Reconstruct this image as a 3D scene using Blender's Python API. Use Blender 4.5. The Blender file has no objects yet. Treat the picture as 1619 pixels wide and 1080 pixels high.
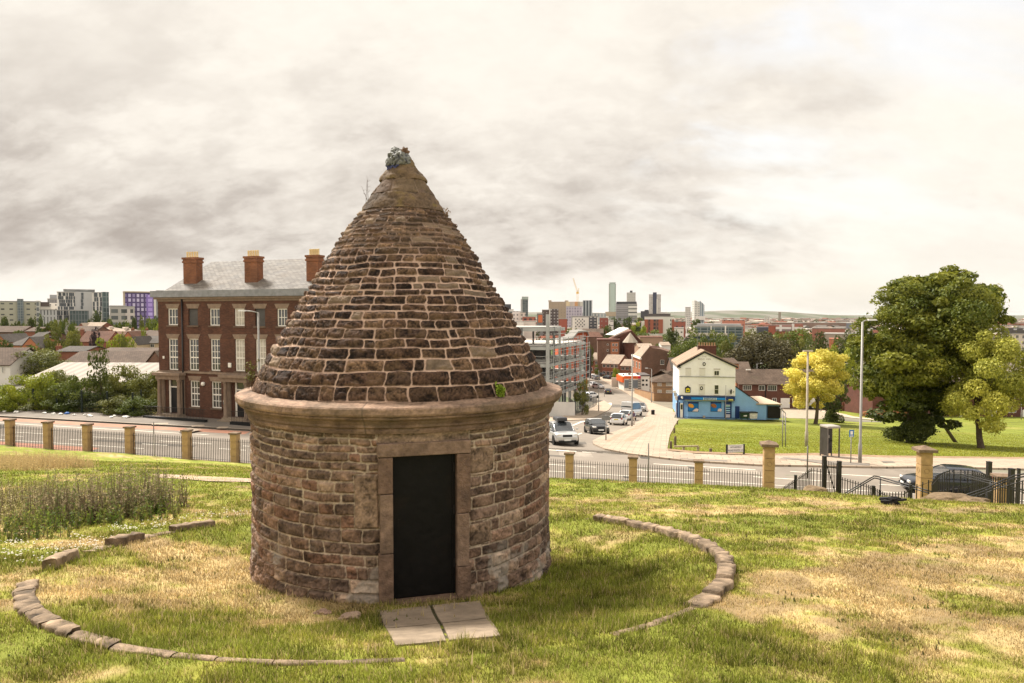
import bpy, bmesh, math, random
import numpy as np
from mathutils import Vector, Matrix, noise as mnoise
SC = bpy.context.scene
COL = SC.collection
R = math.radians
# ------------------------------------------------------------------ camera
CAMZ = 3.55
F = 1079.33
PITCH = math.atan(40.0/F)
cam = bpy.data.objects.new('camera', bpy.data.cameras.new('camera'))
COL.objects.link(cam)
cam.data.lens = 24; cam.data.sensor_width = 36
cam.data.clip_start = 0.1; cam.data.clip_end = 60000
cam.location = (0, 0, CAMZ); cam.rotation_euler = (math.pi/2-PITCH, 0, 0)
SC.camera = cam
# ------------------------------------------------------------------ light
SUN_EL, SUN_AZ = 50.0, -42.0        # azimuth from +Y towards +X
sl = bpy.data.lights.new('sun', 'SUN'); sl.energy = 3.1; sl.angle = R(14); sl.color = (1.0, .945, .86)
sun = bpy.data.objects.new('sun', sl); COL.objects.link(sun)
sd = Vector((math.sin(R(SUN_AZ))*math.cos(R(SUN_EL)), math.cos(R(SUN_AZ))*math.cos(R(SUN_EL)), math.sin(R(SUN_EL))))
sun.rotation_euler = sd.to_track_quat('Z', 'Y').to_euler()
SC.view_settings.view_transform = 'Standard'; SC.view_settings.look = 'None'
SC.view_settings.exposure = 1.57; SC.view_settings.gamma = 1
# ------------------------------------------------------------------ world: Nishita sky under a broken cloud deck
W = bpy.data.worlds.new('World'); SC.world = W; W.use_nodes = True
def world():
    nt = W.node_tree; nt.nodes.clear(); N = nt.nodes; L = nt.links
    def nd(t, **k):
        n = N.new(t)
        for a, b in k.items(): setattr(n, a, b)
        return n
    def mth(op, a, b=None, c=None):
        n = nd('ShaderNodeMath', operation=op)
        for i, v in enumerate((a, b, c)):
            if v is None: continue
            if isinstance(v, (int, float)): n.inputs[i].default_value = v
            else: L.new(v, n.inputs[i])
        return n.outputs[0]
    sky = nd('ShaderNodeTexSky', sky_type='NISHITA', sun_disc=False, sun_elevation=R(SUN_EL), sun_rotation=R(SUN_AZ), air_density=1.2, dust_density=3.0)
    sc = nd('ShaderNodeVectorMath', operation='SCALE'); sc.inputs['Scale'].default_value = 0.10
    L.new(sky.outputs[0], sc.inputs[0])
    tc = nd('ShaderNodeTexCoord'); sp = nd('ShaderNodeSeparateXYZ'); L.new(tc.outputs['Generated'], sp.inputs[0])
    X, Y, Z = sp.outputs
    zz = mth('ADD', mth('MAXIMUM', Z, 0.0), 0.52)
    cx = mth('DIVIDE', X, zz); cy = mth('DIVIDE', Y, zz)
    cb = nd('ShaderNodeCombineXYZ'); L.new(cx, cb.inputs[0]); L.new(cy, cb.inputs[1])
    mp = nd('ShaderNodeMapping'); mp.inputs['Rotation'].default_value = (0, 0, R(24)); mp.inputs['Scale'].default_value = (1, 1.5, 1); mp.inputs['Location'].default_value = (1.7, 3.1, 0)
    L.new(cb.outputs[0], mp.inputs[0])
    def noise(scale, detail, rough, dist, vec=mp):
        n = nd('ShaderNodeTexNoise'); n.inputs['Scale'].default_value = scale; n.inputs['Detail'].default_value = detail
        n.inputs['Roughness'].default_value = rough; n.inputs['Distortion'].default_value = dist
        L.new(vec.outputs[0], n.inputs['Vector']); return n.outputs['Fac']
    n1 = noise(1.7, 9, .50, .35); n2 = noise(4.6, 10, .58, .3)
    # billows: a smooth cell pattern broken up by the finer noise
    vm = nd('ShaderNodeMix', data_type='RGBA', blend_type='ADD'); vm.inputs['Factor'].default_value = .55; nc = nd('ShaderNodeTexNoise'); nc.inputs['Scale'].default_value = 3.4; nc.inputs['Detail'].default_value = 7; nc.inputs['Roughness'].default_value = .6
    L.new(mp.outputs[0], nc.inputs['Vector']); L.new(mp.outputs[0], vm.inputs['A']); L.new(nc.outputs['Color'], vm.inputs['B'])
    vo = nd('ShaderNodeTexVoronoi', feature='SMOOTH_F1'); vo.inputs['Scale'].default_value = 3.2; vo.inputs['Smoothness'].default_value = .8; L.new(vm.outputs['Result'], vo.inputs['Vector'])
    bil = vo.outputs['Distance']
    # the bank of heavier cloud stands left of centre and thins to the right and towards the zenith
    def sm(src, a, b, lo=0.0, hi=1.0):
        m = nd('ShaderNodeMapRange', interpolation_type='SMOOTHSTEP'); m.inputs[1].default_value = a; m.inputs[2].default_value = b; m.inputs[3].default_value = lo; m.inputs[4].default_value = hi
        L.new(src, m.inputs[0]); return m.outputs[0]
    edge = mth('ADD', mth('ADD', X, mth('MULTIPLY', Z, -.35)), mth('MULTIPLY', mth('SUBTRACT', mth('ADD', n1, mth('MULTIPLY', n2, .6)), .8), 1.1))
    reg = sm(edge, .40, .16)
    el = nd('ShaderNodeValToRGB'); L.new(mth('ADD', Z, mth('MULTIPLY', mth('SUBTRACT', n2, .5), .07)), el.inputs[0])
    cr = el.color_ramp; cr.elements[0].position = 0.034; cr.elements[0].color = (0, 0, 0, 1)
    for p, v in ((.052, .35), (.075, .80), (.13, 1), (.22, .80), (.30, .40), (.40, .26), (.75, .2)):
        e = cr.elements.new(p); e.color = (v, v, v, 1)
    n3 = noise(13.0, 8, .62, .2)
    den = mth('ADD', mth('ADD', mth('MULTIPLY', n1, .50), mth('MULTIPLY', n2, .34)), mth('ADD', mth('MULTIPLY', n3, .12), mth('MULTIPLY', sm(bil, .55, .08), .13)))
    # layered cloud bases: light mass, then the darker undersides inside it
    body = mth('ADD', mth('ADD', mth('MULTIPLY', sm(den, .42, .50), .26), mth('MULTIPLY', sm(den, .49, .58), .30)), mth('ADD', mth('MULTIPLY', sm(den, .56, .68), .24), mth('MULTIPLY', sm(n3, .35, .65), .11)))
    g = mth('MULTIPLY', mth('MULTIPLY', mth('ADD', body, .17), el.outputs[0]), mth('ADD', mth('MULTIPLY', reg, .90), .10))
    g = mth('ADD', g, mth('MULTIPLY', mth('ADD', sm(den, .50, .60), sm(n3, .3, .7)), .05))
    g = mth('MINIMUM', mth('MULTIPLY', g, .92), 1.0)
    mx = nd('ShaderNodeMix', data_type='RGBA'); L.new(g, mx.inputs['Factor'])
    mx.inputs['A'].default_value = (.362, .338, .303, 1); mx.inputs['B'].default_value = (.165, .145, .128, 1)
    mp2 = nd('ShaderNodeMapping'); mp2.inputs['Scale'].default_value = (.5, 2.4, 1); mp2.inputs['Rotation'].default_value = (0, 0, R(-12)); L.new(cb.outputs[0], mp2.inputs[0])
    gap = sm(noise(1.3, 7, .55, .2, mp2), .60, .40, 0, .24)
    gx = mth('MULTIPLY', gap, mth('SUBTRACT', 1.0, reg))
    m2 = nd('ShaderNodeMix', data_type='RGBA'); L.new(gx, m2.inputs['Factor']); L.new(mx.outputs['Result'], m2.inputs['A']); L.new(sc.outputs[0], m2.inputs['B'])
    # unseen sky boosted overhead and behind the viewer, added fill for the tower front
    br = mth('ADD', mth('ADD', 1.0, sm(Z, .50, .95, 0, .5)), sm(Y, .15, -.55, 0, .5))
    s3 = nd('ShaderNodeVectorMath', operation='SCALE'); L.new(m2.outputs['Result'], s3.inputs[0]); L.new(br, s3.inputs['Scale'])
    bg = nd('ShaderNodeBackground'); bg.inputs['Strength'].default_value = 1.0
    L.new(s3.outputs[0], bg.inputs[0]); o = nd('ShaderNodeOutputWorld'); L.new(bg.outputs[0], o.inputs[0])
world()
# ------------------------------------------------------------------ pixel <-> world
def ray(px, py):
    u = (px-809.5)/F; v = (540-py)/F
    return Vector((u, math.cos(PITCH)+math.sin(PITCH)*v, -math.sin(PITCH)+math.cos(PITCH)*v))
def at(px, py, Y):
    d = ray(px, py); return Vector((d.x/d.y*Y, Y, CAMZ+d.z/d.y*Y))
def sstep(a, b, x):
    t = np.clip((x-a)/(b-a), 0, 1); return t*t*(3-2*t)
TC = (-1.70, 10.77)          # centre of the lock-up
RING = 4.80
KC = (-1.69, 10.50)         # centre of the kerb ring
def sdist(x, y): return (y+.2275*x-36.65)/1.0256
def zf(x): return -5.44-.0155*np.clip(x, -60, 60)
def zroad(x): return -5.75-.012*np.clip(x, -70, 70)
_ps = [0, 12, 26, 43, 68, 100, 136, 180, 300, 600, 1500, 4000, 60000]
_pz = [0, 0, -1.42, -3.42, -6.0, -8.7, -10.7, -11.7, -13.5, -14.5, -14, -17, -17]
def h(x, y):
    x = np.asarray(x, float); y = np.asarray(y, float)
    s = sdist(x, y)
    plane = 1.435-.149*y-.004*x
    yfen = 36.65-.2275*x
    D = np.maximum((1.435-.149*yfen)-zf(x), -.3)
    Rg = 14+.45*np.clip(x-3, 0, 14)
    park = plane-D*sstep(-Rg, -0.5, s)
    park = park + np.where(s > -40, .06*np.sin(x*.55+y*.2)*np.sin(y*.43-x*.1), 0)*sstep(13, 18, y)
    r = np.hypot(x-KC[0], y-KC[1])/RING
    park = park-.245*(1-sstep(.55, .985, r))
    park = park + 1.2*sstep(0, 10, -y)*0
    pad = sstep(16, 6, x)*sstep(-60, -36, x+0*s)*0
    prof = np.interp(s, _ps, _pz)
    # the brick house on the left stands on level ground
    lft = sstep(-6, -18, x)*sstep(60, 34, s)
    prof = prof*(1-lft)
    out = zroad(x)+prof
    t = sstep(-.3, .35, s)
    return park*(1-t)+out*t
def ground(px, py, off=0.0, y0=3.0, y1=3000):
    d = ray(px, py); kx = d.x/d.y; kz = d.z/d.y
    Y = np.concatenate([np.arange(y0, 60, .05), np.geomspace(60, y1, 6000)])
    dz = CAMZ+kz*Y-(h(kx*Y, Y)+off)
    i = int(np.argmax(dz <= 0))
    if dz[i] > 0: i = len(Y)-1
    if i > 0:
        a, b = dz[i-1], dz[i]; t = a/(a-b) if a != b else 0
        y = Y[i-1]+(Y[i]-Y[i-1])*t
    else: y = Y[0]
    return Vector((kx*y, y, float(h(kx*y, y))+off))
def gy(px, py, ymin): return ground(px, py, 0, ymin)
# value noise
_rs = np.random.RandomState(7); _T = _rs.rand(256, 256)
def vnoise(x, y):
    xi = np.floor(x).astype(int); yi = np.floor(y).astype(int); fx = x-xi; fy = y-yi
    fx = fx*fx*(3-2*fx); fy = fy*fy*(3-2*fy)
    a = _T[xi & 255, yi & 255]; b = _T[(xi+1) & 255, yi & 255]; c = _T[xi & 255, (yi+1) & 255]; d = _T[(xi+1) & 255, (yi+1) & 255]
    return (a*(1-fx)+b*fx)*(1-fy)+(c*(1-fx)+d*fx)*fy
def fbm(x, y, o=4, g=.5):
    s = 0; a = 1; t = 0
    for i in range(o):
        s = s+a*vnoise(x*2**i+17.3*i, y*2**i+5.1*i); t += a; a *= g
    return s/t
# ------------------------------------------------------------------ materials
_M = {}
def mat(key, col, rough=.8, var=.15, scale=4.0, bump=.0, bscale=30.0, metal=0.0, kind=None, col2=None, spec=.25, coat=0, alpha=None, stain=0.0, emis=None, obj_rand=False, **kw):
    if key in _M: return _M[key]
    m = bpy.data.materials.new(key); m.use_nodes = True; nt = m.node_tree; N = nt.nodes; L = nt.links
    p = N['Principled BSDF']; p.inputs['Roughness'].default_value = rough; p.inputs['Metallic'].default_value = metal
    p.inputs['Specular IOR Level'].default_value = spec; p.inputs['Coat Weight'].default_value = coat
    tc = N.new('ShaderNodeTexCoord')
    def noise(sc, det=5, src='Object'):
        n = N.new('ShaderNodeTexNoise'); n.inputs['Scale'].default_value = sc; n.inputs['Detail'].default_value = det; n.inputs['Roughness'].default_value = .6
        L.new(tc.outputs[src], n.inputs['Vector']); return n
    def mix(fac, a, b, mode='MIX'):
        n = N.new('ShaderNodeMix'); n.data_type = 'RGBA'; n.blend_type = mode
        for s, v in (('Factor', fac), ('A', a), ('B', b)):
            if hasattr(v, 'links'): L.new(v, n.inputs[s])
            elif isinstance(v, (int, float)): n.inputs[s].default_value = v
            else: n.inputs[s].default_value = (*v[:3], 1)
        return n.outputs['Result']
    c = col
    if kind == 'attr':
        a = N.new('ShaderNodeVertexColor'); a.layer_name = 'Col'; c = a.outputs[0]
    if kind == 'leaf':
        a = N.new('ShaderNodeVertexColor'); a.layer_name = 'Col'
        c = mix(a.outputs[0], col, col2 or col)
        a2 = N.new('ShaderNodeSeparateColor'); L.new(a.outputs[0], a2.inputs[0]); c = mix(a2.outputs[0], col, col2)
        p.inputs['Subsurface Weight'].default_value = 0
    if kind in ('brick', 'tile', 'slab'):
        b = N.new('ShaderNodeTexBrick'); b.offset = kw.get('offset', .5); L.new(tc.outputs['UV'], b.inputs['Vector'])
        b.inputs['Color1'].default_value = (*col, 1); b.inputs['Color2'].default_value = (*(col2 or tuple(v*.65 for v in col)), 1)
        b.inputs['Mortar'].default_value = (*kw.get('mortar', (.28, .24, .19)), 1)
        b.inputs['Scale'].default_value = 1.0
        bw, bh, ms = kw.get('size', (.225, .075, .010))
        b.inputs['Brick Width'].default_value = bw; b.inputs['Row Height'].default_value = bh; b.inputs['Mortar Size'].default_value = ms
        b.inputs['Mortar Smooth'].default_value = .05 if kw.get('offset') == 0 else .3; b.inputs['Bias'].default_value = 0
        c = b.outputs['Color']
        if bump:
            bp = N.new('ShaderNodeBump'); bp.inputs['Strength'].default_value = bump; bp.inputs['Distance'].default_value = .02; bp.invert = True
            L.new(b.outputs['Fac'], bp.inputs['Height']); L.new(bp.outputs[0], p.inputs['Normal'])
    if kind == 'corr':
        wv = N.new('ShaderNodeTexWave'); wv.bands_direction = 'X'; wv.inputs['Scale'].default_value = kw.get('ws', 1.0); wv.inputs['Distortion'].default_value = .3; wv.inputs['Detail'].default_value = 1
        L.new(tc.outputs['UV'], wv.inputs['Vector']); c = mix(wv.outputs['Fac'], col, col2 or tuple(v*.7 for v in col))
    if var:
        n = noise(scale); mr = N.new('ShaderNodeMapRange'); mr.inputs[1].default_value = .3; mr.inputs[2].default_value = .7
        mr.inputs[3].default_value = 1-var; mr.inputs[4].default_value = 1+var; L.new(n.outputs['Fac'], mr.inputs[0])
        sc2 = N.new('ShaderNodeVectorMath'); sc2.operation = 'SCALE'; L.new(mr.outputs[0], sc2.inputs['Scale'])
        if hasattr(c, 'links'): L.new(c, sc2.inputs[0])
        else: sc2.inputs[0].default_value = col[:3]
        c = sc2.outputs[0]
        if rough < .75:
            m3 = N.new('ShaderNodeMapRange'); m3.inputs[3].default_value = rough*.8; m3.inputs[4].default_value = min(1, rough*1.25); L.new(n.outputs['Fac'], m3.inputs[0]); L.new(m3.outputs[0], p.inputs['Roughness'])
    if stain:
        n = noise(scale*.23, 8); mr = N.new('ShaderNodeMapRange'); mr.inputs[1].default_value = .52; mr.inputs[2].default_value = .66; mr.inputs[4].default_value = stain
        L.new(n.outputs['Fac'], mr.inputs[0]); c = mix(mr.outputs[0], c, kw.get('stcol', (.06, .05, .04)))
    if obj_rand:
        oi = N.new('ShaderNodeObjectInfo'); hs = N.new('ShaderNodeHueSaturation'); mr = N.new('ShaderNodeMapRange'); mr.inputs[3].default_value = .65; mr.inputs[4].default_value = 1.35
        L.new(oi.outputs['Random'], mr.inputs[0]); L.new(mr.outputs[0], hs.inputs['Value']); L.new(c, hs.inputs['Color']); c = hs.outputs[0]
    if hasattr(c, 'links'): L.new(c, p.inputs['Base Color'])
    else: p.inputs['Base Color'].default_value = (*col[:3], 1)
    if bump and kind not in ('brick', 'tile', 'slab'):
        n = noise(bscale, 8); bp = N.new('ShaderNodeBump'); bp.inputs['Strength'].default_value = bump; bp.inputs['Distance'].default_value = kw.get('bd', .03)
        L.new(n.outputs['Fac'], bp.inputs['Height']); L.new(bp.outputs[0], p.inputs['Normal'])
    if kind == 'leaf' or kw.get('transl'):
        tr = N.new('ShaderNodeBsdfTranslucent'); L.new(c, tr.inputs[0]); ms = N.new('ShaderNodeMixShader'); ms.inputs[0].default_value = kw.get('transl', .30)
        L.new(p.outputs[0], ms.inputs[1]); L.new(tr.outputs[0], ms.inputs[2]); L.new(ms.outputs[0], N['Material Output'].inputs[0])
    _M[key] = m; return m
# ------------------------------------------------------------------ mesh helpers
class MB:
    def __init__(s): s.v = []; s.f = []
    def add(s, vs, fs):
        o = len(s.v); s.v += [tuple(v) for v in vs]; s.f += [tuple(o+i for i in f) for f in fs]; return s
    def box(s, x0, x1, y0, y1, z0, z1):
        return s.add([(x0,y0,z0),(x1,y0,z0),(x1,y1,z0),(x0,y1,z0),(x0,y0,z1),(x1,y0,z1),(x1,y1,z1),(x0,y1,z1)],
                     [(0,3,2,1),(4,5,6,7),(0,1,5,4),(1,2,6,5),(2,3,7,6),(3,0,4,7)])
    def cbox(s, c, sz): return s.box(c[0]-sz[0]/2, c[0]+sz[0]/2, c[1]-sz[1]/2, c[1]+sz[1]/2, c[2]-sz[2]/2, c[2]+sz[2]/2)
    def prism(s, poly, axis, a, b):
        n = len(poly)
        def P(p, t): return {'x': (t, p[0], p[1]), 'y': (p[0], t, p[1]), 'z': (p[0], p[1], t)}[axis]
        return s.add([P(p, a) for p in poly]+[P(p, b) for p in poly], [tuple(range(n-1, -1, -1)), tuple(range(n, 2*n))]+[(i, (i+1) % n, n+(i+1) % n, n+i) for i in range(n)])
    def tube(s, pts, rad, n=8, caps=True):
        pts = [Vector(p) for p in pts]; rs = rad if isinstance(rad, (list, tuple)) else [rad]*len(pts); vs = []; fs = []
        for i, p in enumerate(pts):
            t = (pts[min(i+1, len(pts)-1)]-pts[max(i-1, 0)]).normalized()
            a = Vector((0, 0, 1)) if abs(t.z) < .9 else Vector((1, 0, 0)); u = t.cross(a).normalized(); w = t.cross(u).normalized()
            for k in range(n):
                q = 2*math.pi*k/n; vs.append(p+(u*math.cos(q)+w*math.sin(q))*rs[i])
        for i in range(len(pts)-1):
            for k in range(n): fs.append((i*n+k, i*n+(k+1) % n, (i+1)*n+(k+1) % n, (i+1)*n+k))
        if caps: fs.append(tuple(range(n-1, -1, -1))); fs.append(tuple(range((len(pts)-1)*n, len(pts)*n)))
        return s.add(vs, fs)
    def lathe(s, prof, n=32, c=(0, 0)):
        vs = []; fs = []
        for r, z in prof:
            for k in range(n):
                q = 2*math.pi*k/n; vs.append((c[0]+r*math.cos(q), c[1]+r*math.sin(q), z))
        for i in range(len(prof)-1):
            for k in range(n): fs.append((i*n+k, i*n+(k+1) % n, (i+1)*n+(k+1) % n, (i+1)*n+k))
        return s.add(vs, fs)
    def bar(s, a, b, w, d=None):
        d = d or w; a = Vector(a); b = Vector(b); t = (b-a).normalized()
        up = Vector((0, 0, 1)) if abs(t.z) < .95 else Vector((0, 1, 0)); u = t.cross(up).normalized()*w/2; v = u.cross(t).normalized()*d/2
        return s.add([a-u-v, a+u-v, a+u+v, a-u+v, b-u-v, b+u-v, b+u+v, b-u+v], [(0,3,2,1),(4,5,6,7),(0,1,5,4),(1,2,6,5),(2,3,7,6),(3,0,4,7)])
    def mesh(s, name, m=None, smooth=False):
        me = bpy.data.meshes.new(name); me.from_pydata(s.v, [], s.f); me.update()
        bm = bmesh.new(); bm.from_mesh(me); bmesh.ops.recalc_face_normals(bm, faces=bm.faces)
        uv = bm.loops.layers.uv.new('UVMap')
        for f in bm.faces:
            n = f.normal; ax, ay, az = abs(n.x), abs(n.y), abs(n.z)
            if az > .92:
                for l in f.loops: l[uv].uv = (l.vert.co.x, l.vert.co.y)
            else:
                hx = Vector((-n.y, n.x, 0)).normalized(); vv = n.cross(hx)
                if vv.z < 0: vv = -vv
                for l in f.loops: l[uv].uv = (l.vert.co.dot(hx), l.vert.co.dot(vv))
            f.smooth = smooth
        bm.to_mesh(me); bm.free()
        if m: me.materials.append(m)
        return me
    def build(s, name, m, parent=None, smooth=False, loc=None, bev=0):
        return obj(name, s.mesh(name, m, smooth), parent, loc, bev)
def obj(name, me, parent=None, loc=None, bev=0, rot=None):
    o = bpy.data.objects.new(name, me); COL.objects.link(o)
    if parent: o.parent = parent
    if loc is not None: o.location = loc
    if rot is not None: o.rotation_euler = rot
    if bev:
        b = o.modifiers.new('bevel', 'BEVEL'); b.width = bev; b.segments = 2; b.limit_method = 'ANGLE'
    return o
def tag(o, label=None, cat=None, group=None, kind=None):
    if label: o['label'] = label
    if cat: o['category'] = cat
    if group: o['group'] = group
    if kind: o['kind'] = kind
    return o
def thing(name, label, cat, loc=(0, 0, 0), rz=0, group=None):
    o = bpy.data.objects.new(name, None); COL.objects.link(o); o.empty_display_size = .3
    o.location = loc; o.rotation_euler = (0, 0, rz); return tag(o, label, cat, group)
def struct(o): o['kind'] = 'structure'; return o
def copy_tree(o, parent=None):
    c = o.copy(); COL.objects.link(c); c.parent = parent
    for ch in list(o.children): copy_tree(ch, c)
    return c
def npmesh(name, V, Fc, col=None, m=None, smooth=False, nside=4):
    me = bpy.data.meshes.new(name); V = np.asarray(V, np.float32); Fc = np.asarray(Fc, np.int32)
    me.vertices.add(len(V)); me.vertices.foreach_set('co', V.ravel())
    me.loops.add(Fc.size); me.loops.foreach_set('vertex_index', Fc.ravel())
    me.polygons.add(len(Fc)); me.polygons.foreach_set('loop_start', np.arange(0, Fc.size, Fc.shape[1], dtype=np.int32))
    me.polygons.foreach_set('loop_total', np.full(len(Fc), Fc.shape[1], np.int32))
    if smooth: me.polygons.foreach_set('use_smooth', np.ones(len(Fc), bool))
    if col is not None:
        a = me.color_attributes.new('Col', 'FLOAT_COLOR', 'POINT'); c4 = np.ones((len(V), 4), np.float32); c4[:, :3] = col; a.data.foreach_set('color', c4.ravel())
    me.update(calc_edges=True); me.validate()
    if m: me.materials.append(m)
    return me
def gridfaces(nu, nv, wrap=False):
    i, j = np.meshgrid(np.arange(nu if wrap else nu-1), np.arange(nv-1), indexing='ij'); i2 = (i+1) % nu
    return np.stack([i*nv+j, i2*nv+j, i2*nv+j+1, i*nv+j+1], -1).reshape(-1, 4)
def drape(name, poly, off, m, cell=2.0, skirt=0.0, parent=None):
    """a ground sheet: plan polygon cut on a grid, laid on the terrain, with an optional kerb face"""
    bm = bmesh.new(); vs = [bm.verts.new((p[0], p[1], 0)) for p in poly]; f = bm.faces.new(vs); 
    if f.normal.z < 0: f.normal_flip()
    bmesh.ops.triangulate(bm, faces=bm.faces[:])
    xs = [p[0] for p in poly]; ys = [p[1] for p in poly]
    for ax, lo, hi in ((0, min(xs), max(xs)), (1, min(ys), max(ys))):
        t = math.floor(lo/cell)*cell+cell
        while t < hi:
            co = [0, 0, 0]; co[ax] = t; no = [0, 0, 0]; no[ax] = 1
            bmesh.ops.bisect_plane(bm, geom=bm.verts[:]+bm.edges[:]+bm.faces[:], plane_co=co, plane_no=no); t += cell
    for v in bm.verts: v.co.z = float(h(v.co.x, v.co.y))+off
    bmesh.ops.recalc_face_normals(bm, faces=bm.faces)
    if sum(f.normal.z for f in bm.faces) < 0: bmesh.ops.reverse_faces(bm, faces=bm.faces)
    if skirt:
        be = [e for e in bm.edges if e.is_boundary]; r = bmesh.ops.extrude_edge_only(bm, edges=be)
        for v in [g for g in r['geom'] if isinstance(g, bmesh.types.BMVert)]: v.co.z -= skirt
    uv = bm.loops.layers.uv.new('UVMap')
    for f in bm.faces:
        for l in f.loops: l[uv].uv = (l.vert.co.x*.975-l.vert.co.y*.222, l.vert.co.y*.975+l.vert.co.x*.222)
    me = bpy.data.meshes.new(name); bm.to_mesh(me); bm.free(); me.materials.append(m)
    return obj(name, me, parent)
def G(*pts): return [tuple(ground(px, py)[:2]) for px, py in pts]
def GY(ymin, *pts): return [tuple(ground(px, py, 0, ymin)[:2]) for px, py in pts]
# ------------------------------------------------------------------ ground
DRY = [(-4.6, 9.6, 1.6, 1.5, .7), (-3.2, 7.4, 1.6, .9, .55), (7.5, 7.2, 3, 1.2, .7), (4.8, 9.6, 3.0, 1.5, .9), (3.2, 6.2, 3.2, 1.6, .95), (7.0, 9.6, 3, 1.3, .7), (6.7, 15.8, 4.5, 1.4, .95), (5, 7.4, 2.6, 1.0, .8), (-3.6, 9.6, 1.9, 1.7, .62), (-4.6, 8.6, 1.4, 1.2, .5), (-2.2, 8.0, 1.5, .5, .6), (1, 17.5, 4, .9, .5), (-9, 13, 4, 1.2, .3), (10, 12, 3, 1.2, .7), (-15, 27, 5, 1.5, .35), (-3, 16.5, 3, 1.5, .5), (4.0, 4.6, 2.5, 1.0, .8), (-6.5, 6.4, 1.4, .8, .4)]
LUSH = [(2.4, 9.3, 1.8, 1.5, .8), (.6, 7.5, 1.9, 1.3, .95), (1.0, 9.6, 1.2, 1.2, .7), (6.5, 8.9, 1.1, .5, .9), (5.2, 12.9, 3.5, .6, .9), (9, 14.3, 4, .6, .9), (3.9, 10.2, 1.2, 1.0, .7), (4, 21, 8, 1.8, .9), (-8, 25, 8, 2, .6), (-5, 6.6, 2.0, .8, .6), (1.5, 5.8, 1.4, .7, .5), (6.2, 7.0, 1.0, .5, .7), (-1.6, 7.2, 1.2, .5, .7), (-1.2, 5.6, 2.2, .6, .4)]
def dryness(x, y):
    n = fbm(x*.55+3, y*.8+9, 5, .62); d = (n-.5)*2.6+.27
    def g(e): return np.exp(-(((x-e[0]+(fbm(x*1.1+e[0], y*1.1, 3)-.5)*1.6)/e[2])**2+((y-e[1]+(fbm(x*1.3, y*1.3+e[1], 3)-.5)*1.2)/e[3])**2))
    for e in DRY: d = d+e[4]*.62*g(e)
    for e in LUSH: d = d-e[4]*.62*g(e)
    return np.clip(d+(fbm(x*4, y*4, 4)-.5)*1.25, 0, 1)
def grasscol(x, y, rnd=None):
    d = dryness(x, y)[:, None]; v = fbm(x*.9+31, y*.9+7, 4)[:, None]
    green = np.array([.222, .218, .036])*(.62+.75*v); lush = np.array([.125, .165, .022])
    far = sstep(14, 26, y)[:, None]
    green = green*(1-far)+np.array([.225, .240, .032])*far*(.7+.55*v)
    g = green*(.55+.45*np.minimum(1, d*3))+lush*(.45-.45*np.minimum(1, d*3))
    dr = np.array([.43, .315, .150])*(.75+.5*v)
    w = sstep(.30, 1.0, d)*.92
    if rnd is not None:                     # each blade is either green or straw, in the local proportion
        w = (rnd[:, None] < w*1.05)*(.70+.3*w)
    return g*(1-w)+dr*w, d[:, 0]
def make_ground():
    yy = [1.0]
    while yy[-1] < 60000:
        s = .008 if yy[-1] < 45 else (.014 if yy[-1] < 250 else .06)
        yy.append(yy[-1]*(1+s)+ (0 if yy[-1] > 8 else .02))
    yy = np.array(yy)-6; k = np.tan(np.linspace(-1.03, 1.03, 620))
    K, Yg = np.meshgrid(k, yy, indexing='ij'); X = (K*(Yg+6)).ravel(); Y = Yg.ravel()
    Z = h(X, Y)
    near = Y < 42
    Z = Z+np.where(near, (fbm(X*2.2, Y*2.2, 3)-.5)*.05*sstep(0, 2, np.abs(Y)), 0)
    C, d = grasscol(X, Y)
    C = C*(.70+.5*fbm(X*14, Y*14, 3))[:, None]
    bare = sstep(.62, .78, fbm(X*1.7+50, Y*1.7, 4)+.16*d)[:, None]*(d > .5)[:, None]*.6
    C = C*(1-bare)+np.array([.16, .105, .062])*bare
    s = sdist(X, Y); t = sstep(-.8, .2, s)[:, None]
    n = fbm(X*.012+4, Y*.012, 4)[:, None]; n2 = fbm(X*.11, Y*.11, 3)[:, None]
    far = np.where(n > .5, np.array([.055, .075, .022]), np.array([.17, .14, .105]))*(.6+.8*n2)
    lot = np.array([.16, .15, .11])*(.6+.8*n2); w2 = sstep(160, 60, s)[:, None]
    C = C*(1-t)+(far*(1-w2)+lot*w2)*t
    o = obj('ground', npmesh('ground', np.stack([X, Y, Z], 1), gridfaces(len(k), len(yy))[:, ::-1], C, mat('ground', (.1, .1, .1), .95, .12, 9, bump=.5, bscale=40, kind='attr', spec=.15), True))
    struct(o)
make_ground()
SLABQ = [tuple(ground(*p)[:2]) for p in ((597.6, 973), (761, 955.6), (794.4, 1011), (623, 1026.7))]
def inquad(x, y, q, m=0):
    r = np.ones(len(x), bool)
    cx = sum(p[0] for p in q)/4; cy = sum(p[1] for p in q)/4
    sg = None
    for i in range(4):
        a, b = q[i], q[(i+1) % 4]; e = (b[0]-a[0], b[1]-a[1]); L = math.hypot(*e)
        c = (e[0]*(y-a[1])-e[1]*(x-a[0]))/L; s0 = (e[0]*(cy-a[1])-e[1]*(cx-a[0]))
        r &= (c*np.sign(s0) > m)
    return r
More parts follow.
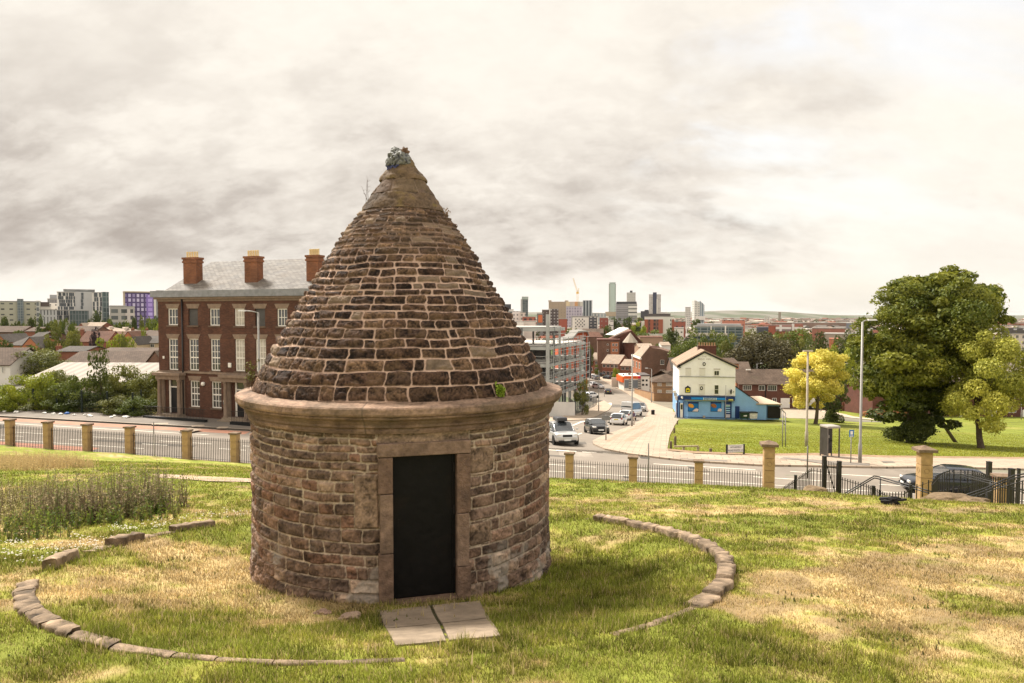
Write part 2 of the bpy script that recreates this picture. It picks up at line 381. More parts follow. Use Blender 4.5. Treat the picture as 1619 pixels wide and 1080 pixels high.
def blades(name, x, y, hgt, wid, col, lean=.6, seed=1, tipmul=1.35):
    rs = np.random.RandomState(seed); n = len(x); z = h(x, y); a = rs.rand(n)*6.283; b = rs.rand(n)*6.283; l = rs.rand(n)*lean*hgt
    dx = np.cos(a)*wid/2; dy = np.sin(a)*wid/2
    V = np.empty((n, 3, 3), np.float32)
    V[:, 0] = np.stack([x-dx, y-dy, z-.01], 1); V[:, 1] = np.stack([x+dx, y+dy, z-.01], 1)
    V[:, 2] = np.stack([x+np.cos(b)*l, y+np.sin(b)*l, z+hgt*np.sqrt(1-.5*(l/np.maximum(hgt, 1e-4))**2)], 1)
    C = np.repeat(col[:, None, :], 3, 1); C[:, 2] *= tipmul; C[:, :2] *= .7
    return npmesh(name, V.reshape(-1, 3), np.arange(3*n).reshape(-1, 3), C.reshape(-1, 3), mat('grass_blade', (.1, .1, .1), .7, .0, kind='attr', spec=.2, transl=.42))
def make_grass():
    rs = np.random.RandomState(3); n = 760000
    Y = 4.4*(36/4.4)**(rs.rand(n)**1.05); X = (rs.rand(n)*2-1)*.86*Y
    keep = sdist(X, Y) < -.6
    r = np.hypot(X-TC[0], Y-TC[1]); keep &= r > 2.27
    clump = fbm(X*5+9, Y*5+2, 3); keep &= rs.rand(n) < .35+1.1*clump
    keep &= ~inquad(X, Y, SLABQ, .01)
    r = np.hypot(X-KC[0], Y-KC[1]); keep &= ~((np.abs(r-RING) < .04) & (rs.rand(n) < .6))
    X = X[keep]; Y = Y[keep]; clump = clump[keep]; n = len(X)
    C, d = grasscol(X, Y, rs.rand(n)); tuft = sstep(.60, .70, fbm(X*2.6+60, Y*2.6+11, 4))*sstep(.75, .35, d); C = C*((.38+1.1*rs.rand(n))*(.50+1.0*clump)*(1-.25*tuft))[:, None]  # clump noise puts shading between tufts into the blade colour
    st = rs.rand(n) < .10+.14*d; C[st] = np.array([.46, .35, .17])*(.6+.6*rs.rand(st.sum()))[:, None]
    r = np.hypot(X-KC[0], Y-KC[1])/RING
    tall = (1+1.0*sstep(.6, .3, d)*(clump-.2))*(1+.5*(r < 1))
    hg = (.012+.030*rs.rand(n))*tall*(1+.7*tuft)*(1+.016*Y); wd = .003+.0010*Y
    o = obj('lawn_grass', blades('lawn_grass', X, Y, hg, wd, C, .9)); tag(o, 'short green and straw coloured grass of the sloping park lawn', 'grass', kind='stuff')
make_grass()
# ------------------------------------------------------------------ stone work
def stonefield(TH, V, rad, edges, lens, seed, gap=.012, rnd=.03, wob=.012, special=()):
    """TH, V flat arrays (angle, height along the surface); rad(v) radius; returns distance inside the stone, id, special flag"""
    rs = np.random.RandomState(seed)
    arc = TH*rad(V)
    Vp = V+(fbm(arc*2.3+seed, V*2.3, 3)-.5)*wob*3
    ci = np.clip(np.searchsorted(edges, Vp)-1, 0, len(edges)-2)
    d = np.zeros(len(V)); sid = np.zeros(len(V), int)
    for c in range(len(edges)-1):
        m = ci == c
        if not m.any(): continue
        r = float(rad(np.array([(edges[c]+edges[c+1])/2]))[0]); L = 2*math.pi*r; b = [0]
        while b[-1] < L: b.append(b[-1]+lens[c]*rs.choice([.5, .75, 1, 1, 1.3, 1.6])*(.8+.4*rs.rand()))
        b = np.array(b)*(L/b[-1]); u = (TH[m]/(2*math.pi)+.5)*L+(fbm(arc[m]*3, V[m]*9+c*3, 2)-.5)*wob*2.2
        k = np.clip(np.searchsorted(b, u)-1, 0, len(b)-2)
        hx = (b[k+1]-b[k])/2-gap; hy = (edges[c+1]-edges[c])/2-gap
        px = np.abs(u-(b[k]+b[k+1])/2)-hx; py = np.abs(Vp[m]-(edges[c]+edges[c+1])/2)-hy
        R_ = np.minimum(rnd, np.minimum(hx, hy)*.8)
        qx = px+R_; qy = py+R_
        sd_ = np.hypot(np.maximum(qx, 0), np.maximum(qy, 0))+np.minimum(np.maximum(qx, qy), 0)-R_
        d[m] = -sd_; sid[m] = c*131+k
    d = d+(fbm(arc*5+3, V*5, 3)-.5)*gap*1.5
    sp = np.zeros(len(V), bool)
    for i, (t0, t1, v0, v1) in enumerate(special):
        cx = (t0+t1)/2*rad(V); hx = (t1-t0)/2*rad(V); px = np.abs(arc-cx+(fbm(V*4, arc*2+i, 2)-.5)*.03)-hx; py = np.abs(V-(v0+v1)/2+(fbm(arc*4, V+i, 2)-.5)*.03)-(v1-v0)/2
        qx = px+.03; qy = py+.03
        sd_ = np.hypot(np.maximum(qx, 0), np.maximum(qy, 0))+np.minimum(np.maximum(qx, qy), 0)-.03
        m = sd_ < gap; d[m] = -sd_[m]; sid[m] = 90000+i; sp |= m
    return d, sid, sp
def stonecol(sid, pal, seed):
    rs = np.random.RandomState(seed); n = 100000; idx = rs.randint(0, len(pal), n); v = .72+.56*rs.rand(n)
    return np.array(pal)[idx[sid % n]]*v[sid % n][:, None]
TB = thing('stone_lock_up', 'round sandstone village lock-up with conical stone roof and black door', 'lock-up', (TC[0], TC[1], 0))
FACE = math.atan2(-TC[1], -TC[0])           # direction from the tower to the camera
DTH = R(6.3)                                 # the door looks a little to the right
def make_wall():
    nu, z0, z1 = 1400, -.75, 2.14; nv = 250; Rw = 2.29
    th = np.linspace(-math.pi, math.pi, nu, endpoint=False); v = np.linspace(z0, z1, nv); TH, V = np.meshgrid(th, v, indexing='ij'); TH = TH.ravel(); V = V.ravel()
    rs = np.random.RandomState(11); e = [z0]
    while e[-1] < z1:
        t = (e[-1]-z0)/(z1-z0); e.append(e[-1]+(.215-.115*t)*(.85+.3*rs.rand()))
    e[-1] = z1+.02; e = np.array(e); lens = [.36-.08*((a-z0)/(z1-z0)) for a in e[:-1]]
    rad = lambda q: np.full(len(q), Rw)
    sp = [(R(-22.5), R(-14.7), .88, 1.56), (R(15.2), R(23.5), .55, .83), (R(15.2), R(24.5), 1.5, 1.83), (R(-15), R(15), 1.93, 2.12)]
    sp = [(a+DTH, b+DTH, c, d_) for a, b, c, d_ in sp]
    TH2 = TH                                    # measured from the door side
    d, sid, spm = stonefield(TH2, V, rad, e, lens, 5, gap=.010, rnd=.020, wob=.021, special=sp)
    arc = TH*Rw
    rough = fbm(arc*9, V*14, 4)-.5; fine = fbm(arc*45, V*45, 3)-.5
    off = (stonecol(sid, [[1, 1, 1]], 3)[:, 0]-1)*.03
    low = sstep(.45, -.1, V)
    dep = sstep(-.004, .020, d)*(.026+.014*low)
    r = Rw-.032+dep+(off*1.3+rough*.034*(1+low)+fine*.012)*sstep(-.002, .015, d)+fine*.006
    r += .018*sstep(.15, -.3, V)
    pal = [[.150, .092, .062], [.175, .108, .074], [.120, .076, .053], [.205, .132, .092], [.160, .104, .074], [.100, .066, .048], [.25, .172, .12], [.168, .092, .060], [.125, .082, .060]]
    C = stonecol(sid, pal, 8)
    C[spm] = np.array([.20, .135, .092])
    C *= np.clip(1+rough*1.7+fine*1.3, .3, 3)[:, None]
    C = np.where((sstep(.60, .70, fbm(arc*1.3+7, V*1.7, 4))*.5)[:, None] > rs.rand(1)*0+.25, C*.62, C)
    mort = np.array([.40, .315, .235])*(1+fine)[:, None]; m = sstep(.003, -.004, d)[:, None]*np.clip(.25+1.1*fbm(arc*2, V*2, 3), 0, 1)[:, None]
    C = C*(1-m)+mort*m
    lich = (sstep(.57, .66, fbm(arc*3.1+20, V*3.1+4, 5))*sstep(.75, .1, V)*.55)[:, None]; C = C*(1-lich)+np.array([.33, .29, .24])*lich
    grn = (sstep(1.85, 2.14, V)*.5*fbm(arc*2, V*8, 3))[:, None]; C = C*(1-grn)+np.array([.09, .085, .04])*grn
    A = FACE+TH; P = np.stack([r*np.cos(A), r*np.sin(A), V], 1)
    Fc = gridfaces(nu, nv, True)
    cut = (np.abs(TH-DTH) < R(13.2)) & (V < 1.93); keep = ~cut[Fc].any(1)
    obj('wall', npmesh('wall', P, Fc[keep], C, mat('wall_stone', (.2, .1, .1), .92, .10, 35, bump=.35, bscale=90, bd=.01, kind='attr', spec=.2), True), TB)
make_wall()
CPROF_R = [2.235, 2.13, 1.93, 1.65, 1.367, 1.15, .951, .76, .60, .56]
CPROF_Z = [2.455, 2.70, 3.09, 3.58, 4.05, 4.42, 4.74, 5.00, 5.17, 5.22]
def make_cone():
    z0, z1 = 2.44, 5.22; nu, nv = 1400, 330
    sl_ = np.concatenate([[0], np.cumsum(np.hypot(np.diff(CPROF_R), np.diff(CPROF_Z)))]); Ls = sl_[-1]
    radS = lambda s: np.interp(s, sl_, CPROF_R)
    th = np.linspace(-math.pi, math.pi, nu, endpoint=False); s = np.linspace(0, Ls, nv); TH, S = np.meshgrid(th, s, indexing='ij'); TH = TH.ravel(); S = S.ravel()
    rs = np.random.RandomState(4); e = [0.0, .205, .415, .59]
    while e[-1] < Ls:
        t = e[-1]/Ls; e.append(e[-1]+(.142-.05*t)*(.80+.42*rs.rand()))
    e[-1] = Ls+.02; e = np.array(e); lens = [.42, .44, .34]+[.34-.12*(a/Ls) for a in e[3:-1]]
    d, sid, _ = stonefield(TH, S, radS, e, lens, 21, gap=.0115, rnd=.020, wob=.024)
    r0 = np.interp(S, sl_, CPROF_R); zz = np.interp(S, sl_, CPROF_Z); arc = TH*r0
    rough = fbm(arc*10, S*13, 4)-.5; fine = fbm(arc*48, S*48, 3)-.5
    top = sstep(.62*Ls, .8*Ls, S)
    off = (stonecol(sid, [[1, 1, 1]], 5)[:, 0]-1)
    bulge = sstep(-.003, .013, d)*.75+.25*sstep(.0, .05, d)
    chip = sstep(.58, .72, fbm(arc*7+40, S*9, 4))
    disp = bulge*.032+(off*.045+rough*.060-chip*.014)*bulge+fine*.020*bulge
    # near the top the courses lap over each other
    ci = np.clip(np.searchsorted(e, S)-1, 0, len(e)-2); fr = (S-e[ci])/(e[ci+1]-e[ci]); disp += top*(.5-fr)*.03
    nr, nz = .82, .57
    pal = [[.050, .028, .018], [.064, .037, .023], [.035, .021, .015], [.082, .049, .029], [.054, .032, .020], [.041, .025, .017], [.106, .064, .038]]
    C = stonecol(sid, pal, 6)*np.clip(1+rough*2.4+fine*2.4, .3, 3)[:, None]
    lt = np.zeros(len(S)); 
    for k, q in ((7, .93), (13, .97)):
        lt = np.maximum(lt, (stonecol(sid, [[1, 1, 1]], k)[:, 0] > 1.255)*.9)
    C = C*(1-lt[:, None]*.8)+np.array([.20, .145, .10])*lt[:, None]*.8*(1+rough)[:, None]
    C = C+top[:, None]*np.array([.022, .015, .008])
    warm = sstep(.62, .72, fbm(arc*5+3, S*5, 4))[:, None]*.28; C = C*(1-warm)+np.array([.17, .105, .055])*warm
    mort = np.array([.38, .262, .195])*(.85+.5*fbm(arc*6, S*6, 3)+fine*.5)[:, None]
    m = sstep(.003, -.006, d)[:, None]*(1-top*.72)[:, None]; C = C*(1-m)+mort*m
    A = FACE+TH; rr = r0+disp*nr; P = np.stack([rr*np.cos(A), rr*np.sin(A), zz+disp*nz], 1)
    obj('roof', npmesh('roof', P, gridfaces(nu, nv, True), C, mat('roof_stone', (.1, .1, .1), .93, .10, 40, bump=.4, bscale=80, bd=.012, kind='attr', spec=.2), True), TB)
make_cone()
def lathe_stone(name, prof, base, parent, joints=0, jd=.012, nu=900, res=.012, rough=.012, jcol=.4, seed=1, moss=None, jw=.008, parentz=0):
    pr = np.array(prof, float); sl_ = np.concatenate([[0], np.cumsum(np.hypot(*np.diff(pr, axis=0).T))]); nv = max(4, int(sl_[-1]/res))
    s = np.unique(np.concatenate([np.linspace(0, sl_[-1], nv), sl_])); nv = len(s)
    r0 = np.interp(s, sl_, pr[:, 0]); z0 = np.interp(s, sl_, pr[:, 1]); th = np.linspace(-math.pi, math.pi, nu, endpoint=False)
    TH, S = np.meshgrid(th, s, indexing='ij'); RR = np.repeat(r0[None], nu, 0); ZZ = np.repeat(z0[None], nu, 0)
    TH, S, RR, ZZ = [a.ravel() for a in (TH, S, RR, ZZ)]; arc = TH*np.maximum(RR, .05)
    n = fbm(arc*6+seed*9, S*9+seed, 4)-.5; fine = fbm(arc*45, S*45+seed, 3)-.5; disp = n*rough*2+fine*.006
    C = np.array(base)*(1+n*1.1+fine*.9)[:, None]
    if joints:
        rs = np.random.RandomState(seed); js = np.sort((np.arange(joints)+.35*rs.rand(joints))/joints*2*math.pi-math.pi)
        k = np.searchsorted(js, TH) % joints; tone = (.82+.36*rs.rand(joints))[k]; C = C*tone[:, None]
        dj = np.min(np.abs((TH[:, None]-js[None]+math.pi) % (2*math.pi)-math.pi), 1)*RR
        j = sstep(jw, 0, dj); disp -= j*jd; C = C*(1-j[:, None])+np.array([.30, .22, .16])*jcol*j[:, None]
        disp += ((rs.rand(joints)-.5)*.012)[k]
    dk = sstep(.55, .68, fbm(arc*1.7+3*seed, S*1.2, 4))[:, None]*.5; C = C*(1-dk)+C*.45*dk
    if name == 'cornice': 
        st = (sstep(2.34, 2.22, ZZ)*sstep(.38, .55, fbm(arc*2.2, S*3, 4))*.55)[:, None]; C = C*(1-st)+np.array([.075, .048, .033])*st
    if moss is not None:
        mm = sstep(.53, .64, fbm(arc*2.6+11, S*4+seed, 4))[:, None]*moss[3]; C = C*(1-mm)+np.array(moss[:3])*mm
    A = FACE+TH; P = np.stack([(RR+disp)*np.cos(A), (RR+disp)*np.sin(A), ZZ+disp*.3+n*rough], 1)
    return obj(name, npmesh(name, P, gridfaces(nu, nv, True), C, mat('dressed_stone', (.1, .1, .1), .9, .10, 30, bump=.3, bscale=70, bd=.01, kind='attr', spec=.2), True), parent)
lathe_stone('cornice', [(2.25, 2.07), (2.315, 2.08), (2.33, 2.12), (2.325, 2.15), (2.36, 2.165), (2.365, 2.20), (2.40, 2.25), (2.44, 2.275), (2.45, 2.30), (2.435, 2.305), (2.47, 2.315), (2.485, 2.34), (2.487, 2.405), (2.47, 2.425), (2.20, 2.475), (2.0, 2.50)], (.225, .148, .102), TB, joints=15, seed=4, res=.010, rough=.010, moss=(.10, .08, .05, .30))
lathe_stone('cap_course', [(.50, 5.12), (.615, 5.15), (.645, 5.17), (.60, 5.26), (.505, 5.415), (.44, 5.43)], (.108, .072, .044), TB, joints=3, seed=6, nu=420, moss=(.17, .12, .03, .5), rough=.02)
lathe_stone('cap_course', [(.44, 5.40), (.49, 5.42), (.335, 5.655), (.27, 5.66)], (.100, .066, .044), TB, joints=7, seed=9, nu=420, moss=(.12, .09, .04, .3), rough=.02, jcol=1, jd=.025, jw=.018)
lathe_stone('capstone', [(.28, 5.62), (.362, 5.64), (.345, 5.70), (.24, 5.85), (.15, 5.98), (.09, 6.07), (.0, 6.10)], (.105, .070, .040), TB, seed=12, nu=300, moss=(.14, .10, .035, .4), rough=.028)
# door and its stone surround
def make_door():
    pc = 2.285; A = FACE+DTH; g = thing('door_surround', None, None); g.parent = TB
    g.rotation_euler = (0, 0, A+math.pi/2); g.location = (math.cos(A)*pc, math.sin(A)*pc, 0)       # local -y points outwards
    ow, iw, ot, it, zb = .585, .405, 1.965, 1.795, -.22
    dm = mat('door_stone', (.155, .098, .068), .9, .45, 9, bump=.9, bscale=22, stain=.8, stcol=(.09, .06, .045), spec=.2)
    dm2 = mat('door_stone_pale', (.195, .130, .092), .9, .4, 9, bump=.9, bscale=22, stain=.7, stcol=(.10, .07, .05), spec=.2)
    def blk(nm, x0, x1, z0, z1, m, y=0): 
        b = MB(); b.box(x0, x1, -.03+y, .22, z0, z1); o = b.build(nm, m, g, bev=.012); return o
    for sx, cuts in ((-1, (zb, .58, 1.33, it-.002)), (1, (zb, .33, 1.02, it-.002))):
        for i in range(3):
            x0, x1 = sorted((sx*iw, sx*(ow-.02*(i % 2)))); blk('jamb_stone', x0, x1, cuts[i]+.004, cuts[i+1]-.004, dm if i != 1 else dm2, .006*i)
    blk('lintel', -ow-.01, ow, it+.002, ot, dm2)
    b = MB(); b.box(-iw, iw, -.05, .2, -.22, -.052); b.build('threshold', dm, g, bev=.01)
    d = MB(); d.box(-iw+.006, iw-.006, .10, .15, -.045, it-.006)
    dl = d.build('door', mat('door_black', (.0045, .004, .0035), .55, .4, 8, bump=.35, bscale=14, stain=.7, stcol=(.014, .009, .006), spec=.16), g, bev=.004)
    f = MB()
    for x0, x1, z0, z1 in ((-iw+.008, -iw+.04, -.045, it-.008), (iw-.04, iw-.008, -.045, it-.008), (-iw+.041, iw-.041, it-.045, it-.008)): f.box(x0, x1, .085, .103, z0, z1)
    f.build('door_frame', mat('door_black'  , ()), g)
    for z in (.30, 1.0, 1.55): MB().tube([(iw-.02, .08, z), (iw-.02, .08, z+.11)], .012).build('hinge', mat('door_iron', (.012, .01, .009), .6, .3, 10), dl)
    MB().cbox((-iw+.09, .096, .93), (.035, .006, .09)).build('lock_plate', mat('door_black', ()), dl)
make_door()
# plastic bag caught on the tip, knob, twigs
def make_bag():
    bm = bmesh.new(); bmesh.ops.create_icosphere(bm, subdivisions=6, radius=1)
    V = np.array([v.co[:] for v in bm.verts]); Fc = np.array([[v.index for v in f.verts] for f in bm.faces]); bm.free()
    def rn(p, s, o): return np.array([mnoise.noise(Vector(q)*s+Vector((o, o*2, 0))) for q in p])
    a = 1-np.abs(rn(V, 1.7, 1))*2.6; b = 1-np.abs(rn(V, 3.6, 5))*2.4; w = rn(V, 1.0, 9)
    d = 1+.20*a+.11*b+.35*w
    P = V*d[:, None]*np.array([.155, .15, .175]); P[:, 0] -= .06*(P[:, 2] < 0)*np.abs(P[:, 2])*4
    t = (P[:, 2]+.2)/.4; C = np.where((t < .34)[:, None], np.array([.05, .055, .14]), np.array([.125, .125, .11]))
    C = C*(.45+.9*b)[:, None]; dk = (sstep(.2, .5, rn(V, 2.2, 13))*sstep(.45, .7, t))[:, None]; C = C*(1-dk)+np.array([.04, .04, .045])*dk
    P += np.array([TC[0]-.055, TC[1]-.10, 5.93])
    tag(obj('plastic_bag', npmesh('plastic_bag', P, Fc, np.clip(C, .01, 1), mat('bag', (.3, .3, .3), .55, 0, kind='attr', spec=.3, bump=.3, bscale=25), True)), 'crumpled grey and blue plastic bag caught on the roof tip', 'bag')
    bm = bmesh.new(); bmesh.ops.create_icosphere(bm, subdivisions=4, radius=.075)
    for v in bm.verts: v.co *= 1+.5*mnoise.noise(v.co*26); v.co += Vector((.02, -.02, 6.10))
    me = bpy.data.meshes.new('finial'); bm.to_mesh(me); bm.free(); me.materials.append(mat('finial', (.13, .075, .04), .9, .4, 20, bump=.5)); obj('finial', me, TB)
make_bag()
def twig(name, label, p, n, hgt, lean, seed, col=(.10, .065, .04), rad=.004, leaves=0, lcol=(.12, .16, .02)):
    rs = random.Random(seed); b = MB(); lf = MB()
    for i in range(n):
        a = Vector(p)+Vector((rs.uniform(-.04, .04), rs.uniform(-.04, .04), 0)); pts = [a]; hh = hgt*rs.uniform(.55, 1)
        dx = lean[0]+rs.uniform(-.3, .3); dy = lean[1]+rs.uniform(-.2, .2)
        for k in range(5):
            a = a+Vector((dx*hh/5*rs.uniform(.3, 1.4), dy*hh/5, hh/5)); pts.append(a)
            if k > 0:
                q = a+Vector((rs.uniform(-1, 1), rs.uniform(-1, 1), rs.uniform(.2, 1)))*hh*.12; b.tube([a, q], [rad*.6, rad*.2], 4)
                for _ in range(leaves):
                    c = a+(q-a)*rs.random()+Vector((rs.uniform(-1, 1), rs.uniform(-1, 1), rs.uniform(-1, 1)))*.03; u = Vector((rs.uniform(-1, 1), rs.uniform(-1, 1), rs.uniform(-1, 1))).normalized()*.022; w = u.cross(Vector((rs.random(), rs.random(), 1))).normalized()*.012
                    lf.add([c-u, c+w, c+u, c-w], [(0, 1, 2, 3)])
        b.tube(pts, [rad, rad*.9, rad*.8, rad*.6, rad*.5, rad*.3], 5)
    o = b.build(name, mat('twig_%d' % int(col[0]*1000), col, .9, .2, 20)); tag(o, label, 'weed')
    if leaves: lf.build('leaves', mat('weedleaf_%d' % int(lcol[0]*1000), lcol, .7, .3, 30), o)
    return o
twig('dry_weed', 'thin dead weed stalk sprouting from the upper left of the stone cone', (TC[0]-.53, TC[1]-.25, 5.27), 3, .46, (-.18, 0), 2, rad=.0045)
twig('dry_weed', 'small dry pale tuft on the right of the stone cone', (TC[0]+.66, TC[1]-.15, 5.06), 3, .14, (.1, 0), 5, (.30, .2, .12), leaves=3, lcol=(.35, .24, .16))
twig('ledge_weed', 'brown and green weeds growing on the left end of the cornice', (TC[0]-2.2, TC[1]-.62, 2.47), 7, .42, (.05, 0), 3, (.13, .08, .045), leaves=5, lcol=(.14, .14, .03))
twig('ledge_weed', 'bright green fern on the right part of the cornice', (TC[0]+1.55, TC[1]-1.66, 2.47), 9, .16, (.0, 0), 8, (.14, .18, .02), leaves=16, lcol=(.22, .30, .03))
# ------------------------------------------------------------------ ring of kerb stones
KM = mat('kerb_stone', (.27, .19, .125), .92, .3, 6, bump=.7, bscale=30, stain=.4, stcol=(.12, .09, .06), spec=.2, kind='attr')
def ringang(px, py):
    p = ground(px, py); return math.atan2(p.y-KC[1], p.x-KC[0])
def kerbrun(name, label, a0, a1, top, wid, seglen, seed, height=.3, r0=RING, topf=None, flare=None):
    rs = np.random.RandomState(seed); V = []; Fc = []; C = []
    if a1 < a0: a1 += 2*math.pi
    a = a0
    while a < a1-.02:
        L = seglen*(.7+.6*rs.rand())/r0; b = min(a1, a+L); n = 14; m = 10; tone = .8+.4*rs.rand(); dz = (rs.rand()-.5)*.016; dr = (rs.rand()-.5)*.02
        g = .005/r0; w = wid*(.92+.16*rs.rand()); base = len(V)
        tp = top if topf is None else topf((a+b)/2)
        if flare: w *= flare((a+b)/2)
        na = min(1, w/.16)
        for i in range(n+1):
            q = a+g+(b-a-2*g)*i/n; inset = .005 if i in (0, n) else 0
            prof = [(-w/2, -height), (-w/2, -.08), (-w/2+inset*.3, tp-.02), (-w/2+.008, tp-inset), (-w/4, tp+.004-inset), (0, tp+.006-inset), (w/4, tp+.004-inset), (w/2-.008, tp-inset), (w/2, tp-.02), (w/2, -height)]
            for j, (x, z) in enumerate(prof):
                rr = r0+dr+x; cx = KC[0]+math.cos(q)*rr; cy = KC[1]+math.sin(q)*rr; gz = float(h(KC[0]+math.cos(q)*(RING+.15), KC[1]+math.sin(q)*(RING+.15)))
                k = mnoise.noise(Vector((cx*7, cy*7, z*9+seed))); k2 = mnoise.noise(Vector((cx*25, cy*25, z*25)))
                V.append((cx+math.cos(q)*(k*.04+k2*.02)*na, cy+math.sin(q)*(k*.04+k2*.02)*na, gz+z+dz+(k*.018+k2*.014)*na)); C.append(np.array([.205, .148, .098])*tone*(1+.8*k+.7*k2))
        for i in range(n):
            for j in range(m-1): Fc.append((base+i*m+j, base+(i+1)*m+j, base+(i+1)*m+j+1, base+i*m+j+1))
        for i0 in (base, base+n*m):
            for j in range(4): Fc.append((i0+j, i0+j+1, i0+8-j, i0+9-j))
        a = b
    o = obj(name, npmesh(name, V, Fc, np.clip(C, .02, 1), KM)); return tag(o, label, 'kerb')
A_ = ringang
kerbrun('stone_kerb', 'long low sandstone edging curving round the front left of the ring', A_(46, 925), A_(655, 1052), .045, .15, .55, 3, topf=lambda q: float(np.interp(q, [A_(70, 1000), A_(190, 1040)], [.055, .0])), flare=lambda q: float(np.interp(q, [A_(60, 985), A_(130, 1025), A_(230, 1048), A_(400, 1054)], [1.3, .9, .7, .5])))
kerbrun('stone_kerb', 'raised broken sandstone kerb along the right side of the ring', A_(975, 1007), A_(945, 822), .10, .17, .75, 5, topf=lambda q: .000+.13*min(1, max(0, (q-A_(1060, 960))/.35)), flare=lambda q: .6 if q < A_(1060, 960) else 1.2)
for i, (p0, p1, lab, tp) in enumerate((((162, 884), (130, 900), 'single sandstone block standing far left on the ring', .13), ((254, 856), (222, 868), 'middle one of the three loose ring blocks on the left', .13), ((366, 838), (312, 848), 'longest ring block on the left, nearest the wall', .12), ((222, 868), (203, 878), 'sunken dark ring stone between the two left blocks', .02), ((312, 848), (268, 858), 'sunken flat ring stone left of the longest block', .02), ((928, 824), (905, 826), 'small flat stone right of the lock-up wall', .03))):
    q0, q1 = sorted((A_(*p0), A_(*p1)))
    if q1-q0 > math.pi: q0, q1 = q1, q0+2*math.pi
    kerbrun('kerb_block', lab, q0, q1, tp, .21, 1.3, 20+i)
# paving slabs and loose stones
def slab(q, lab, tone, seed):
    n = 12; V = []; C = []
    P = [Vector((*p, 0)) for p in q]; c = sum(P, Vector())/4; P = [c+(p-c)*.935 for p in P]
    for i in range(n+1):
        for j in range(n+1):
            u, v = i/n, j/n; p = P[0]*(1-u)*(1-v)+P[1]*u*(1-v)+P[2]*u*v+P[3]*(1-u)*v
            k = mnoise.noise(p*9); V.append((p.x, p.y, float(h(p.x, p.y))+.022+k*.003+.002*seed))
    b = MB(); b.add(V, [tuple(int(t) for t in f) for f in gridfaces(n+1, n+1)])
    ring = [i*(n+1) for i in range(n+1)]+[n*(n+1)+j for j in range(1, n+1)]+[i*(n+1)+n for i in range(n-1, -1, -1)]+[j for j in range(n-1, 0, -1)]
    o = len(b.v); b.v += [(V[i][0], V[i][1], V[i][2]-.09) for i in ring]; m = len(ring)
    for i in range(m): b.f.append((ring[i], ring[(i+1) % m], o+(i+1) % m, o+i))
    tag(b.build('paving_slab', mat('paving_%d' % seed, tone, .9, .25, 5, bump=.4, bscale=60, stain=.6, stcol=(.15, .115, .08), spec=.15), smooth=False), lab, 'paving slab', 'four slabs laid in front of the door')
struct(drape('bare_soil', [tuple(ground(*v)[:2]) for v in ((593, 966), (762, 948.5), (799, 1012), (621, 1030))], .006, mat('joint_soil', (.05, .045, .02), .95, .4, 9), .2))
sp_ = {k: tuple(ground(*v)[:2]) for k, v in dict(a=(597, 968), b=(681, 959.5), c=(760, 951.5), d=(603+5, 997), e=(696.7, 989), f=(776.7, 980), g=(623, 1026.7), i=(708, 1018), j=(794.4, 1011)).items()}
slab([sp_[k] for k in 'abed'], 'rear left paving slab before the black door', (.215, .165, .118), 1)
slab([sp_[k] for k in 'bcfe'], 'rear right paving slab before the black door', (.245, .188, .135), 2)
slab([sp_[k] for k in 'deig'], 'front left paving slab before the black door', (.23, .178, .126), 3)
slab([sp_[k] for k in 'efji'], 'front right paving slab before the black door', (.26, .20, .142), 4)
def rock(name, label, cat, p, sz, seed, m, rz=0, sub=4, amp=.35, sink=.25):
    bm = bmesh.new(); bmesh.ops.create_icosphere(bm, subdivisions=sub, radius=1)
    for v in bm.verts:
        k = 1+amp*mnoise.noise(v.co*1.3+Vector((seed, 0, 0)))+amp*.5*mnoise.noise(v.co*3.1+Vector((seed, 3, 0)))
        v.co = Vector((v.co.x*sz[0], v.co.y*sz[1], v.co.z*sz[2]))*k
    me = bpy.data.meshes.new(name); bm.to_mesh(me); bm.free(); me.materials.append(m)
    return tag(obj(name, me, None, (p[0], p[1], p[2]+sz[2]*(1-sink*2)), rot=(0, 0, rz)), label, cat)
RM = mat('loose_stone', (.22, .14, .10), .92, .3, 12, bump=.6, bscale=40)
rock('loose_stone', 'flat reddish stone lying in the grass left of the slabs', 'stone', ground(510, 971), (.10, .07, .035), 2, RM)
rock('loose_stone', 'larger pale stone lying beside the left edge of the slabs', 'stone', ground(553, 978), (.13, .08, .045), 5, mat('loose_stone_pale', (.30, .21, .15), .92, .3, 12, bump=.6, bscale=40), .5)
# ------------------------------------------------------------------ roads and pavements
ASPH = mat('asphalt', (.205, .172, .138), .9, .14, .5, bump=.25, bscale=25, stain=.25, stcol=(.115, .098, .08), spec=.25)
REDL = mat('red_lane', (.36, .175, .115), .9, .2, .8, bump=.2, bscale=25)
PAVE = mat('pavement_slabs', (.37, .29, .215), .9, .12, .7, kind='slab', size=(.9, .6, .02), col2=(.30, .235, .175), mortar=(.15, .115, .085), bump=.2)
PAVB = mat('pavement_brown', (.30, .215, .15), .9, .2, .8, bump=.2)
PAVT = mat('pavement_tarmac', (.17, .145, .12), .9, .22, .35, bump=.25, bscale=20, stain=.3, stcol=(.10, .09, .075))
KERB = mat('kerb_edge', (.36, .30, .24), .9, .2, 2)
PAINT = mat('road_paint', (.66, .60, .50), .8, .25, 3)
LAWN = mat('verge_grass', (.155, .175, .020), .95, .34, .35, bump=.9, bscale=6, stain=.5, stcol=(.29, .25, .065), bd=.15)
def sx(s, x): return (x, 36.65-.2275*x+1.0256*s)          # plan point at distance s beyond the park fence line
road = drape('road', [sx(.45, -120), sx(.45, 90), sx(11.8, 90), sx(11.8, 3), sx(11.8, -120)], .012, ASPH, 4); struct(road)
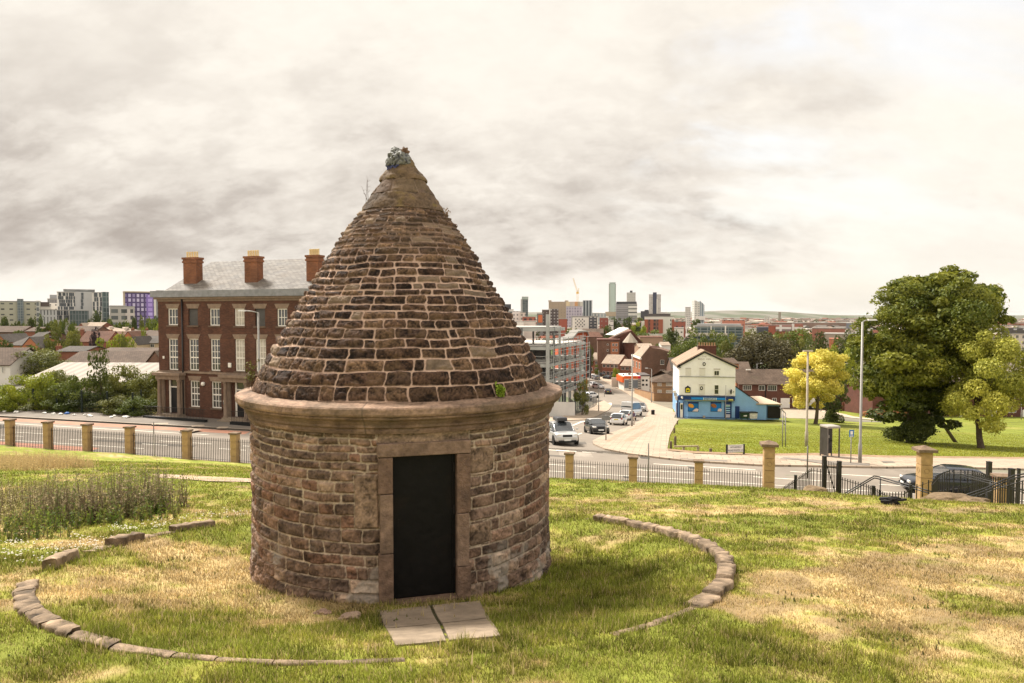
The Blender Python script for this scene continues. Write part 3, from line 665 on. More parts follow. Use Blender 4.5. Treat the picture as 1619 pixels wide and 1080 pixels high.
# street running down to the city, left and right edges
RE = G((1090, 731), (1049, 726.5), (994, 719.5), (956, 712), (938, 704), (937, 699), (950, 692), (975, 683), (1000, 672.5), (1020, 661), (1026, 650), (1021, 639), (1007, 631), (981, 617), (958, 605), (942, 596), (932, 589), (925, 583))
LE = G((840, 676), (866, 672), (893, 666), (925, 664.5), (942, 659), (962, 649.5), (967, 642), (955, 634), (938, 631), (920, 633), (910, 628), (925, 618), (930, 609), (920, 597), (908, 588), (898, 582))
street = drape('street', [sx(11.6, 14)] + RE[1:] + LE[::-1] + [sx(11.6, -8)], .03, ASPH, 3); struct(street)
# right pavement: paved triangle, the walk past the pub and the pavement along the main road
rp = RE[3:11] + G((1040, 656.5), (1066, 661.5), (1073, 664), (1066, 675), (1059, 690), (1055, 712))
pv = rp + [tuple(ground(1100, 718)[:2]), tuple(ground(1200, 722)[:2]), tuple(ground(1290, 721)[:2]), tuple(ground(1619, 727)[:2]), sx(15.2, 60), sx(11.9, 60)] + G((1619, 744), (1400, 741), (1290, 739), (1200, 737.5), (1091, 731), (1049, 726.5), (994, 719.5))
struct(drape('pavement', pv, .13, PAVE, 3, .14))
for q in (((1068, 727), (1100, 731.5), (1150, 733), (1150, 731), (1100, 729)), ((1232, 729), (1262, 730), (1310, 738), (1375, 739.5), (1375, 736), (1300, 731), (1240, 726)), ((1392, 732), (1412, 732.5), (1416, 735), (1396, 734.5))):
    struct(drape('pavement_patch', G(*q), .136, PAVT, 3))
for q in (((985, 700), (1034, 673), (1038, 674.5), (1000, 700)), ((956, 700), (1000, 679), (1022, 668), (1026, 669), (1004, 681), (962, 701.5))):
    struct(drape('pavement_band', G(*q), .136, PAVB, 3))
w2 = RE[11:18][::-1]
struct(drape('pavement', RE[10:18] + G((933, 583), (942, 588), (954, 595), (975, 605), (1001, 617), (1020, 628), (1033, 638), (1050, 644), (1070, 650), (1066, 661.5), (1040, 656.5)), .13, mat('pavement_far', (.34, .265, .195), .9, .15, .6), 3, .14))
struct(drape('pavement', G((866, 672), (893, 666), (925, 664.5), (942, 659), (962, 649.5), (967, 642), (955, 634), (938, 640), (925, 650), (905, 657), (860, 661)), .13, mat('pavement_far', ()), 3, .14))
struct(drape('traffic_island', G((840, 676), (868, 671.5), (886, 671), (900, 673.5), (893, 679), (868, 686), (840, 692)), .17, mat('pavement_far', ()), 3, .16))
# left pavement in front of the brick house and the vacant lot
struct(drape('pavement', [sx(12.0, -9), sx(12.0, -100), sx(15.4, -100), sx(15.8, -36), sx(18.2, -33), sx(19.5, -20), sx(19.5, -9)], .13, PAVT, 3, .14))
for q in (((240, 672), (266, 671), (266, 673), (240, 674)), ((303, 675), (322, 674), (324, 676), (303, 677.5)), ((346, 677), (362, 677), (358, 680), (342, 680)), ((300, 679), (320, 682), (290, 688), (282, 684))):
    struct(drape('pavement_patch', G(*q), .136, mat('pavement_far', ()), 3))
def strip(name, s0, s1, x0, x1, m, off, parent=None): return drape(name, [sx(s0, x0), sx(s0, x1), sx(s1, x1), sx(s1, x0)], off, m, 4)
struct(strip('bus_lane', 10.4, 11.6, -100, -20.5, REDL, .018)); struct(strip('bus_lane', 1.2, 3.0, -100, -28, REDL, .018))
struct(strip('kerb', 11.86, 12.02, -100, -9, KERB, .14))
marks = MB()
def mark(poly, off=.024):
    vs = [(p[0], p[1], float(h(*p))+off) for p in poly]; marks.add(vs, [tuple(range(len(vs)))])
def line_s(s, x0, x1, w=.12):
    x = x0
    while x < x1-.01:
        e = min(x1, x+2.5); mark([sx(s-w/2, x), sx(s-w/2, e), sx(s+w/2, e), sx(s+w/2, x)]); x = e
line_s(9.4, -100, -23); line_s(3.6, -100, -25); 
x = -98
while x < 60:
    line_s(6.3, x, x+4.2); x += 6.6
x = -98
while x < -12:
    line_s(5.0, x, x+2); x += 6
line_s(8.3, 9, 15); line_s(8.4, 17, 28); line_s(4.5, -3, 60, .1)
x = -22
while x < 6:
    line_s(.95, x, x+2.2, .1); x += 3.4
for i in range(7):                                             # give-way line at the junction
    x = .8+i*1.35; line_s(11.0, x, x+.95, .35)
def gmark(*px, off=.055):
    vs = [ground(a, b, off) for a, b in px]; marks.add(vs, [tuple(range(len(vs)))])
gmark((880, 711.2), (899, 712.6), (901, 714), (880, 713)); gmark((911, 687), (920, 684.2), (921, 685), (912, 688)); gmark((905, 672), (918, 666.5), (931, 664.5), (932, 665.3), (919, 668), (907, 673)); gmark((893, 679), (902, 674), (904, 674.6), (895, 680))
gmark((1017, 661.2), (1039, 662), (1041, 660.3), (1019, 659.6)); gmark((962, 637), (967, 637), (967, 641), (963, 641)); gmark((955, 637), (958, 637), (959, 641), (957, 641))
struct(marks.build('road_markings', PAINT))
DKT = mat('tar_patch', (.115, .100, .083), .92, .2, 2, bump=.3); LTT = mat('old_tarmac', (.26, .222, .18), .92, .2, 2, bump=.3); IRC = mat('iron_cover', (.07, .06, .05), .6, .3, 8, bump=.5)
for s0, s1, x0, x1, m in ((2.2, 3.5, 4, 9, DKT), (6.8, 8.1, 12, 15, LTT), (4.9, 5.6, -30, -22, DKT), (7.2, 9.2, -44, -40, DKT), (1.6, 2.1, 14, 24, DKT), (8.8, 9.3, -8, 4, DKT), (3.7, 4.4, -50, -46, LTT), (6.9, 7.5, 22, 31, DKT), (9.2, 10.9, 3.2, 5.4, LTT)): struct(strip('road_patch', s0, s1, x0, x1, m, .0175))
for s0, x0 in ((4.0, 6.5), (7.6, 11), (5.3, -28), (3.1, 19), (8.9, -37), (9.8, 8.5)): struct(strip('drain_cover', s0, s0+.6, x0, x0+.6, IRC, .0225))
for q in (((905, 700), (925, 699), (928, 703), (907, 704)), ((944, 668), (956, 667), (957, 670), (944, 671)), ((966, 640), (980, 640), (984, 644), (968, 644)), ((980, 655), (988, 655), (989, 657), (980, 657))): struct(drape('road_patch', G(*q), .042, DKT, 3))
# lawn and tracks beyond the road
lw = G((1055, 712), (1059, 690), (1066, 675), (1073, 664), (1090, 662.5), (1160, 662.8), (1235, 661), (1300, 664), (1360, 668), (1619, 664))
lawn2 = lw + [(110, 88), (110, 22)] + G((1619, 727), (1290, 721), (1200, 722), (1100, 718))
struct(drape('verge', lawn2, .05, LAWN, 3))
struct(drape('yard', G((1237, 641), (1262, 640), (1300, 648), (1340, 656), (1335, 661), (1300, 663), (1245, 661.5), (1236, 655)), .06, mat('yard_tarmac', (.30, .245, .18), .9, .2, 1), 3))
struct(drape('verge', G((1075, 630), (1064, 641), (1064, 652), (1068, 653), (1075, 648)), .15, LAWN, 3))
struct(drape('verge', G((1305, 646), (1330, 645), (1619, 640), (1619, 664), (1400, 668), (1345, 660)), .055, LAWN, 3))
struct(drape('footpath', G((1300, 649), (1320, 652), (1350, 659), (1400, 664.5), (1400, 666), (1345, 661), (1316, 655), (1298, 651)), .07, mat('footpath', (.42, .33, .25), .9, .2, 1), 3))
struct(drape('footpath', G((242, 751.5), (262, 751), (330, 754.5), (398, 758), (398, 763.5), (330, 762), (250, 756)), .03, mat('footpath_park', (.36, .26, .19), .92, .3, 1.5, stain=.5, stcol=(.17, .17, .04)), 2))
EDGE = mat('bare_soil', (.25, .165, .10), .95, .35, 2, bump=.5)
struct(drape('bare_edge', G((1055, 712), (1100, 716.5), (1200, 720.5), (1290, 719), (1400, 723), (1619, 725.5), (1619, 728), (1400, 726), (1290, 722.5), (1200, 723.5), (1100, 719.5), (1056, 715)), .135, EDGE, 3))
# blades on the far verge so its edge and surface are not flat
def far_grass():
    rs = np.random.RandomState(12); n = 130000; Y = 46*(95/46)**rs.rand(n); px = 1060+580*rs.rand(n); X = (px-809.5)/F*Y
    poly = np.array(lawn2); ins = np.zeros(n, bool); j = len(poly)-1
    for i in range(len(poly)):
        c = ((poly[i, 1] > Y) != (poly[j, 1] > Y)) & (X < (poly[j, 0]-poly[i, 0])*(Y-poly[i, 1])/(poly[j, 1]-poly[i, 1]+1e-12)+poly[i, 0]); ins ^= c; j = i
    k = ins & (rs.rand(n) < .25+1.2*fbm(X*.7, Y*.7, 4)**1.5); X = X[k]; Y = Y[k]; n = len(X)
    v = fbm(X*.25+3, Y*.25, 4)[:, None]; C = (np.array([.21, .235, .022])*(1-v)+np.array([.30, .28, .045])*v)*(.6+.8*rs.rand(n))[:, None]*1.15
    C[rs.rand(n) < .01] = (.7, .62, .4)
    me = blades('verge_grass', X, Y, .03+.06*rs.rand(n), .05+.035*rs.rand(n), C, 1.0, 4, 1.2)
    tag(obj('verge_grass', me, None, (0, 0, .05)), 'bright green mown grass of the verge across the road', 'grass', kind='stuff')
far_grass()
# ------------------------------------------------------------------ park fence: stone pillars with iron railings
SANDY = mat('yellow_stone', (.37, .240, .120), .9, .16, 5, bump=.3, bscale=30, stain=.25, stcol=(.24, .17, .09), spec=.2)
CAPM = mat('cap_stone', (.165, .112, .074), .92, .3, 5, bump=.5, bscale=20, stain=.4, stcol=(.12, .10, .06))
IRON = mat('black_iron', (.012, .010, .009), .5, .3, 12, spec=.5)
FR = math.atan(-.2275)
def fence_pt(px):
    k = (px-809.5)/F/(math.cos(PITCH)+math.sin(PITCH)*(-.17)); y = 36.65/(1+.2275*k); return Vector((k*y, y, float(zf(k*y))))
def pillar_mesh(w=.40, hgt=1.72, courses=4):
    b = MB(); ch = hgt/courses
    for i in range(courses): 
        e = .003*(i % 2); b.box(-w/2-e, w/2+e, -w/2-e, w/2+e, i*ch+(.014 if i else -1.0), (i+1)*ch-.014)
    b.box(-w/2+.035, w/2-.035, -w/2+.035, w/2-.035, 0, hgt-.03); return b
PILM = pillar_mesh().mesh('pillar_shaft', SANDY)
def cap_mesh(w, t, r):
    b = MB(); b.add([(-w/2, -w/2, 0), (w/2, -w/2, 0), (w/2, w/2, 0), (-w/2, w/2, 0), (-w/2, -w/2, t), (w/2, -w/2, t), (w/2, w/2, t), (-w/2, w/2, t), (0, 0, t+r)], [(0,3,2,1), (0,1,5,4), (1,2,6,5), (2,3,7,6), (3,0,4,7), (4,5,8), (5,6,8), (6,7,8), (7,4,8)]); return b
CAPME = cap_mesh(.53, .10, .05).mesh('pillar_cap', CAPM)
PX = [17, 77, 139, 206, 296, 372]; HID = [456, 545, 634, 720, 808]; PXR = [900.5, 1001, 1105]
plab = {17: 'yellow stone pillar at the far left end of the park railings', 77: 'second yellow pillar from the left, above the tall dry grass', 139: 'third yellow pillar from the left of the railings', 206: 'fourth yellow pillar from the left, short of the worn path', 296: 'yellow pillar before the brick house corner, second left of the lock-up', 372: 'yellow pillar nearest the lock-up on its left', 900.5: 'yellow pillar just right of the lock-up, below the parked silver car', 1001: 'middle yellow pillar between the lock-up and the street nameplate', 1105: 'yellow pillar below the blue shop, third right of the lock-up'}
def pillar(px):
    p = fence_pt(px); t = thing('stone_pillar', plab[px], 'pillar', p, FR, 'stone pillars along the park railings')
    obj('shaft', PILM, t, bev=0); obj('cap', CAPME, t, (0, 0, 1.72)); return t
for px in PX+PXR: pillar(px)
def railing_between(a, b, label, hgt=1.42, sp=.118, group='iron railing panels between the stone pillars', sag=0):
    a = Vector(a); b = Vector(b); d = b-a; L = math.hypot(d.x, d.y); rz = math.atan2(d.y, d.x); t = thing('railing_panel', label, 'railing', a, rz, group)
    sl = d.z/L; r = MB()
    for z in (hgt-.16, .14): r.bar((.0, 0, z), (L, 0, z+d.z), .04, .012)
    r.build('rails', IRON, t)
    n = int(L/sp); k = MB()
    for i in range(n):
        x = (i+.5)*L/n; z = x*sl; k.box(x-.013, x+.013, -.013, .013, z+.02, z+hgt-.04); k.add([(x-.010, -.010, z+hgt-.04), (x+.010, -.010, z+hgt-.04), (x+.010, .010, z+hgt-.04), (x-.010, .010, z+hgt-.04), (x, 0, z+hgt+.05)], [(0,1,4), (1,2,4), (2,3,4), (3,0,4)])
    k.build('pickets', IRON, t); 
    p = MB(); p.box(0, L, -.13, .13, -1.0, .02); p.v = [(x, y, z+x*sl) for x, y, z in p.v]; p.build('plinth', CAPM, t); return t
uu = Vector((math.cos(FR), math.sin(FR), 0))*.21
seq = [-48]+PX+[456]; nm = ['cut off by the left photo edge', 'between the two leftmost pillars', 'between the second and third pillars from the left', 'between the third and fourth pillars from the left', 'with a thin grey pole before it, left of the brick house', 'below the first portico of the brick house', 'running behind the left of the lock-up']
for i in range(len(seq)-1): railing_between(fence_pt(seq[i])+uu, fence_pt(seq[i+1])-uu, 'black iron railing panel '+nm[i])
seq = [808]+PXR+[1214]; nm = ['from the lock-up to the first pillar on its right', 'below the sign post on the street corner', 'with a thin grey post before it, right of the lock-up', 'ending at the tall gate pier']
for i in range(len(seq)-1): railing_between(fence_pt(seq[i])+uu, fence_pt(seq[i+1])-(uu if i < 3 else uu*1.3), 'black iron railing panel '+nm[i])
# tall gate piers
def pier(px, Y, ztop, label, rz):
    p = at(px, 760, Y); base = ztop-3.2; t = thing('gate_pier', label, 'gate pier', (p.x, Y, base), rz, None)
    obj('shaft', pillar_mesh(.50, 2.95, 5).mesh('pier_shaft', SANDY), t); obj('cap', cap_mesh(.80, .13, .16).mesh('pier_cap', CAPM), t, (0, 0, 2.95))
    for a in (0, -math.pi/2):
        r = MB(); n = 20
        r.tube([Vector((.105*math.cos(q), -.256, 2.09+.105*math.sin(q))) for q in [2*math.pi*i/n for i in range(n+1)]], .009, 5)
        obj('carved_roundel', r.mesh('carved_roundel', mat('carving', (.22, .145, .07), .9)), t, rot=(0, 0, a))
    return t
P1 = pier(1215, 33.6, at(1215, 697, 33.6).z, 'tall yellow stone gate pier left of the phone box', R(-12))
P2 = pier(1461, 31.0, at(1461, 705, 31.0).z, 'tall yellow stone gate pier in front of the dark car', R(-8))
p = at(1585, 760, 25.5); t = thing('stone_pillar', 'short yellow pillar behind the black gate posts far right', 'pillar', (p.x, p.y, at(1585, 752, 25.5).z-1.8), R(-12)); obj('shaft', pillar_mesh(.46, 1.72, 4).mesh('pillar_shaft', SANDY), t); obj('cap', cap_mesh(.6, .1, .05).mesh('pillar_cap', CAPM), t, (0, 0, 1.72))
def ironrun(name, label, pts, hgt, cat='railing', sp=.125, rails=(.12, .9), spikes=True, posts=()):
    """pts: list of (px, ytop, Y); pickets hang down from the top line"""
    P = [at(*q) for q in pts]; o = P[0].copy(); o.z -= hgt; t = thing(name, label, cat, o); k = MB(); r = MB()
    for a, b in zip(P[:-1], P[1:]):
        d = b-a; L = d.length; n = max(1, int(L/sp))
        for i in range(n):
            q = a+d*((i+.5)/n)-o; k.box(q.x-.013, q.x+.013, q.y-.013, q.y+.013, q.z-hgt, q.z)
        for f in rails: r.bar(a-o-Vector((0, 0, hgt*(1-f))), b-o-Vector((0, 0, hgt*(1-f))), .04, .015)
    k.build('pickets', IRON, t); r.build('rails', IRON, t)
    for (px, yt, Y, w, hh) in posts:
        q = at(px, yt, Y)-o; m = MB(); m.box(q.x-w/2, q.x+w/2, q.y-w/2, q.y+w/2, q.z-hh, q.z); m.build('post', IRON, t, bev=.01)
    return t
ironrun('stair_railing', 'black railing climbing from the tall pier towards the gate', [(1231, 775, 33), (1284, 739, 30.5)], 1.15, posts=((1258, 751, 31.8, .11, 1.4),))
ironrun('stair_railing', 'short level black railing left of the open iron gate', [(1284, 739, 30.5), (1300, 742, 30.3)], 1.25)
ironrun('stair_railing', 'black railing dipping from the iron gate towards the lawn', [(1330, 754, 29.5), (1372, 766, 28.3), (1400, 779, 27), (1428, 777, 26.3), (1440, 772, 26)], 1.05, posts=((1381, 768, 27.6, .12, 1.1),))
ironrun('stair_railing', 'black railing rising in front of the second gate pier', [(1428, 778, 24.5), (1445, 767, 24), (1473, 757, 23.6)], .95, sp=.16, posts=((1440, 766, 24.2, .08, 1.1),))
ironrun('stair_railing', 'long black railing in front of the dark car', [(1473, 762, 23.6), (1484, 750, 24.5), (1503, 742, 25), (1536, 743, 24.5), (1562, 752, 23), (1595, 757, 21.5), (1640, 762, 20)], 1.12, sp=.17)
ironrun('stair_railing', 'lower row of black pickets behind the earth mound', [(1476, 773, 26), (1520, 768, 26), (1566, 757, 24)], .95, sp=.20)
ironrun('stair_railing', 'black railing at the right photo edge rising to the gate posts', [(1540, 782, 20.5), (1575, 768, 20.3), (1602, 760, 20.2), (1645, 748, 20)], .92, sp=.20)
def gate():
    o = at(1303, 722, 30); o.z -= 1.85; t = thing('iron_gate', 'open black iron gate between two thick posts before the phone box', 'gate', o)
    for px, yt, Y in ((1303.5, 722, 30), (1327, 730, 29.6)):
        q = at(px, yt, Y)-o; m = MB(); m.box(q.x-.075, q.x+.075, q.y-.075, q.y+.075, q.z-1.9, q.z); m.box(q.x-.08, q.x+.08, q.y-.08, q.y+.08, q.z+.003, q.z+.03); m.build('gate_post', IRON, t)
    k = MB(); a = at(1306, 728, 30)-o; b = at(1324, 733, 29.7)-o; n = 7
    for i in range(n): q = a+(b-a)*((i+.5)/n); k.box(q.x-.010, q.x+.010, q.y-.01, q.y+.01, q.z-1.6, q.z)
    dz = Vector((0, 0, 1)); k.bar(a-dz*.28, b-dz*.20, .04); k.bar(a-dz*1.5, b-dz*1.5, .04); k.bar(a-dz*.1, b-dz*1.5, .035); k.build('gate_leaf', IRON, t)
gate()
def ironpost(label, px, yt, Y, w, hh):
    q = at(px, yt, Y); m = MB(); m.box(-w/2, w/2, -w/2, w/2, -.4, hh); m.box(-w/2-.008, w/2+.008, -w/2-.008, w/2+.008, hh+.003, hh+.035); tag(m.build('gate_post', IRON, loc=(q.x, q.y, q.z-hh), bev=.006), label, 'post')
ironpost('thick black gate post rising behind the rear of the dark car', 1564, 731, 26.5, .15, 1.75)
ironpost('thick black gate post right of the short yellow pillar', 1599.5, 742, 24, .15, 1.5)
ironpost('thinner black post beside the rightmost gate post', 1611, 742, 24, .08, 1.5)
def handrail(label, pts, posts, rad=.024, off=.09):
    P = [at(*q) for q in pts]; o = P[0]; t = thing('handrail', label, 'handrail', o)
    for dz in (0, -off): MB().tube([p-o+Vector((0, 0, dz)) for p in P], rad, 7).build('rail', IRON, t, True)
    for px, y, Y, hh in posts:
        q = at(px, y, Y)-o; MB().tube([q, q-Vector((0, 0, hh))], rad, 7).build('post', IRON, t, True)
handrail('double handrail peaking over the steps between the two gate piers', [(1337, 779, 27), (1382, 752.5, 28), (1386, 753, 28), (1445, 769, 26), (1475, 778, 25)], ((1392, 756, 28, 1.1), (1361, 767, 27.5, .9)))
handrail('handrail slanting down behind the pickets at the far right', [(1500, 792, 21), (1560, 771, 21.5), (1602, 752, 22), (1640, 746, 22)], ((1560, 772, 21.5, .9),))
handrail('pale handrail sloping down across the dark car', [(1518, 749, 24.3), (1566, 761, 22.5), (1625, 777, 21)], ((1566, 762, 22.5, .9),), .02, .08)
SOIL = mat('earth', (.155, .108, .062), .95, .35, 6, bump=.7, bscale=20)
q = ground(1500, 795, 0, 12); rock('earth_mound', 'brown earth mound against the railings on the right', 'mound', at(1505, 797, 20), (.95, .6, .24), 4, SOIL, sink=.46, amp=.45)
rock('earth_mound', 'small brown earth hump left of the iron gate', 'mound', at(1288, 776, 26), (.42, .4, .16), 9, SOIL, sink=.42, amp=.25)
# charred rubbish on the lawn
def rubbish():
    p = ground(1415, 797); t = thing('burnt_rubbish', 'charred black rubbish lying on the lawn before the railings', 'rubbish', p)
    rs = random.Random(4); m = mat('char', (.012, .010, .010), .7, .4, 20)
    for i in range(7):
        b = MB(); b.cbox((0, 0, 0), (rs.uniform(.18, .4), rs.uniform(.1, .2), rs.uniform(.03, .06))); o = b.build('charred_piece', m, t, loc=(rs.uniform(-.28, .28), rs.uniform(-.12, .12), .04+.02*i)); o.rotation_euler = (rs.uniform(-.2, .2), rs.uniform(-.25, .25), rs.uniform(0, 3))
rubbish()
# ------------------------------------------------------------------ weeds on the park lawn
def weeds(name, label, spots, n, hrange, cols, seed, leaf=(.02, .05), dens=22, cat='weeds', stemc=(.12, .09, .05)):
    rs = np.random.RandomState(seed); V = []; C = []
    for i in range(n):
        cx, cy, rx, ry = spots[rs.randint(len(spots))]; a = rs.rand()*6.283; r = math.sqrt(rs.rand()); x = cx+math.cos(a)*r*rx; y = cy+math.sin(a)*r*ry; z = float(h(x, y)); H = hrange[0]+(hrange[1]-hrange[0])*rs.rand()*(1-.5*r*r)
        lx, ly = (rs.rand(2)-.5)*.28*H; c0 = np.array(cols[rs.randint(len(cols))])*(.7+.6*rs.rand())
        w = .011; V += [(x-w, y, z), (x+w, y, z), (x+lx, y+ly, z+H)]; C += [np.array(stemc)]*3
        for k in range(dens):
            t = (k+.5)/dens; q = np.array([x+lx*t, y+ly*t, z+H*t]); sz = (leaf[0]+(leaf[1]-leaf[0])*rs.rand())*(1.3-.8*t); sp = (.10*(1-t)+.03)*H/.9
            o = (rs.rand(3)-.5)*np.array([2, 2, .6])*sp; u = rs.randn(3); u /= np.linalg.norm(u); v = rs.randn(3); v /= np.linalg.norm(v)
            q = q+o; V += [q-u*sz, q+u*sz, q+v*sz*1.2]; C += [c0*(.65+.7*rs.rand())]*3
    o = obj(name, npmesh(name, V, np.arange(len(V)).reshape(-1, 3), np.clip(C, .01, 1), mat('grass_blade', ()))); return tag(o, label, cat, kind='stuff')
def sp(px, py, rx, ry): p = ground(px, py); return (p.x, p.y, rx, ry)
weeds('tall_weeds', 'clump of tall grey-brown dock and mugwort stalks on the left lawn', [sp(105, 822, .8, .5), sp(135, 822, .8, .5), sp(170, 818, .8, .5), sp(205, 812, .8, .5), sp(235, 808, .7, .4), sp(262, 802, .5, .35)], 340, (.55, 1.35), [(.27, .215, .125), (.20, .19, .08), (.33, .26, .16), (.14, .17, .05)], 2)
weeds('tall_weeds', 'low green undergrowth round the foot of the tall stalks', [sp(70, 836, .7, .4), sp(110, 830, 1.0, .4), sp(150, 826, 1, .4), sp(200, 820, 1, .4), sp(245, 812, .7, .3), (sp(20, 850, 1, .5))], 330, (.2, .5), [(.15, .19, .03), (.09, .13, .025), (.21, .22, .05)], 3, dens=16)
weeds('dry_grass', 'pale straw coloured tall grass by the railings on the far left', [sp(10, 732, 2.2, 1.3), sp(55, 735, 2, 1.0), sp(95, 738, 1.5, .8), sp(20, 742, 2, .9)], 1500, (.3, .75), [(.42, .30, .13), (.50, .37, .18), (.33, .25, .11)], 5, leaf=(.012, .04), dens=8, cat='grass', stemc=(.42, .31, .15))
weeds('flowering_weeds', 'yellowing flower heads and seed stalks at the left photo edge', [sp(5, 815, 1.3, 1.0), sp(35, 800, 1.3, .9), sp(50, 825, 1.2, .7), sp(5, 780, 1.4, .9), sp(75, 790, .8, .6)], 700, (.2, .6), [(.28, .24, .09), (.36, .30, .13), (.16, .17, .05), (.40, .34, .2)], 6, leaf=(.012, .035), dens=13)
def daisies():
    rs = np.random.RandomState(5); V = []; C = []
    cl = [(130, 855, 25), (60, 868, 18), (20, 880, 14), (260, 828, 18), (185, 838, 14), (205, 840, 8), (330, 818, 22), (370, 815, 12), (20, 862, 12), (145, 862, 14), (110, 870, 18), (55, 885, 25), (250, 835, 10), (120, 829, 8)]
    for cx, cy, s in cl:
        for _ in range(26):
            p = ground(cx+rs.randn()*s, cy+rs.randn()*s*.22); z = .045+.05*rs.rand(); r = .010+.010*rs.rand(); a = rs.rand()*6
            q = [(p.x+r*math.cos(a+k*1.571), p.y+r*math.sin(a+k*1.571), p.z+z+(.006 if k % 2 else -.004)) for k in range(4)]; V += [q[0], q[1], q[2], q[0], q[2], q[3]]; C += [(.75, .70, .62)]*6
    tag(obj('white_flowers', npmesh('white_flowers', V, np.arange(len(V)).reshape(-1, 3), np.array(C), mat('grass_blade', ()))), 'scattered small white flowers in the lawn left of the ring', 'flowers', kind='stuff')
daisies()

_r = random.Random(31); _sp = [(_r.uniform(-7, 9), _r.uniform(5, 18), .35, .3) for _ in range(70)]; _sp = [q for q in _sp if math.hypot(q[0]-TC[0], q[1]-TC[1]) > 2.8 and q[1] > abs(q[0])*1.25]
weeds('lawn_weeds', 'small broad leaved weeds and clover tufts scattered through the lawn', _sp, 620, (.025, .075), [(.10, .14, .02), (.16, .19, .03), (.075, .10, .02), (.30, .23, .11)], 21, leaf=(.008, .020), dens=7)
weeds('dry_wisps', 'thin pale dead grass stalks scattered over the lawn', [(q[0]+.8, q[1]+.5, .8, .6) for q in _sp], 420, (.07, .17), [(.45, .34, .17), (.36, .27, .13)], 22, leaf=(.003, .008), dens=4, stemc=(.46, .36, .19))
# ------------------------------------------------------------------ foliage
def leafmesh(name, seed, nleaf, lobes, leaf, m, size=(1, 1, 1), hollow=.55, droop=0, clump=False):
    """crown of leaf faces scattered through overlapping leafy boughs, unit size about 1 in each half axis"""
    rs = np.random.RandomState(seed); P = []; 
    L = []
    for i in range(lobes):
        v = rs.randn(3); v /= np.linalg.norm(v); v[2] = v[2]*.9+.05; rr = .30+.56*rs.rand()**.6; L.append((v*rr, .13+.26*rs.rand()**1.3, .65+.7*rs.rand()))
    if clump:
        L = []
        for i in range(lobes):
            v = rs.randn(3); v /= np.linalg.norm(v); v[2] = v[2]*.95+.04; rr = .34+.50*rs.rand()**.7; L.append((v*rr, .12+.12*rs.rand(), .55+.9*rs.rand()))
        L.append((np.zeros(3), .30, .5))
    else: L.append((np.zeros(3), .46, .7))
    w = np.array([l[1]**2.1 for l in L]); w /= w.sum(); idx = rs.choice(len(L), nleaf, p=w)
    c = np.array([L[i][0] for i in idx]); r = np.array([L[i][1] for i in idx]); tone = np.array([L[i][2] for i in idx])
    v = rs.randn(nleaf, 3); v /= np.linalg.norm(v, axis=1)[:, None]; rad = hollow+(1-hollow)*rs.rand(nleaf)**.6; rad += (rs.rand(nleaf) < .16)*rs.rand(nleaf)*.42
    sq = np.array([1.1, 1.1, .72]); P = c+v*(r*rad)[:, None]*sq
    P *= np.array(size)
    nrm = v*.7+rs.randn(nleaf, 3)*.6; nrm[:, 2] += .35; nrm /= np.linalg.norm(nrm, axis=1)[:, None]
    t = rs.randn(nleaf, 3); t -= nrm*(t*nrm).sum(1)[:, None]; t /= np.linalg.norm(t, axis=1)[:, None]; b = np.cross(nrm, t)
    s = leaf*(.6+.8*rs.rand(nleaf))[:, None]
    V = np.stack([P-t*s, P+b*s*.55+nrm*s*.1, P+t*s, P-b*s*.55-nrm*s*.1], 1).reshape(-1, 3)
    cc = np.clip(.5+(tone-1)*.9+(rs.rand(nleaf)-.5)*.7, 0, 1); C = np.repeat(np.stack([cc]*3, 1), 4, 0)
    return npmesh(name, V, np.arange(4*nleaf).reshape(-1, 4), C, m)
def leafmat(key, a, b): return mat(key, a, .65, .0, kind='leaf', col2=b, spec=.3)
LM = {'green': leafmat('leaf_green', (.052, .076, .012), (.145, .170, .024)), 'dark': leafmat('leaf_dark', (.036, .052, .011), (.105, .120, .022)),
      'lime': leafmat('leaf_lime', (.13, .165, .014), (.32, .335, .030)), 'yellow': leafmat('leaf_yellow', (.46, .40, .06), (.86, .74, .17)),
      'gold': leafmat('leaf_gold', (.21, .225, .03), (.60, .56, .10)), 'purple': leafmat('leaf_purple', (.030, .020, .024), (.075, .05, .045)),
      'beech': leafmat('leaf_beech', (.034, .030, .014), (.105, .088, .032)), 'sycamore': leafmat('leaf_sycamore', (.075, .100, .012), (.235, .235, .028)),
      'olive': leafmat('leaf_olive', (.085, .098, .018), (.21, .205, .045))}
BARK = mat('bark', (.09, .065, .045), .95, .3, 8, bump=.7, bscale=15)
_CM = {}
def crown_mesh(kind, var, n, leaf, lobes, clump=False):
    k = (kind, var, n, leaf, lobes)
    if k not in _CM: _CM[k] = leafmesh('crown', 100+var*7+lobes, n, lobes, leaf, LM[kind], clump=clump)
    return _CM[k]
def trunk_mb(H, r, seed, spread, top, nb=6, fork=.35):
    rs = random.Random(seed); b = MB(); pts = [Vector((0, 0, -.4))]; p = Vector((0, 0, 0)); n = 6
    for i in range(n+1):
        pts.append(p.copy()); p = p+Vector((rs.uniform(-.04, .04)*H, rs.uniform(-.04, .04)*H, H/n))
    b.tube(pts, [r*1.5, r*1.2]+[r*(1-.12*i) for i in range(n)], 9)
    for i in range(nb):
        z = H*(fork+(1-fork)*rs.random()); a = rs.uniform(0, 6.28)+i*2.4; j = min(n, int(z/H*n)); s = pts[j+1].copy(); q = [s]; L = spread*rs.uniform(.5, .95)
        for k in range(4): s = s+Vector((math.cos(a)*L/4, math.sin(a)*L/4, (top-z)/4*rs.uniform(.5, .85))); a += rs.uniform(-.3, .3); q.append(s)
        b.tube(q, [r*.5, r*.4, r*.28, r*.18, r*.06], 6)
    return b
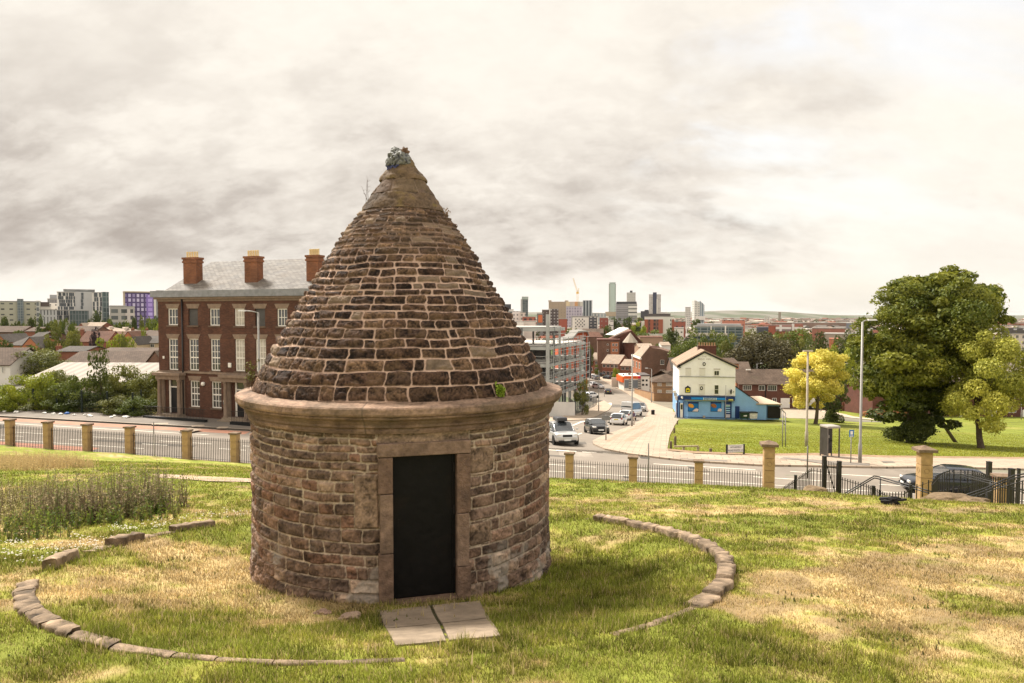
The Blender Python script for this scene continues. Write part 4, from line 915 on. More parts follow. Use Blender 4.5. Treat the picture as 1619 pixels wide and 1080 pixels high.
def tree(label, base, H, W, kind, cat='tree', name='tree', var=0, n=2600, leaf=.055, lobes=16, trunk=.22, group=None, tr=.022, crown_bottom=None, depth=None, clump=False):
    """base point, full height and crown width in metres"""
    t = thing(name, label, cat, base, (var*1.7) % 6, group); cb = trunk*H if crown_bottom is None else crown_bottom; ch = H-cb
    o = obj('crown', crown_mesh(kind, var, n, leaf, lobes, clump), t, (0, 0, cb+ch*.5)); o.scale = (W*.60, (depth or W)*.60, ch*.68)
    trunk_mb(cb+ch*.45, max(.05, tr*H), var*3+1, W*.38, H*.85, 5).build('trunk', BARK, t, True)
    return t
def treepx(label, px, ytop, wpx, Y, kind, ybase=None, **k):
    if Y is None: Y = ground(px, ybase, 0, 40).y
    """crown top pixel and width in pixels at distance Y, standing on the ground"""
    g = at(px, 500, Y); gz = float(h(g.x, Y)) if ybase is None else at(px, ybase, Y).z; top = at(px, ytop, Y).z
    return tree(label, (g.x, Y, gz), top-gz, wpx*Y/F, kind, **k)
# ------------------------------------------------------------------ buildings
GLASS = mat('window_glass', (.035, .035, .035), .12, .2, .6, spec=.7)
GLASSC = mat('curtained_glass', (.42, .38, .32), .5, .35, 1.5, spec=.5)
WHITE = mat('white_paint', (.74, .70, .63), .6, .08, 4, stain=.15, stcol=(.5, .45, .38))
SLATE = mat('slate', spec=.12, col=(.155, .130, .108), rough=.7, var=.18, scale=.8, kind='tile', size=(.5, .28, .012), col2=(.12, .10, .085), mortar=(.06, .05, .04), bump=.3)
TILEB = mat('brown_tiles', spec=.12, col=(.115, .080, .058), rough=.85, var=.25, scale=.5, kind='tile', size=(.33, .32, .02), col2=(.09, .062, .046), mortar=(.04, .03, .022), bump=.4, stain=.4, stcol=(.075, .07, .04))
TILEG = mat('grey_tiles', spec=.12, col=(.095, .080, .068), rough=.85, var=.2, scale=.5, kind='tile', size=(.33, .32, .02), col2=(.07, .06, .052), mortar=(.035, .03, .025), bump=.3)
TILER = mat('red_tiles', spec=.12, col=(.15, .075, .05), rough=.85, var=.25, scale=.5, kind='tile', size=(.33, .32, .02), col2=(.12, .06, .042), mortar=(.05, .03, .02), bump=.3)
TILEP = mat('pale_tiles', spec=.12, col=(.34, .265, .20), rough=.85, var=.15, scale=.5, kind='tile', size=(.33, .32, .02), col2=(.29, .225, .17), mortar=(.17, .13, .10), bump=.3)
BR = {'house': mat('brick_house', (.118, .050, .030), .9, .22, .8, kind='brick', col2=(.062, .027, .019), mortar=(.085, .050, .035), stain=.3, stcol=(.06, .03, .022)),
      'orange': mat('brick_orange', (.40, .125, .048), .9, .15, .6, kind='brick', col2=(.32, .10, .042), mortar=(.3, .2, .13)),
      'red': mat('brick_red', (.26, .080, .046), .9, .15, .6, kind='brick', col2=(.20, .062, .038), mortar=(.2, .13, .09)),
      'brown': mat('brick_brown', (.150, .080, .052), .9, .22, .4, kind='brick', col2=(.115, .058, .040), mortar=(.16, .11, .08), stain=.35, stcol=(.075, .045, .032)),
      'yellow': mat('brick_yellow', (.36, .205, .095), .9, .15, .5, kind='brick', col2=(.29, .16, .075), mortar=(.3, .22, .15)),
      'cream': mat('brick_cream', (.50, .37, .22), .9, .12, .5, kind='brick', col2=(.44, .32, .19), mortar=(.4, .32, .22)),
      'darkred': mat('brick_darkred', (.130, .045, .030), .9, .2, .5, kind='brick', col2=(.09, .034, .024), mortar=(.10, .06, .045))}
STONE = mat('stone_trim', (.215, .155, .112), .9, .2, 3, bump=.2, stain=.3, stcol=(.18, .13, .09))
_WM = {}
def winmesh(w, hh, nx, ny, fr=.06, bar=.03):
    k = (round(w, 2), round(hh, 2), nx, ny, fr)
    if k in _WM: return _WM[k]
    b = MB(); b.box(-w/2, -w/2+fr, -.02, .05, 0, hh); b.box(w/2-fr, w/2, -.02, .05, 0, hh); b.box(-w/2+fr, w/2-fr, -.02, .05, 0, fr); b.box(-w/2+fr, w/2-fr, -.02, .05, hh-fr, hh)
    iw = w-2*fr; ih = hh-2*fr
    for i in range(1, nx): x = -iw/2+iw*i/nx; b.box(x-bar/2, x+bar/2, -.012, .035, fr, hh-fr)
    for j in range(1, ny): z = fr+ih*j/ny; t = bar*(2.2 if j == ny//2 and ny > 2 else 1); b.box(-iw/2, iw/2, -.015, .032, z-t/2, z+t/2)
    p = MB(); p.box(-iw/2, iw/2, .036, .045, fr, hh-fr)
    _WM[k] = (b.mesh('window', WHITE), p.mesh('pane', GLASS), p.mesh('pane', GLASSC)); return _WM[k]
class Bld:
    """local x runs along the facade, the facade is the plane y=0 and the body lies at y>0; z=0 at the ground"""
    def __init__(s, name, label, cat, px, py, Y, rz=0, group=None, base=None):
        o = at(px, py, Y); s.o = Vector((o.x, Y, o.z if base is None else base)); s.rz = rz; s.t = thing(name, label, cat, s.o, rz, group)
        s.ux = Vector((math.cos(rz), math.sin(rz), 0)); s.uy = Vector((-math.sin(rz), math.cos(rz), 0))
    def loc(s, px, py, y=0.0):
        d = ray(px, py); o = Vector((0, 0, CAMZ)); q = s.o+s.uy*y; k = (q-o).dot(s.uy)/d.dot(s.uy); p = o+d*k-s.o; return p.dot(s.ux), p.z
    def box(s, nm, x0, x1, y0, y1, z0, z1, m, parent=None, bev=0):
        return MB().box(x0, x1, y0, y1, z0, z1).build(nm, m, parent or s.t, bev=bev)
    def window(s, px0, py0, px1, py1, nx=2, ny=2, y=-.075, curtain=False, parent=None, pl=None, sill=None, fr=.06):
        (x0, z1), (x1, z0) = s.loc(px0, py0), s.loc(px1, py1); return s.win(x0, x1, z0, z1, nx, ny, y, curtain, sill, fr)
    def win(s, x0, x1, z0, z1, nx=2, ny=2, y=-.075, curtain=False, sill=None, fr=.06):
        f, p, pc = winmesh(round(x1-x0, 1) or .1, round(z1-z0, 1) or .1, nx, ny, fr); o = obj('window', f, s.t, ((x0+x1)/2, y, z0)); obj('pane', pc if curtain else p, o)
        if sill: s.box('sill', x0-.08, x1+.08, -.10, .0, z0-.12, z0-.01, sill)
        return o
    def gable(s, x0, x1, y0, y1, z0, z1, zr, wall, roof, axis='x', over=.3, th=.12, nm='roof', hip=0):
        """walls up to the eaves z1 with ridge height zr; axis = ridge direction"""
        w = MB(); e = .003
        if axis == 'x':
            ym = (y0+y1)/2
            if hip: w.box(x0, x1, y0, y1, z0, z1)
            else: w.prism([(y0, z0), (y1, z0), (y1, z1), (ym, zr-th), (y0, z1)], 'x', x0, x1)
            k = (zr-z1)/(ym-y0); zo = z1-k*over
            if hip:
                r = MB(); r.add([(x0-over, y0-over, zo+e), (x1+over, y0-over, zo+e), (x1+over, y1+over, zo+e), (x0-over, y1+over, zo+e), (x0+hip, ym, zr), (x1-hip, ym, zr), (x0-over, y0-over, zo-th), (x1+over, y0-over, zo-th), (x1+over, y1+over, zo-th), (x0-over, y1+over, zo-th)], [(0,1,5,4), (1,2,5), (2,3,4,5), (3,0,4), (6,7,1,0), (7,8,2,1), (8,9,3,2), (9,6,0,3), (9,8,7,6)])
            else:
                r = MB().prism([(y0-over, zo+th), (ym, zr+th), (y1+over, zo+th), (y1+over, zo+.01), (ym, zr+.01), (y0-over, zo+.01)], 'x', x0-over*.6, x1+over*.6)
        else:
            xm = (x0+x1)/2; w.prism([(x0, z0), (x1, z0), (x1, z1), (xm, zr-th), (x0, z1)], 'y', y0, y1)
            k = (zr-z1)/(xm-x0); zo = z1-k*over
            r = MB().prism([(x0-over, zo+th), (xm, zr+th), (x1+over, zo+th), (x1+over, zo+.01), (xm, zr+.01), (x0-over, zo+.01)], 'y', y0-over*.6, y1+over*.6)
        s.wall = w.build('wall', wall, s.t); s.roof = r.build(nm, roof, s.t); return s
    def chimney(s, x, y, z0, z1, w=.9, d=.6, m=None, pots=2, potm=None):
        c = MB(); c.box(x-w/2, x+w/2, y-d/2, y+d/2, z0, z1-.2); c.box(x-w/2-.06, x+w/2+.06, y-d/2-.06, y+d/2+.06, z1-.197, z1); o = c.build('chimney', m or BR['house'], s.t)
        for i in range(pots):
            q = x-w/2+w*(i+.5)/pots; MB().lathe([(.11, 0), (.12, .05), (.10, .1), (.10, .42), (.12, .45), (.12, .5), (.07, .5)], 10).build('chimney_pot', potm or mat('pot', (.42, .25, .13), .8, .2, 5), o, True, (q, y, z1))
        return o
# ------------------------------------------------------------------ brick town house on the left
def town_house():
    Y0 = 61.0; rz = R(-20); B = Bld('town_house', 'three storey red brick Georgian house with sash windows, porticos and tall chimneys', 'building', 250, 500, Y0, rz, base=-5.38)
    X1 = 22.0; D = 11.0
    zc = B.loc(300, 468)[1]; zt = B.loc(300, 459.5)[1]
    # wall with real openings cut for windows: front leaf built as a grid of rectangles
    wins = []
    for xa, xb, blk in ((265, 281.3, 0), (297.5, 313, 1), (331, 347.5, 0), (370.5, 386.7, 0), (402.8, 419.2, 1), (437.8, 454.4, 0), (475, 491, 0)):
        f = (xa-250)/240; ya = 487.8+.2*f; yb = 514+2.6*f; wins.append((xa, ya, xb, yb, 'blk' if blk else 3, 2 if not blk else 0, xa in (370.5,)))
    for xa, xb, cu in ((266, 281.8, 0), (298.3, 314.4, 0), (332.5, 348.3, 0), (371.3, 387.5, 1), (404, 421, 1), (438, 455, 1), (475, 491, 1)):
        f = (xa-250)/240; wins.append((xa, 535.2+1.5*f, xb, 585+4.5*f, 3, 5, cu))
    for xa, xb, yb in ((300.3, 316, 644), (334, 350.3, 646)): wins.append((xa, 601.5 if xa < 320 else 603, xb, yb, 3, 4, 0))
    R_ = []
    for w in wins:
        x0, z1 = B.loc(w[0], w[1]); x1, z0 = B.loc(w[2], w[3]); R_.append((x0, x1, z0, z1, w[4], w[5], w[6]))
    doors = []
    for xa, xb, yt, yb in ((266.5, 283.5, 601, 657), (371, 388, 605, 665)):
        x0, z1 = B.loc(xa, yt); x1, _ = B.loc(xb, yb); doors.append((x0, x1, .35, z1))
    holes = [(a, b, c, d) for a, b, c, d, *_ in R_]+doors
    xs = sorted({0.0, X1} | {q for hh in holes for q in hh[:2]}); zs = sorted({-1.0, zc} | {q for hh in holes for q in hh[2:4]})
    f = MB(); dep = .22
    def inh(x, z): return any(a < x < b and c < z < d for a, b, c, d in holes)
    for i in range(len(xs)-1):
        for j in range(len(zs)-1):
            if not inh((xs[i]+xs[i+1])/2, (zs[j]+zs[j+1])/2): f.add([(xs[i], 0, zs[j]), (xs[i+1], 0, zs[j]), (xs[i+1], 0, zs[j+1]), (xs[i], 0, zs[j+1])], [(0, 1, 2, 3)])
    for a, b, c, d in holes: f.add([(a, 0, c), (b, 0, c), (b, 0, d), (a, 0, d), (a, dep, c), (b, dep, c), (b, dep, d), (a, dep, d)], [(0, 1, 5, 4), (1, 2, 6, 5), (2, 3, 7, 6), (3, 0, 4, 7)])
    f.add([(0, 0, -1), (0, D, -1), (X1, D, -1), (X1, 0, -1), (0, 0, zc), (0, D, zc), (X1, D, zc), (X1, 0, zc)], [(0, 1, 5, 4), (1, 2, 6, 5), (2, 3, 7, 6)])
    f.add([(.02, dep+.08, -1), (X1-.02, dep+.08, -1), (X1-.02, dep+.08, zc), (.02, dep+.08, zc)], [(0, 1, 2, 3)])
    w = f.build('wall', BR['house'], B.t); bmw = w.data
    for x0, x1, z0, z1, nx, ny, cu in R_:
        lin = MB(); k = .16; lin.prism([(x0-.04, z1), (x1+.04, z1), (x1+k+.08, z1+.40), (x0-k-.08, z1+.40)], 'y', -.025, .1); lin.build('lintel', STONE, B.t)
        B.box('sill', x0-.1, x1+.1, -.09, .12, z0-.14, z0-.004, mat('sill_dark', (.13, .09, .065), .9, .3, 3))
        if nx == 'blk': B.box('blind_window', x0, x1, .14, .19, z0, z1, mat('blind_panel', (.075, .07, .066), .7, .2, 2)); continue
        fr, p, pc = winmesh(round(x1-x0, 1), round(z1-z0, 1), nx, ny, .09, .045); o = obj('window', fr, B.t, ((x0+x1)/2, .12, z0)); o.scale = ((x1-x0)/round(x1-x0, 1), 1, (z1-z0)/round(z1-z0, 1)); obj('pane', pc if cu else p, o)
        if not cu:
            c = MB(); c.box(-(x1-x0)/2+.1, -(x1-x0)/2+.38, .06, .07, .1, z1-z0-.1); c.build('curtain', mat('net', (.5, .45, .38), .8, .2, 3), o)
    # string course, cornice and lead gutter
    zsd = B.loc(300, 587)[1]; B.box('string_course', -.02, X1, -.10, .0, zsd-.18, zsd, STONE)
    zf1 = B.loc(300, 473)[1]; zf0 = B.loc(300, 476.5)[1]; B.box('frieze', -.03, X1, -.06, .0, zf0, zf1-.002, STONE)
    B.box('cornice', -.22, X1, -.32, .05, zf1, zc-.10, STONE, bev=.03); B.box('gutter', -.38, X1+.3, -.48, .4, zc-.097, zt, mat('lead', (.21, .21, .215), .5, .25, 2, stain=.4, stcol=(.12, .12, .12)))
    # hipped slate roof
    zr = B.loc(334.5, 414, 5.6)[1]; ov = .1
    r = MB(); xh = B.loc(334.5, 414, 5.6)[0]; r.add([(.5, .1, zt-.04), (X1-.5, .1, zt-.04), (X1-.5, D-.1, zt-.04), (.5, D-.1, zt-.04), (xh, 5.6, zr), (X1-5, 5.6, zr)], [(0, 1, 5, 4), (1, 2, 5), (2, 3, 4, 5), (3, 0, 4), (3, 2, 1, 0)])
    r.build('roof', mat('slate_pale', (.20, .180, .157), .7, .22, .9, kind='tile', size=(.5, .24, .018), col2=(.115, .102, .09), mortar=(.05, .043, .036), bump=.7, spec=.12, stain=.25, stcol=(.20, .15, .11)), B.t)
    # chimneys rising from the front slope
    pm = mat('pot_cream', (.62, .47, .25), .7, .15, 5)
    for xa, xb, yt in ((290.5, 318.6, 405.5), (387, 414.8, 403.5), (484.5, 510.5, 401.5)):
        x0, z = B.loc(xa, yt, 1.6); x1, _ = B.loc(xb, yt, 1.6); x1 = x0+(x1-x0)*.80; d0, d1 = 1.4, 2.15
        c = MB(); c.box(x0+.12, x1-.02, d0, d1, zt-.3, z-.62); c.box(x0+.05, x1+.05, d0-.07, d1+.07, z-.617, z-.45); c.box(x0+.1, x1, d0-.02, d1+.02, z-.447, z-.3); c.box(x0+.03, x1+.07, d0-.09, d1+.09, z-.297, z-.12)
        o = c.build('chimney', mat('brick_chimney', (.24, .085, .038), .9, .25, .9, kind='brick', col2=(.15, .055, .03), mortar=(.15, .09, .055), stain=.35, stcol=(.07, .04, .025)), B.t)
        for i in range(5):
            px_ = x0+.28+(x1-x0-.5)*i/4; MB().lathe([(.10, 0), (.11, .04), (.09, .08), (.08, .44), (.10, .48), (.10, .52), (.06, .52)], 10).build('chimney_pot', pm, o, True, (px_, d0+.35, z-.12))
        ft = MB(); ft.box(x0+.0, x1+.1, d0-.12, d0-.003, zt+.3, zt+.75); 
    # porticos
    for xa, xb, (dx0, dx1, dz0, dz1) in ((254.5, 289, doors[0]), (353, 393, doors[1])):
        x0, zt2 = B.loc(xa, 591); x1, _ = B.loc(xb, 591); x0 = dx0-.72; x1 = dx1+.72; zt2 = zsd-.12
        g = MB(); g.box(x0-.05, x1+.05, -.72, -.001, zt2-.62, zt2-.25); g.box(x0-.25, x1+.25, -.92, -.105, zt2-.247, zt2-.0); g.build('entablature', STONE, B.t, bev=.02)
        for cx in (x0+.18, x1-.18):
            MB().lathe([(.22, .3), (.22, .42), (.165, .46), (.16, 1.5), (.14, zt2-.85), (.16, zt2-.80), (.20, zt2-.74), (.20, zt2-.622)], 20, ).build('column', STONE, B.t, True, (cx, -.52, 0))
            B.box('pilaster', cx-.17, cx+.17, -.12, -.002, .3, zt2-.622, STONE)
        B.box('door_step', x0-.2, x1+.2, -1.1, -.004, -.6, .16, mat('step', (.27, .21, .155), .9, .25, 3)); B.box('door_step', x0, x1, -.8, -.003, .163, .32, mat('step', ()))
        fr = MB(); fr.box(dx0, dx0+.16, .05, .15, dz0, dz1); fr.box(dx1-.10, dx1, .05, .15, dz0, dz1); fr.box(dx0+.16, dx1-.10, .06, .14, dz0+2.25, dz0+2.36); fr.build('door_frame', WHITE, B.t)
        dr = B.box('door', dx0+.16, dx1-.10, .12, .17, dz0, dz0+2.25, mat('door_dark', (.010, .010, .012), .35, .2, 5)); B.box('fanlight', dx0+.16, dx1-.1, .12, .16, dz0+2.36, dz1, GLASS)
        MB().tube([(dx1-.25, .09, dz0+1.0), (dx1-.25, .12, dz0+1.0)], .04).build('handle', mat('brass', (.5, .35, .1), .3, metal=1), dr)
    # rain pipe, bulkhead lamp, alarm box, notice
    px_ = B.loc(290.5, 560)[0]; MB().tube([(px_, -.12, -.4), (px_, -.12, zc-.1)], .07).build('drainpipe', IRON, B.t, True)
    x, z = B.loc(322.5, 607); MB().lathe([(.05, -.16), (.16, -.12), (.17, .05), (.12, .16), (.0, .18)], 14).build('bulkhead_lamp', WHITE, B.t, True, (x, -.12, z))
    x, z = B.loc(364, 577); B.box('alarm_box', x-.16, x+.16, -.12, -.001, z-.22, z+.18, WHITE, bev=.04)
    x, z = B.loc(259.5, 565); B.box('alarm_box', x-.08, x+.08, -.10, -.001, z-.12, z+.12, WHITE, bev=.02)
    x0, z1 = B.loc(353.5, 633); x1, z0 = B.loc(362, 639.5); B.box('notice_board', x0, x1, -.05, -.001, z0, z1, mat('teal', (.02, .19, .24), .5, .1, 4)); B.box('notice_strip', x0, x1, -.056, -.052, z1-.14, z1, WHITE); B.box('notice_text', x0+.1, x0+.34, -.056, -.052, z0+.1, z0+.15, WHITE)
    # basement plinth wall with railings in front of it
    xa, _ = B.loc(262, 660); xb, _ = B.loc(357, 660)
    for (x0, x1, nmn) in ((xa-.4, xb-.3, 'long'), (xb+2.3, xb+9, 'short')):
        q = B.o+B.ux*x0-B.uy*1.9; L = x1-x0; t = thing('basement_railing', ('low black kerb and railings along the front of the brick house' if nmn == 'long' else 'low black railings right of the second portico of the brick house'), 'railing', q, rz)
        MB().box(0, L, -.15, .15, -.35, .28).build('kerb', mat('black_paint', (.010, .010, .010), .6, .2, 5), t)
        k = MB()
        for i in range(int(L/.16)): k.box(i*.16+.05, i*.16+.072, -.011, .011, .28, 1.15)
        k.build('pickets', IRON, t); MB().box(0, L, -.02, .02, 1.12, 1.15).build('rail', IRON, t)
town_house()
# ------------------------------------------------------------------ hills and the far city
def hills():
    nu, nv = 260, 24; V = []; 
    for i in range(nu):
        x = -14000+28000*i/(nu-1)
        for j in range(nv):
            y = 8200+4200*j/(nv-1); t = math.sin(math.pi*j/(nv-1)); px = 809.5+F*x/9500
            amp = float(np.interp(px, [0, 760, 820, 870, 960, 1040, 1130, 1180, 1240, 1300, 1420, 1700], [40, 60, 88, 92, 74, 82, 102, 118, 104, 52, 40, 38]))
            V.append((x, y, -26+t**.7*(amp*.95+9*float(fbm(np.array([x*.0012]), np.array([y*.0012]), 4)[0]))))
    V = np.array(V); n = fbm(V[:, 0]*.004, V[:, 1]*.002, 4)[:, None]
    C = np.where(n > .5, np.array([.085, .095, .06]), np.array([.17, .16, .13]))*(.7+.6*n)
    struct(obj('hills', npmesh('hills', V, gridfaces(nu, nv)[:, ::-1], C, mat('far_land', (.1, .1, .1), 1, 0, kind='attr', spec=0), True)))
hills()
def citystuff():
    rs = np.random.RandomState(9); V = []; Fc = []; C = []
    pal = np.array([[.24, .10, .07], [.30, .14, .09], [.20, .15, .12], [.42, .37, .31], [.16, .13, .11], [.55, .50, .43], [.34, .27, .21], [.20, .18, .16], [.27, .12, .085]])
    for k in range(4200):
        Y = 520*(5200/520)**(rs.rand()**.8); px = -60+1760*rs.rand(); x = (px-809.5)/F*Y
        if 60 < px < 560 and Y < 600: continue
        if px > 1100 and px < 1460 and Y < 700: continue
        w = (8+16*rs.rand())*(1+Y/1600); d = 8+8*rs.rand(); hh = (4.0+4.5*rs.rand()**2)*(1+Y/5000); a = rs.choice([.3, .3+1.57])+.2*rs.randn(); z = float(h(x, Y))
        ca, sa = math.cos(a), math.sin(a); o = len(V); c = pal[rs.randint(len(pal))]*(.7+.6*rs.rand()); rf = pal[rs.choice([2, 4, 7, 0, 3])]*(.6+.6*rs.rand()); gh = hh+rs.choice([0, 2.5, 3])
        for (u, v, q) in ((-w/2, -d/2, 0), (w/2, -d/2, 0), (w/2, d/2, 0), (-w/2, d/2, 0), (-w/2, -d/2, hh), (w/2, -d/2, hh), (w/2, d/2, hh), (-w/2, d/2, hh)): V.append((x+u*ca-v*sa, Y+u*sa+v*ca, z-2+q)); C.append(c)
        Fc += [(o, o+1, o+5, o+4), (o+1, o+2, o+6, o+5), (o+2, o+3, o+7, o+6), (o+3, o, o+4, o+7)]
        o2 = len(V)
        for (u, v, q) in ((-w/2-.3, -d/2-.3, hh), (w/2+.3, -d/2-.3, hh), (w/2+.3, d/2+.3, hh), (-w/2-.3, d/2+.3, hh), (-w/2, 0, gh), (w/2, 0, gh)): V.append((x+u*ca-v*sa, Y+u*sa+v*ca, z-2+q)); C.append(rf)
        Fc += [(o2, o2+1, o2+5, o2+4), (o2+2, o2+3, o2+4, o2+5), (o2+1, o2+2, o2+5, o2+5), (o2+3, o2, o2+4, o2+4)]
    me = bpy.data.meshes.new('distant_rooftops'); Fc = [tuple(dict.fromkeys(f)) for f in Fc]; me.from_pydata(V, [], Fc); a = me.color_attributes.new('Col', 'FLOAT_COLOR', 'POINT'); c4 = np.ones((len(V), 4), np.float32); c4[:, :3] = np.array(C); a.data.foreach_set('color', c4.ravel()); me.materials.append(mat('far_land', ()))
    tag(obj('distant_rooftops', me), 'far mass of low brick and white rooftops filling the city plain', 'rooftops', kind='stuff')
citystuff()
def fartrees():
    rs = np.random.RandomState(19); V = []; C = []
    for k in range(2600):
        Y = 460*(4200/460)**(rs.rand()**.9); px = -60+1760*rs.rand(); x = (px-809.5)/F*Y
        if fbm(np.array([x*.006+3]), np.array([Y*.006]), 3)[0] < .47: continue
        z = float(h(x, Y)); r = (3.0+3.5*rs.rand())*(1+Y/4000); c = np.array([[.045, .062, .018], [.07, .088, .022], [.032, .048, .016]][rs.randint(3)])
        n = 90; v = rs.randn(n, 3); v /= np.linalg.norm(v, axis=1)[:, None]; v[:, 2] = np.abs(v[:, 2])*1.1; P = v*r*(.7+.4*rs.rand(n))[:, None]+np.array([x, Y, z+1.2]); s = r*.17
        t = rs.randn(n, 3); b = rs.randn(n, 3)
        for i in range(n): V += [P[i]-t[i]*s*.6, P[i]+t[i]*s*.6, P[i]+b[i]*s]; C += [c*(.7+.7*rs.rand())]*3
    tag(obj('distant_trees', npmesh('distant_trees', np.array(V), np.arange(len(V)).reshape(-1, 3), np.array(C), mat('far_land', ()))), 'far off woods and street trees scattered over the city plain', 'trees', kind='stuff')
fartrees()
def fmat(key, glass=None, wall=None, bay=0, floor=0, mort=0, glass2=None, rough=.7):
    if key in _M: return _M[key]
    return mat(key, glass, rough, .06, .05, kind='brick', col2=glass2 or tuple(v*.6 for v in glass), mortar=wall, size=(bay, floor, mort), offset=0)
def base_at(px, Y): p = at(px, 500, Y); return float(h(p.x, Y))-2
def block(name, label, pxl, pxr, yt, Y, D, m, rz=None, roof=(.30, .28, .25), cat='building', group=None, roofm=None):
    if rz is None: rz = -math.atan(((pxl+pxr)/2-809.5)/F)
    B = Bld(name, label, cat, pxl, yt, Y, rz, group, base=base_at((pxl+pxr)/2, Y)); x0, zt = B.loc(pxl, yt); x1, _ = B.loc(pxr, yt)
    B.box('wall', x0, x1, 0, D, 0, zt-.5, m); B.box('roof', x0-.15, x1+.15, -.15, D+.15, zt-.497, zt, roofm or mat('roof_%d' % int(roof[0]*1000), roof, .8, .15, .05)); B.x0, B.x1, B.zt, B.D = x0, x1, zt, D
    return B
def sub(B, nm, pxl, pxr, yt, yb, y, d, m):
    x0, z1 = B.loc(pxl, yt, y); x1, z0 = B.loc(pxr, yb, y); return B.box(nm, x0, x1, y, y+d, z0, z1, m)
WHT = mat('white_render', (.66, .62, .56), .8, .06, .1); GRY = mat('grey_clad', (.40, .385, .37), .6, .08, .1); DRK = mat('dark_clad', (.06, .06, .065), .5, .15, .1)
BLG = mat('blue_glass', (.11, .145, .15), .2, .2, .2, spec=.8); BRK = mat('red_far', (.30, .095, .06), .9, .1, .2); BEI = mat('beige_far', (.40, .32, .23), .9, .1, .1)
# ---- left skyline
B = block('hall_of_residence', 'pale green-grey block of flats at the left photo edge', -60, 64, 475, 400, 16, fmat('fac_green', (.05, .05, .05), (.36, .34, .26), 4.2, 3.3, 1.25, (.10, .10, .09)))
sub(B, 'stair_tower', 27, 38, 472.5, 512, -1.0, 4, fmat('fac_glassblue', (.13, .16, .17), (.24, .25, .24), 1.2, 1.6, .12)); sub(B, 'end_bay', 57, 64.5, 475.5, 512, -.6, 4, fmat('fac_greyend', (.16, .17, .17), (.42, .41, .36), 2.2, 3.3, .5))
B = block('office_block', 'low block with dark roof storey behind the pale flats', 64, 80, 484, 430, 14, WHT); sub(B, 'roof_storey', 64, 78, 477.5, 484, 0, 12, mat('brown_clad', (.11, .085, .075), .7, .1, .1))
B = block('office_block', 'small grey stepped tower left of the big white block', 75, 92, 472, 450, 16, fmat('fac_grey2', (.17, .17, .17), (.25, .24, .23), 1.0, 3.2, .3)); sub(B, 'plant_room', 78.5, 90, 466, 472, 1, 10, mat('grey_mid', (.27, .27, .27), .6, .1, .1)); sub(B, 'white_wing', 78.5, 92, 479, 492, -2, 4, fmat('fac_whitedots', (.12, .12, .12), (.66, .62, .56), 3, 3, 1.1))
B = block('office_block', 'low ribbed grey wing under the small stepped tower', 62, 90, 489, 395, 14, fmat('fac_ribs', (.12, .12, .12), (.38, .37, .36), 1.6, 12, .55))
def slits(B, pxl, pxr, yt, yb, n, y, seed, w=.9, rows=5, m=None):
    rs = random.Random(seed); x0, z1 = B.loc(pxl, yt, y); x1, z0 = B.loc(pxr, yb, y); m = m or mat('slit_glass', (.055, .06, .065), .3, .2, .3, spec=.6); hh = (z1-z0)/rows
    me = MB().box(-w/2, w/2, -.12, .1, .03*hh, hh*.97).mesh('window', m)
    for i in range(n):
        for j in range(rows):
            x = x0+(x1-x0)*(i+.5)/n+rs.uniform(-.5, .5); obj('window', me, B.t, (x, y-.05, z0+j*hh))
D_ = block('tall_white_block', 'tallest white block of the left skyline with slit windows and glass corner', 90, 172, 461, 420, 26, WHT)
sub(D_, 'grey_panel', 118.5, 146, 461.5, 507, -.5, 2, GRY); sub(D_, 'glass_corner', 161, 172.5, 461.5, 510, -.6, 6, fmat('fac_corner', (.10, .135, .13), (.20, .23, .22), 2.0, 3.3, .25)); sub(D_, 'plant_room', 100, 150, 457, 461, 4, 10, mat('plant', (.20, .20, .19), .7, .3, .3))
slits(D_, 92, 119, 462.5, 490, 8, 0, 1); slits(D_, 147, 161, 462.5, 506, 3, 0, 2, 1.0, 6); slits(D_, 128, 132, 462.5, 489, 1, -.5, 3, 1.2)
B = block('white_wing_block', 'low white block with slits before the tall white block', 88, 110, 490, 408, 10, WHT); slits(B, 90, 109, 491, 506, 6, 0, 4, .9, 2)
B = block('glass_wing_block', 'dark glazed low block before the tall white block', 110, 140, 490, 406, 12, fmat('fac_dkglass', (.075, .10, .10), (.15, .16, .16), 1.5, 3.6, .2)); sub(B, 'parapet', 110, 140, 489.6, 491, -.3, 2, GRY)
B = block('framed_office', 'open grey framed block between the white and purple blocks', 173, 213, 484, 430, 16, fmat('fac_frame', (.05, .055, .055), (.40, .37, .33), 5.5, 4.2, .9, (.16, .17, .16))); sub(B, 'white_bay', 198, 213, 489, 510, -1, 4, fmat('fac_frame2', (.10, .10, .10), (.52, .46, .42), 3.5, 4.2, .9)); sub(B, 'top_rail', 173, 200, 482.8, 484.4, 1, 6, GRY)
Pp = block('purple_block', 'purple and white chequered student block with tan frame', 194.5, 247, 461, 440, 22, fmat('fac_purple', (.17, .12, .30), (.10, .07, .16), 2.4, 3.0, .5, (.62, .55, .70)))
sub(Pp, 'frame_post', 194.3, 198.5, 460.8, 512, -.6, 3, BEI); sub(Pp, 'frame_beam', 194.3, 247, 460.4, 463, -.7, 3, BEI); sub(Pp, 'purple_bay', 231, 243, 466, 505, -.8, 2, fmat('fac_purple2', (.50, .40, .72), (.24, .16, .42), 3.4, 3.0, .5, (.40, .28, .62))); sub(Pp, 'white_bay', 243, 247.3, 464, 500, -.7, 2, WHT)
block('office_block', 'pale grey block just behind the brick house corner', 247, 262, 459, 460, 14, fmat('fac_pg', (.20, .22, .23), (.40, .39, .37), 3, 3.5, .7))
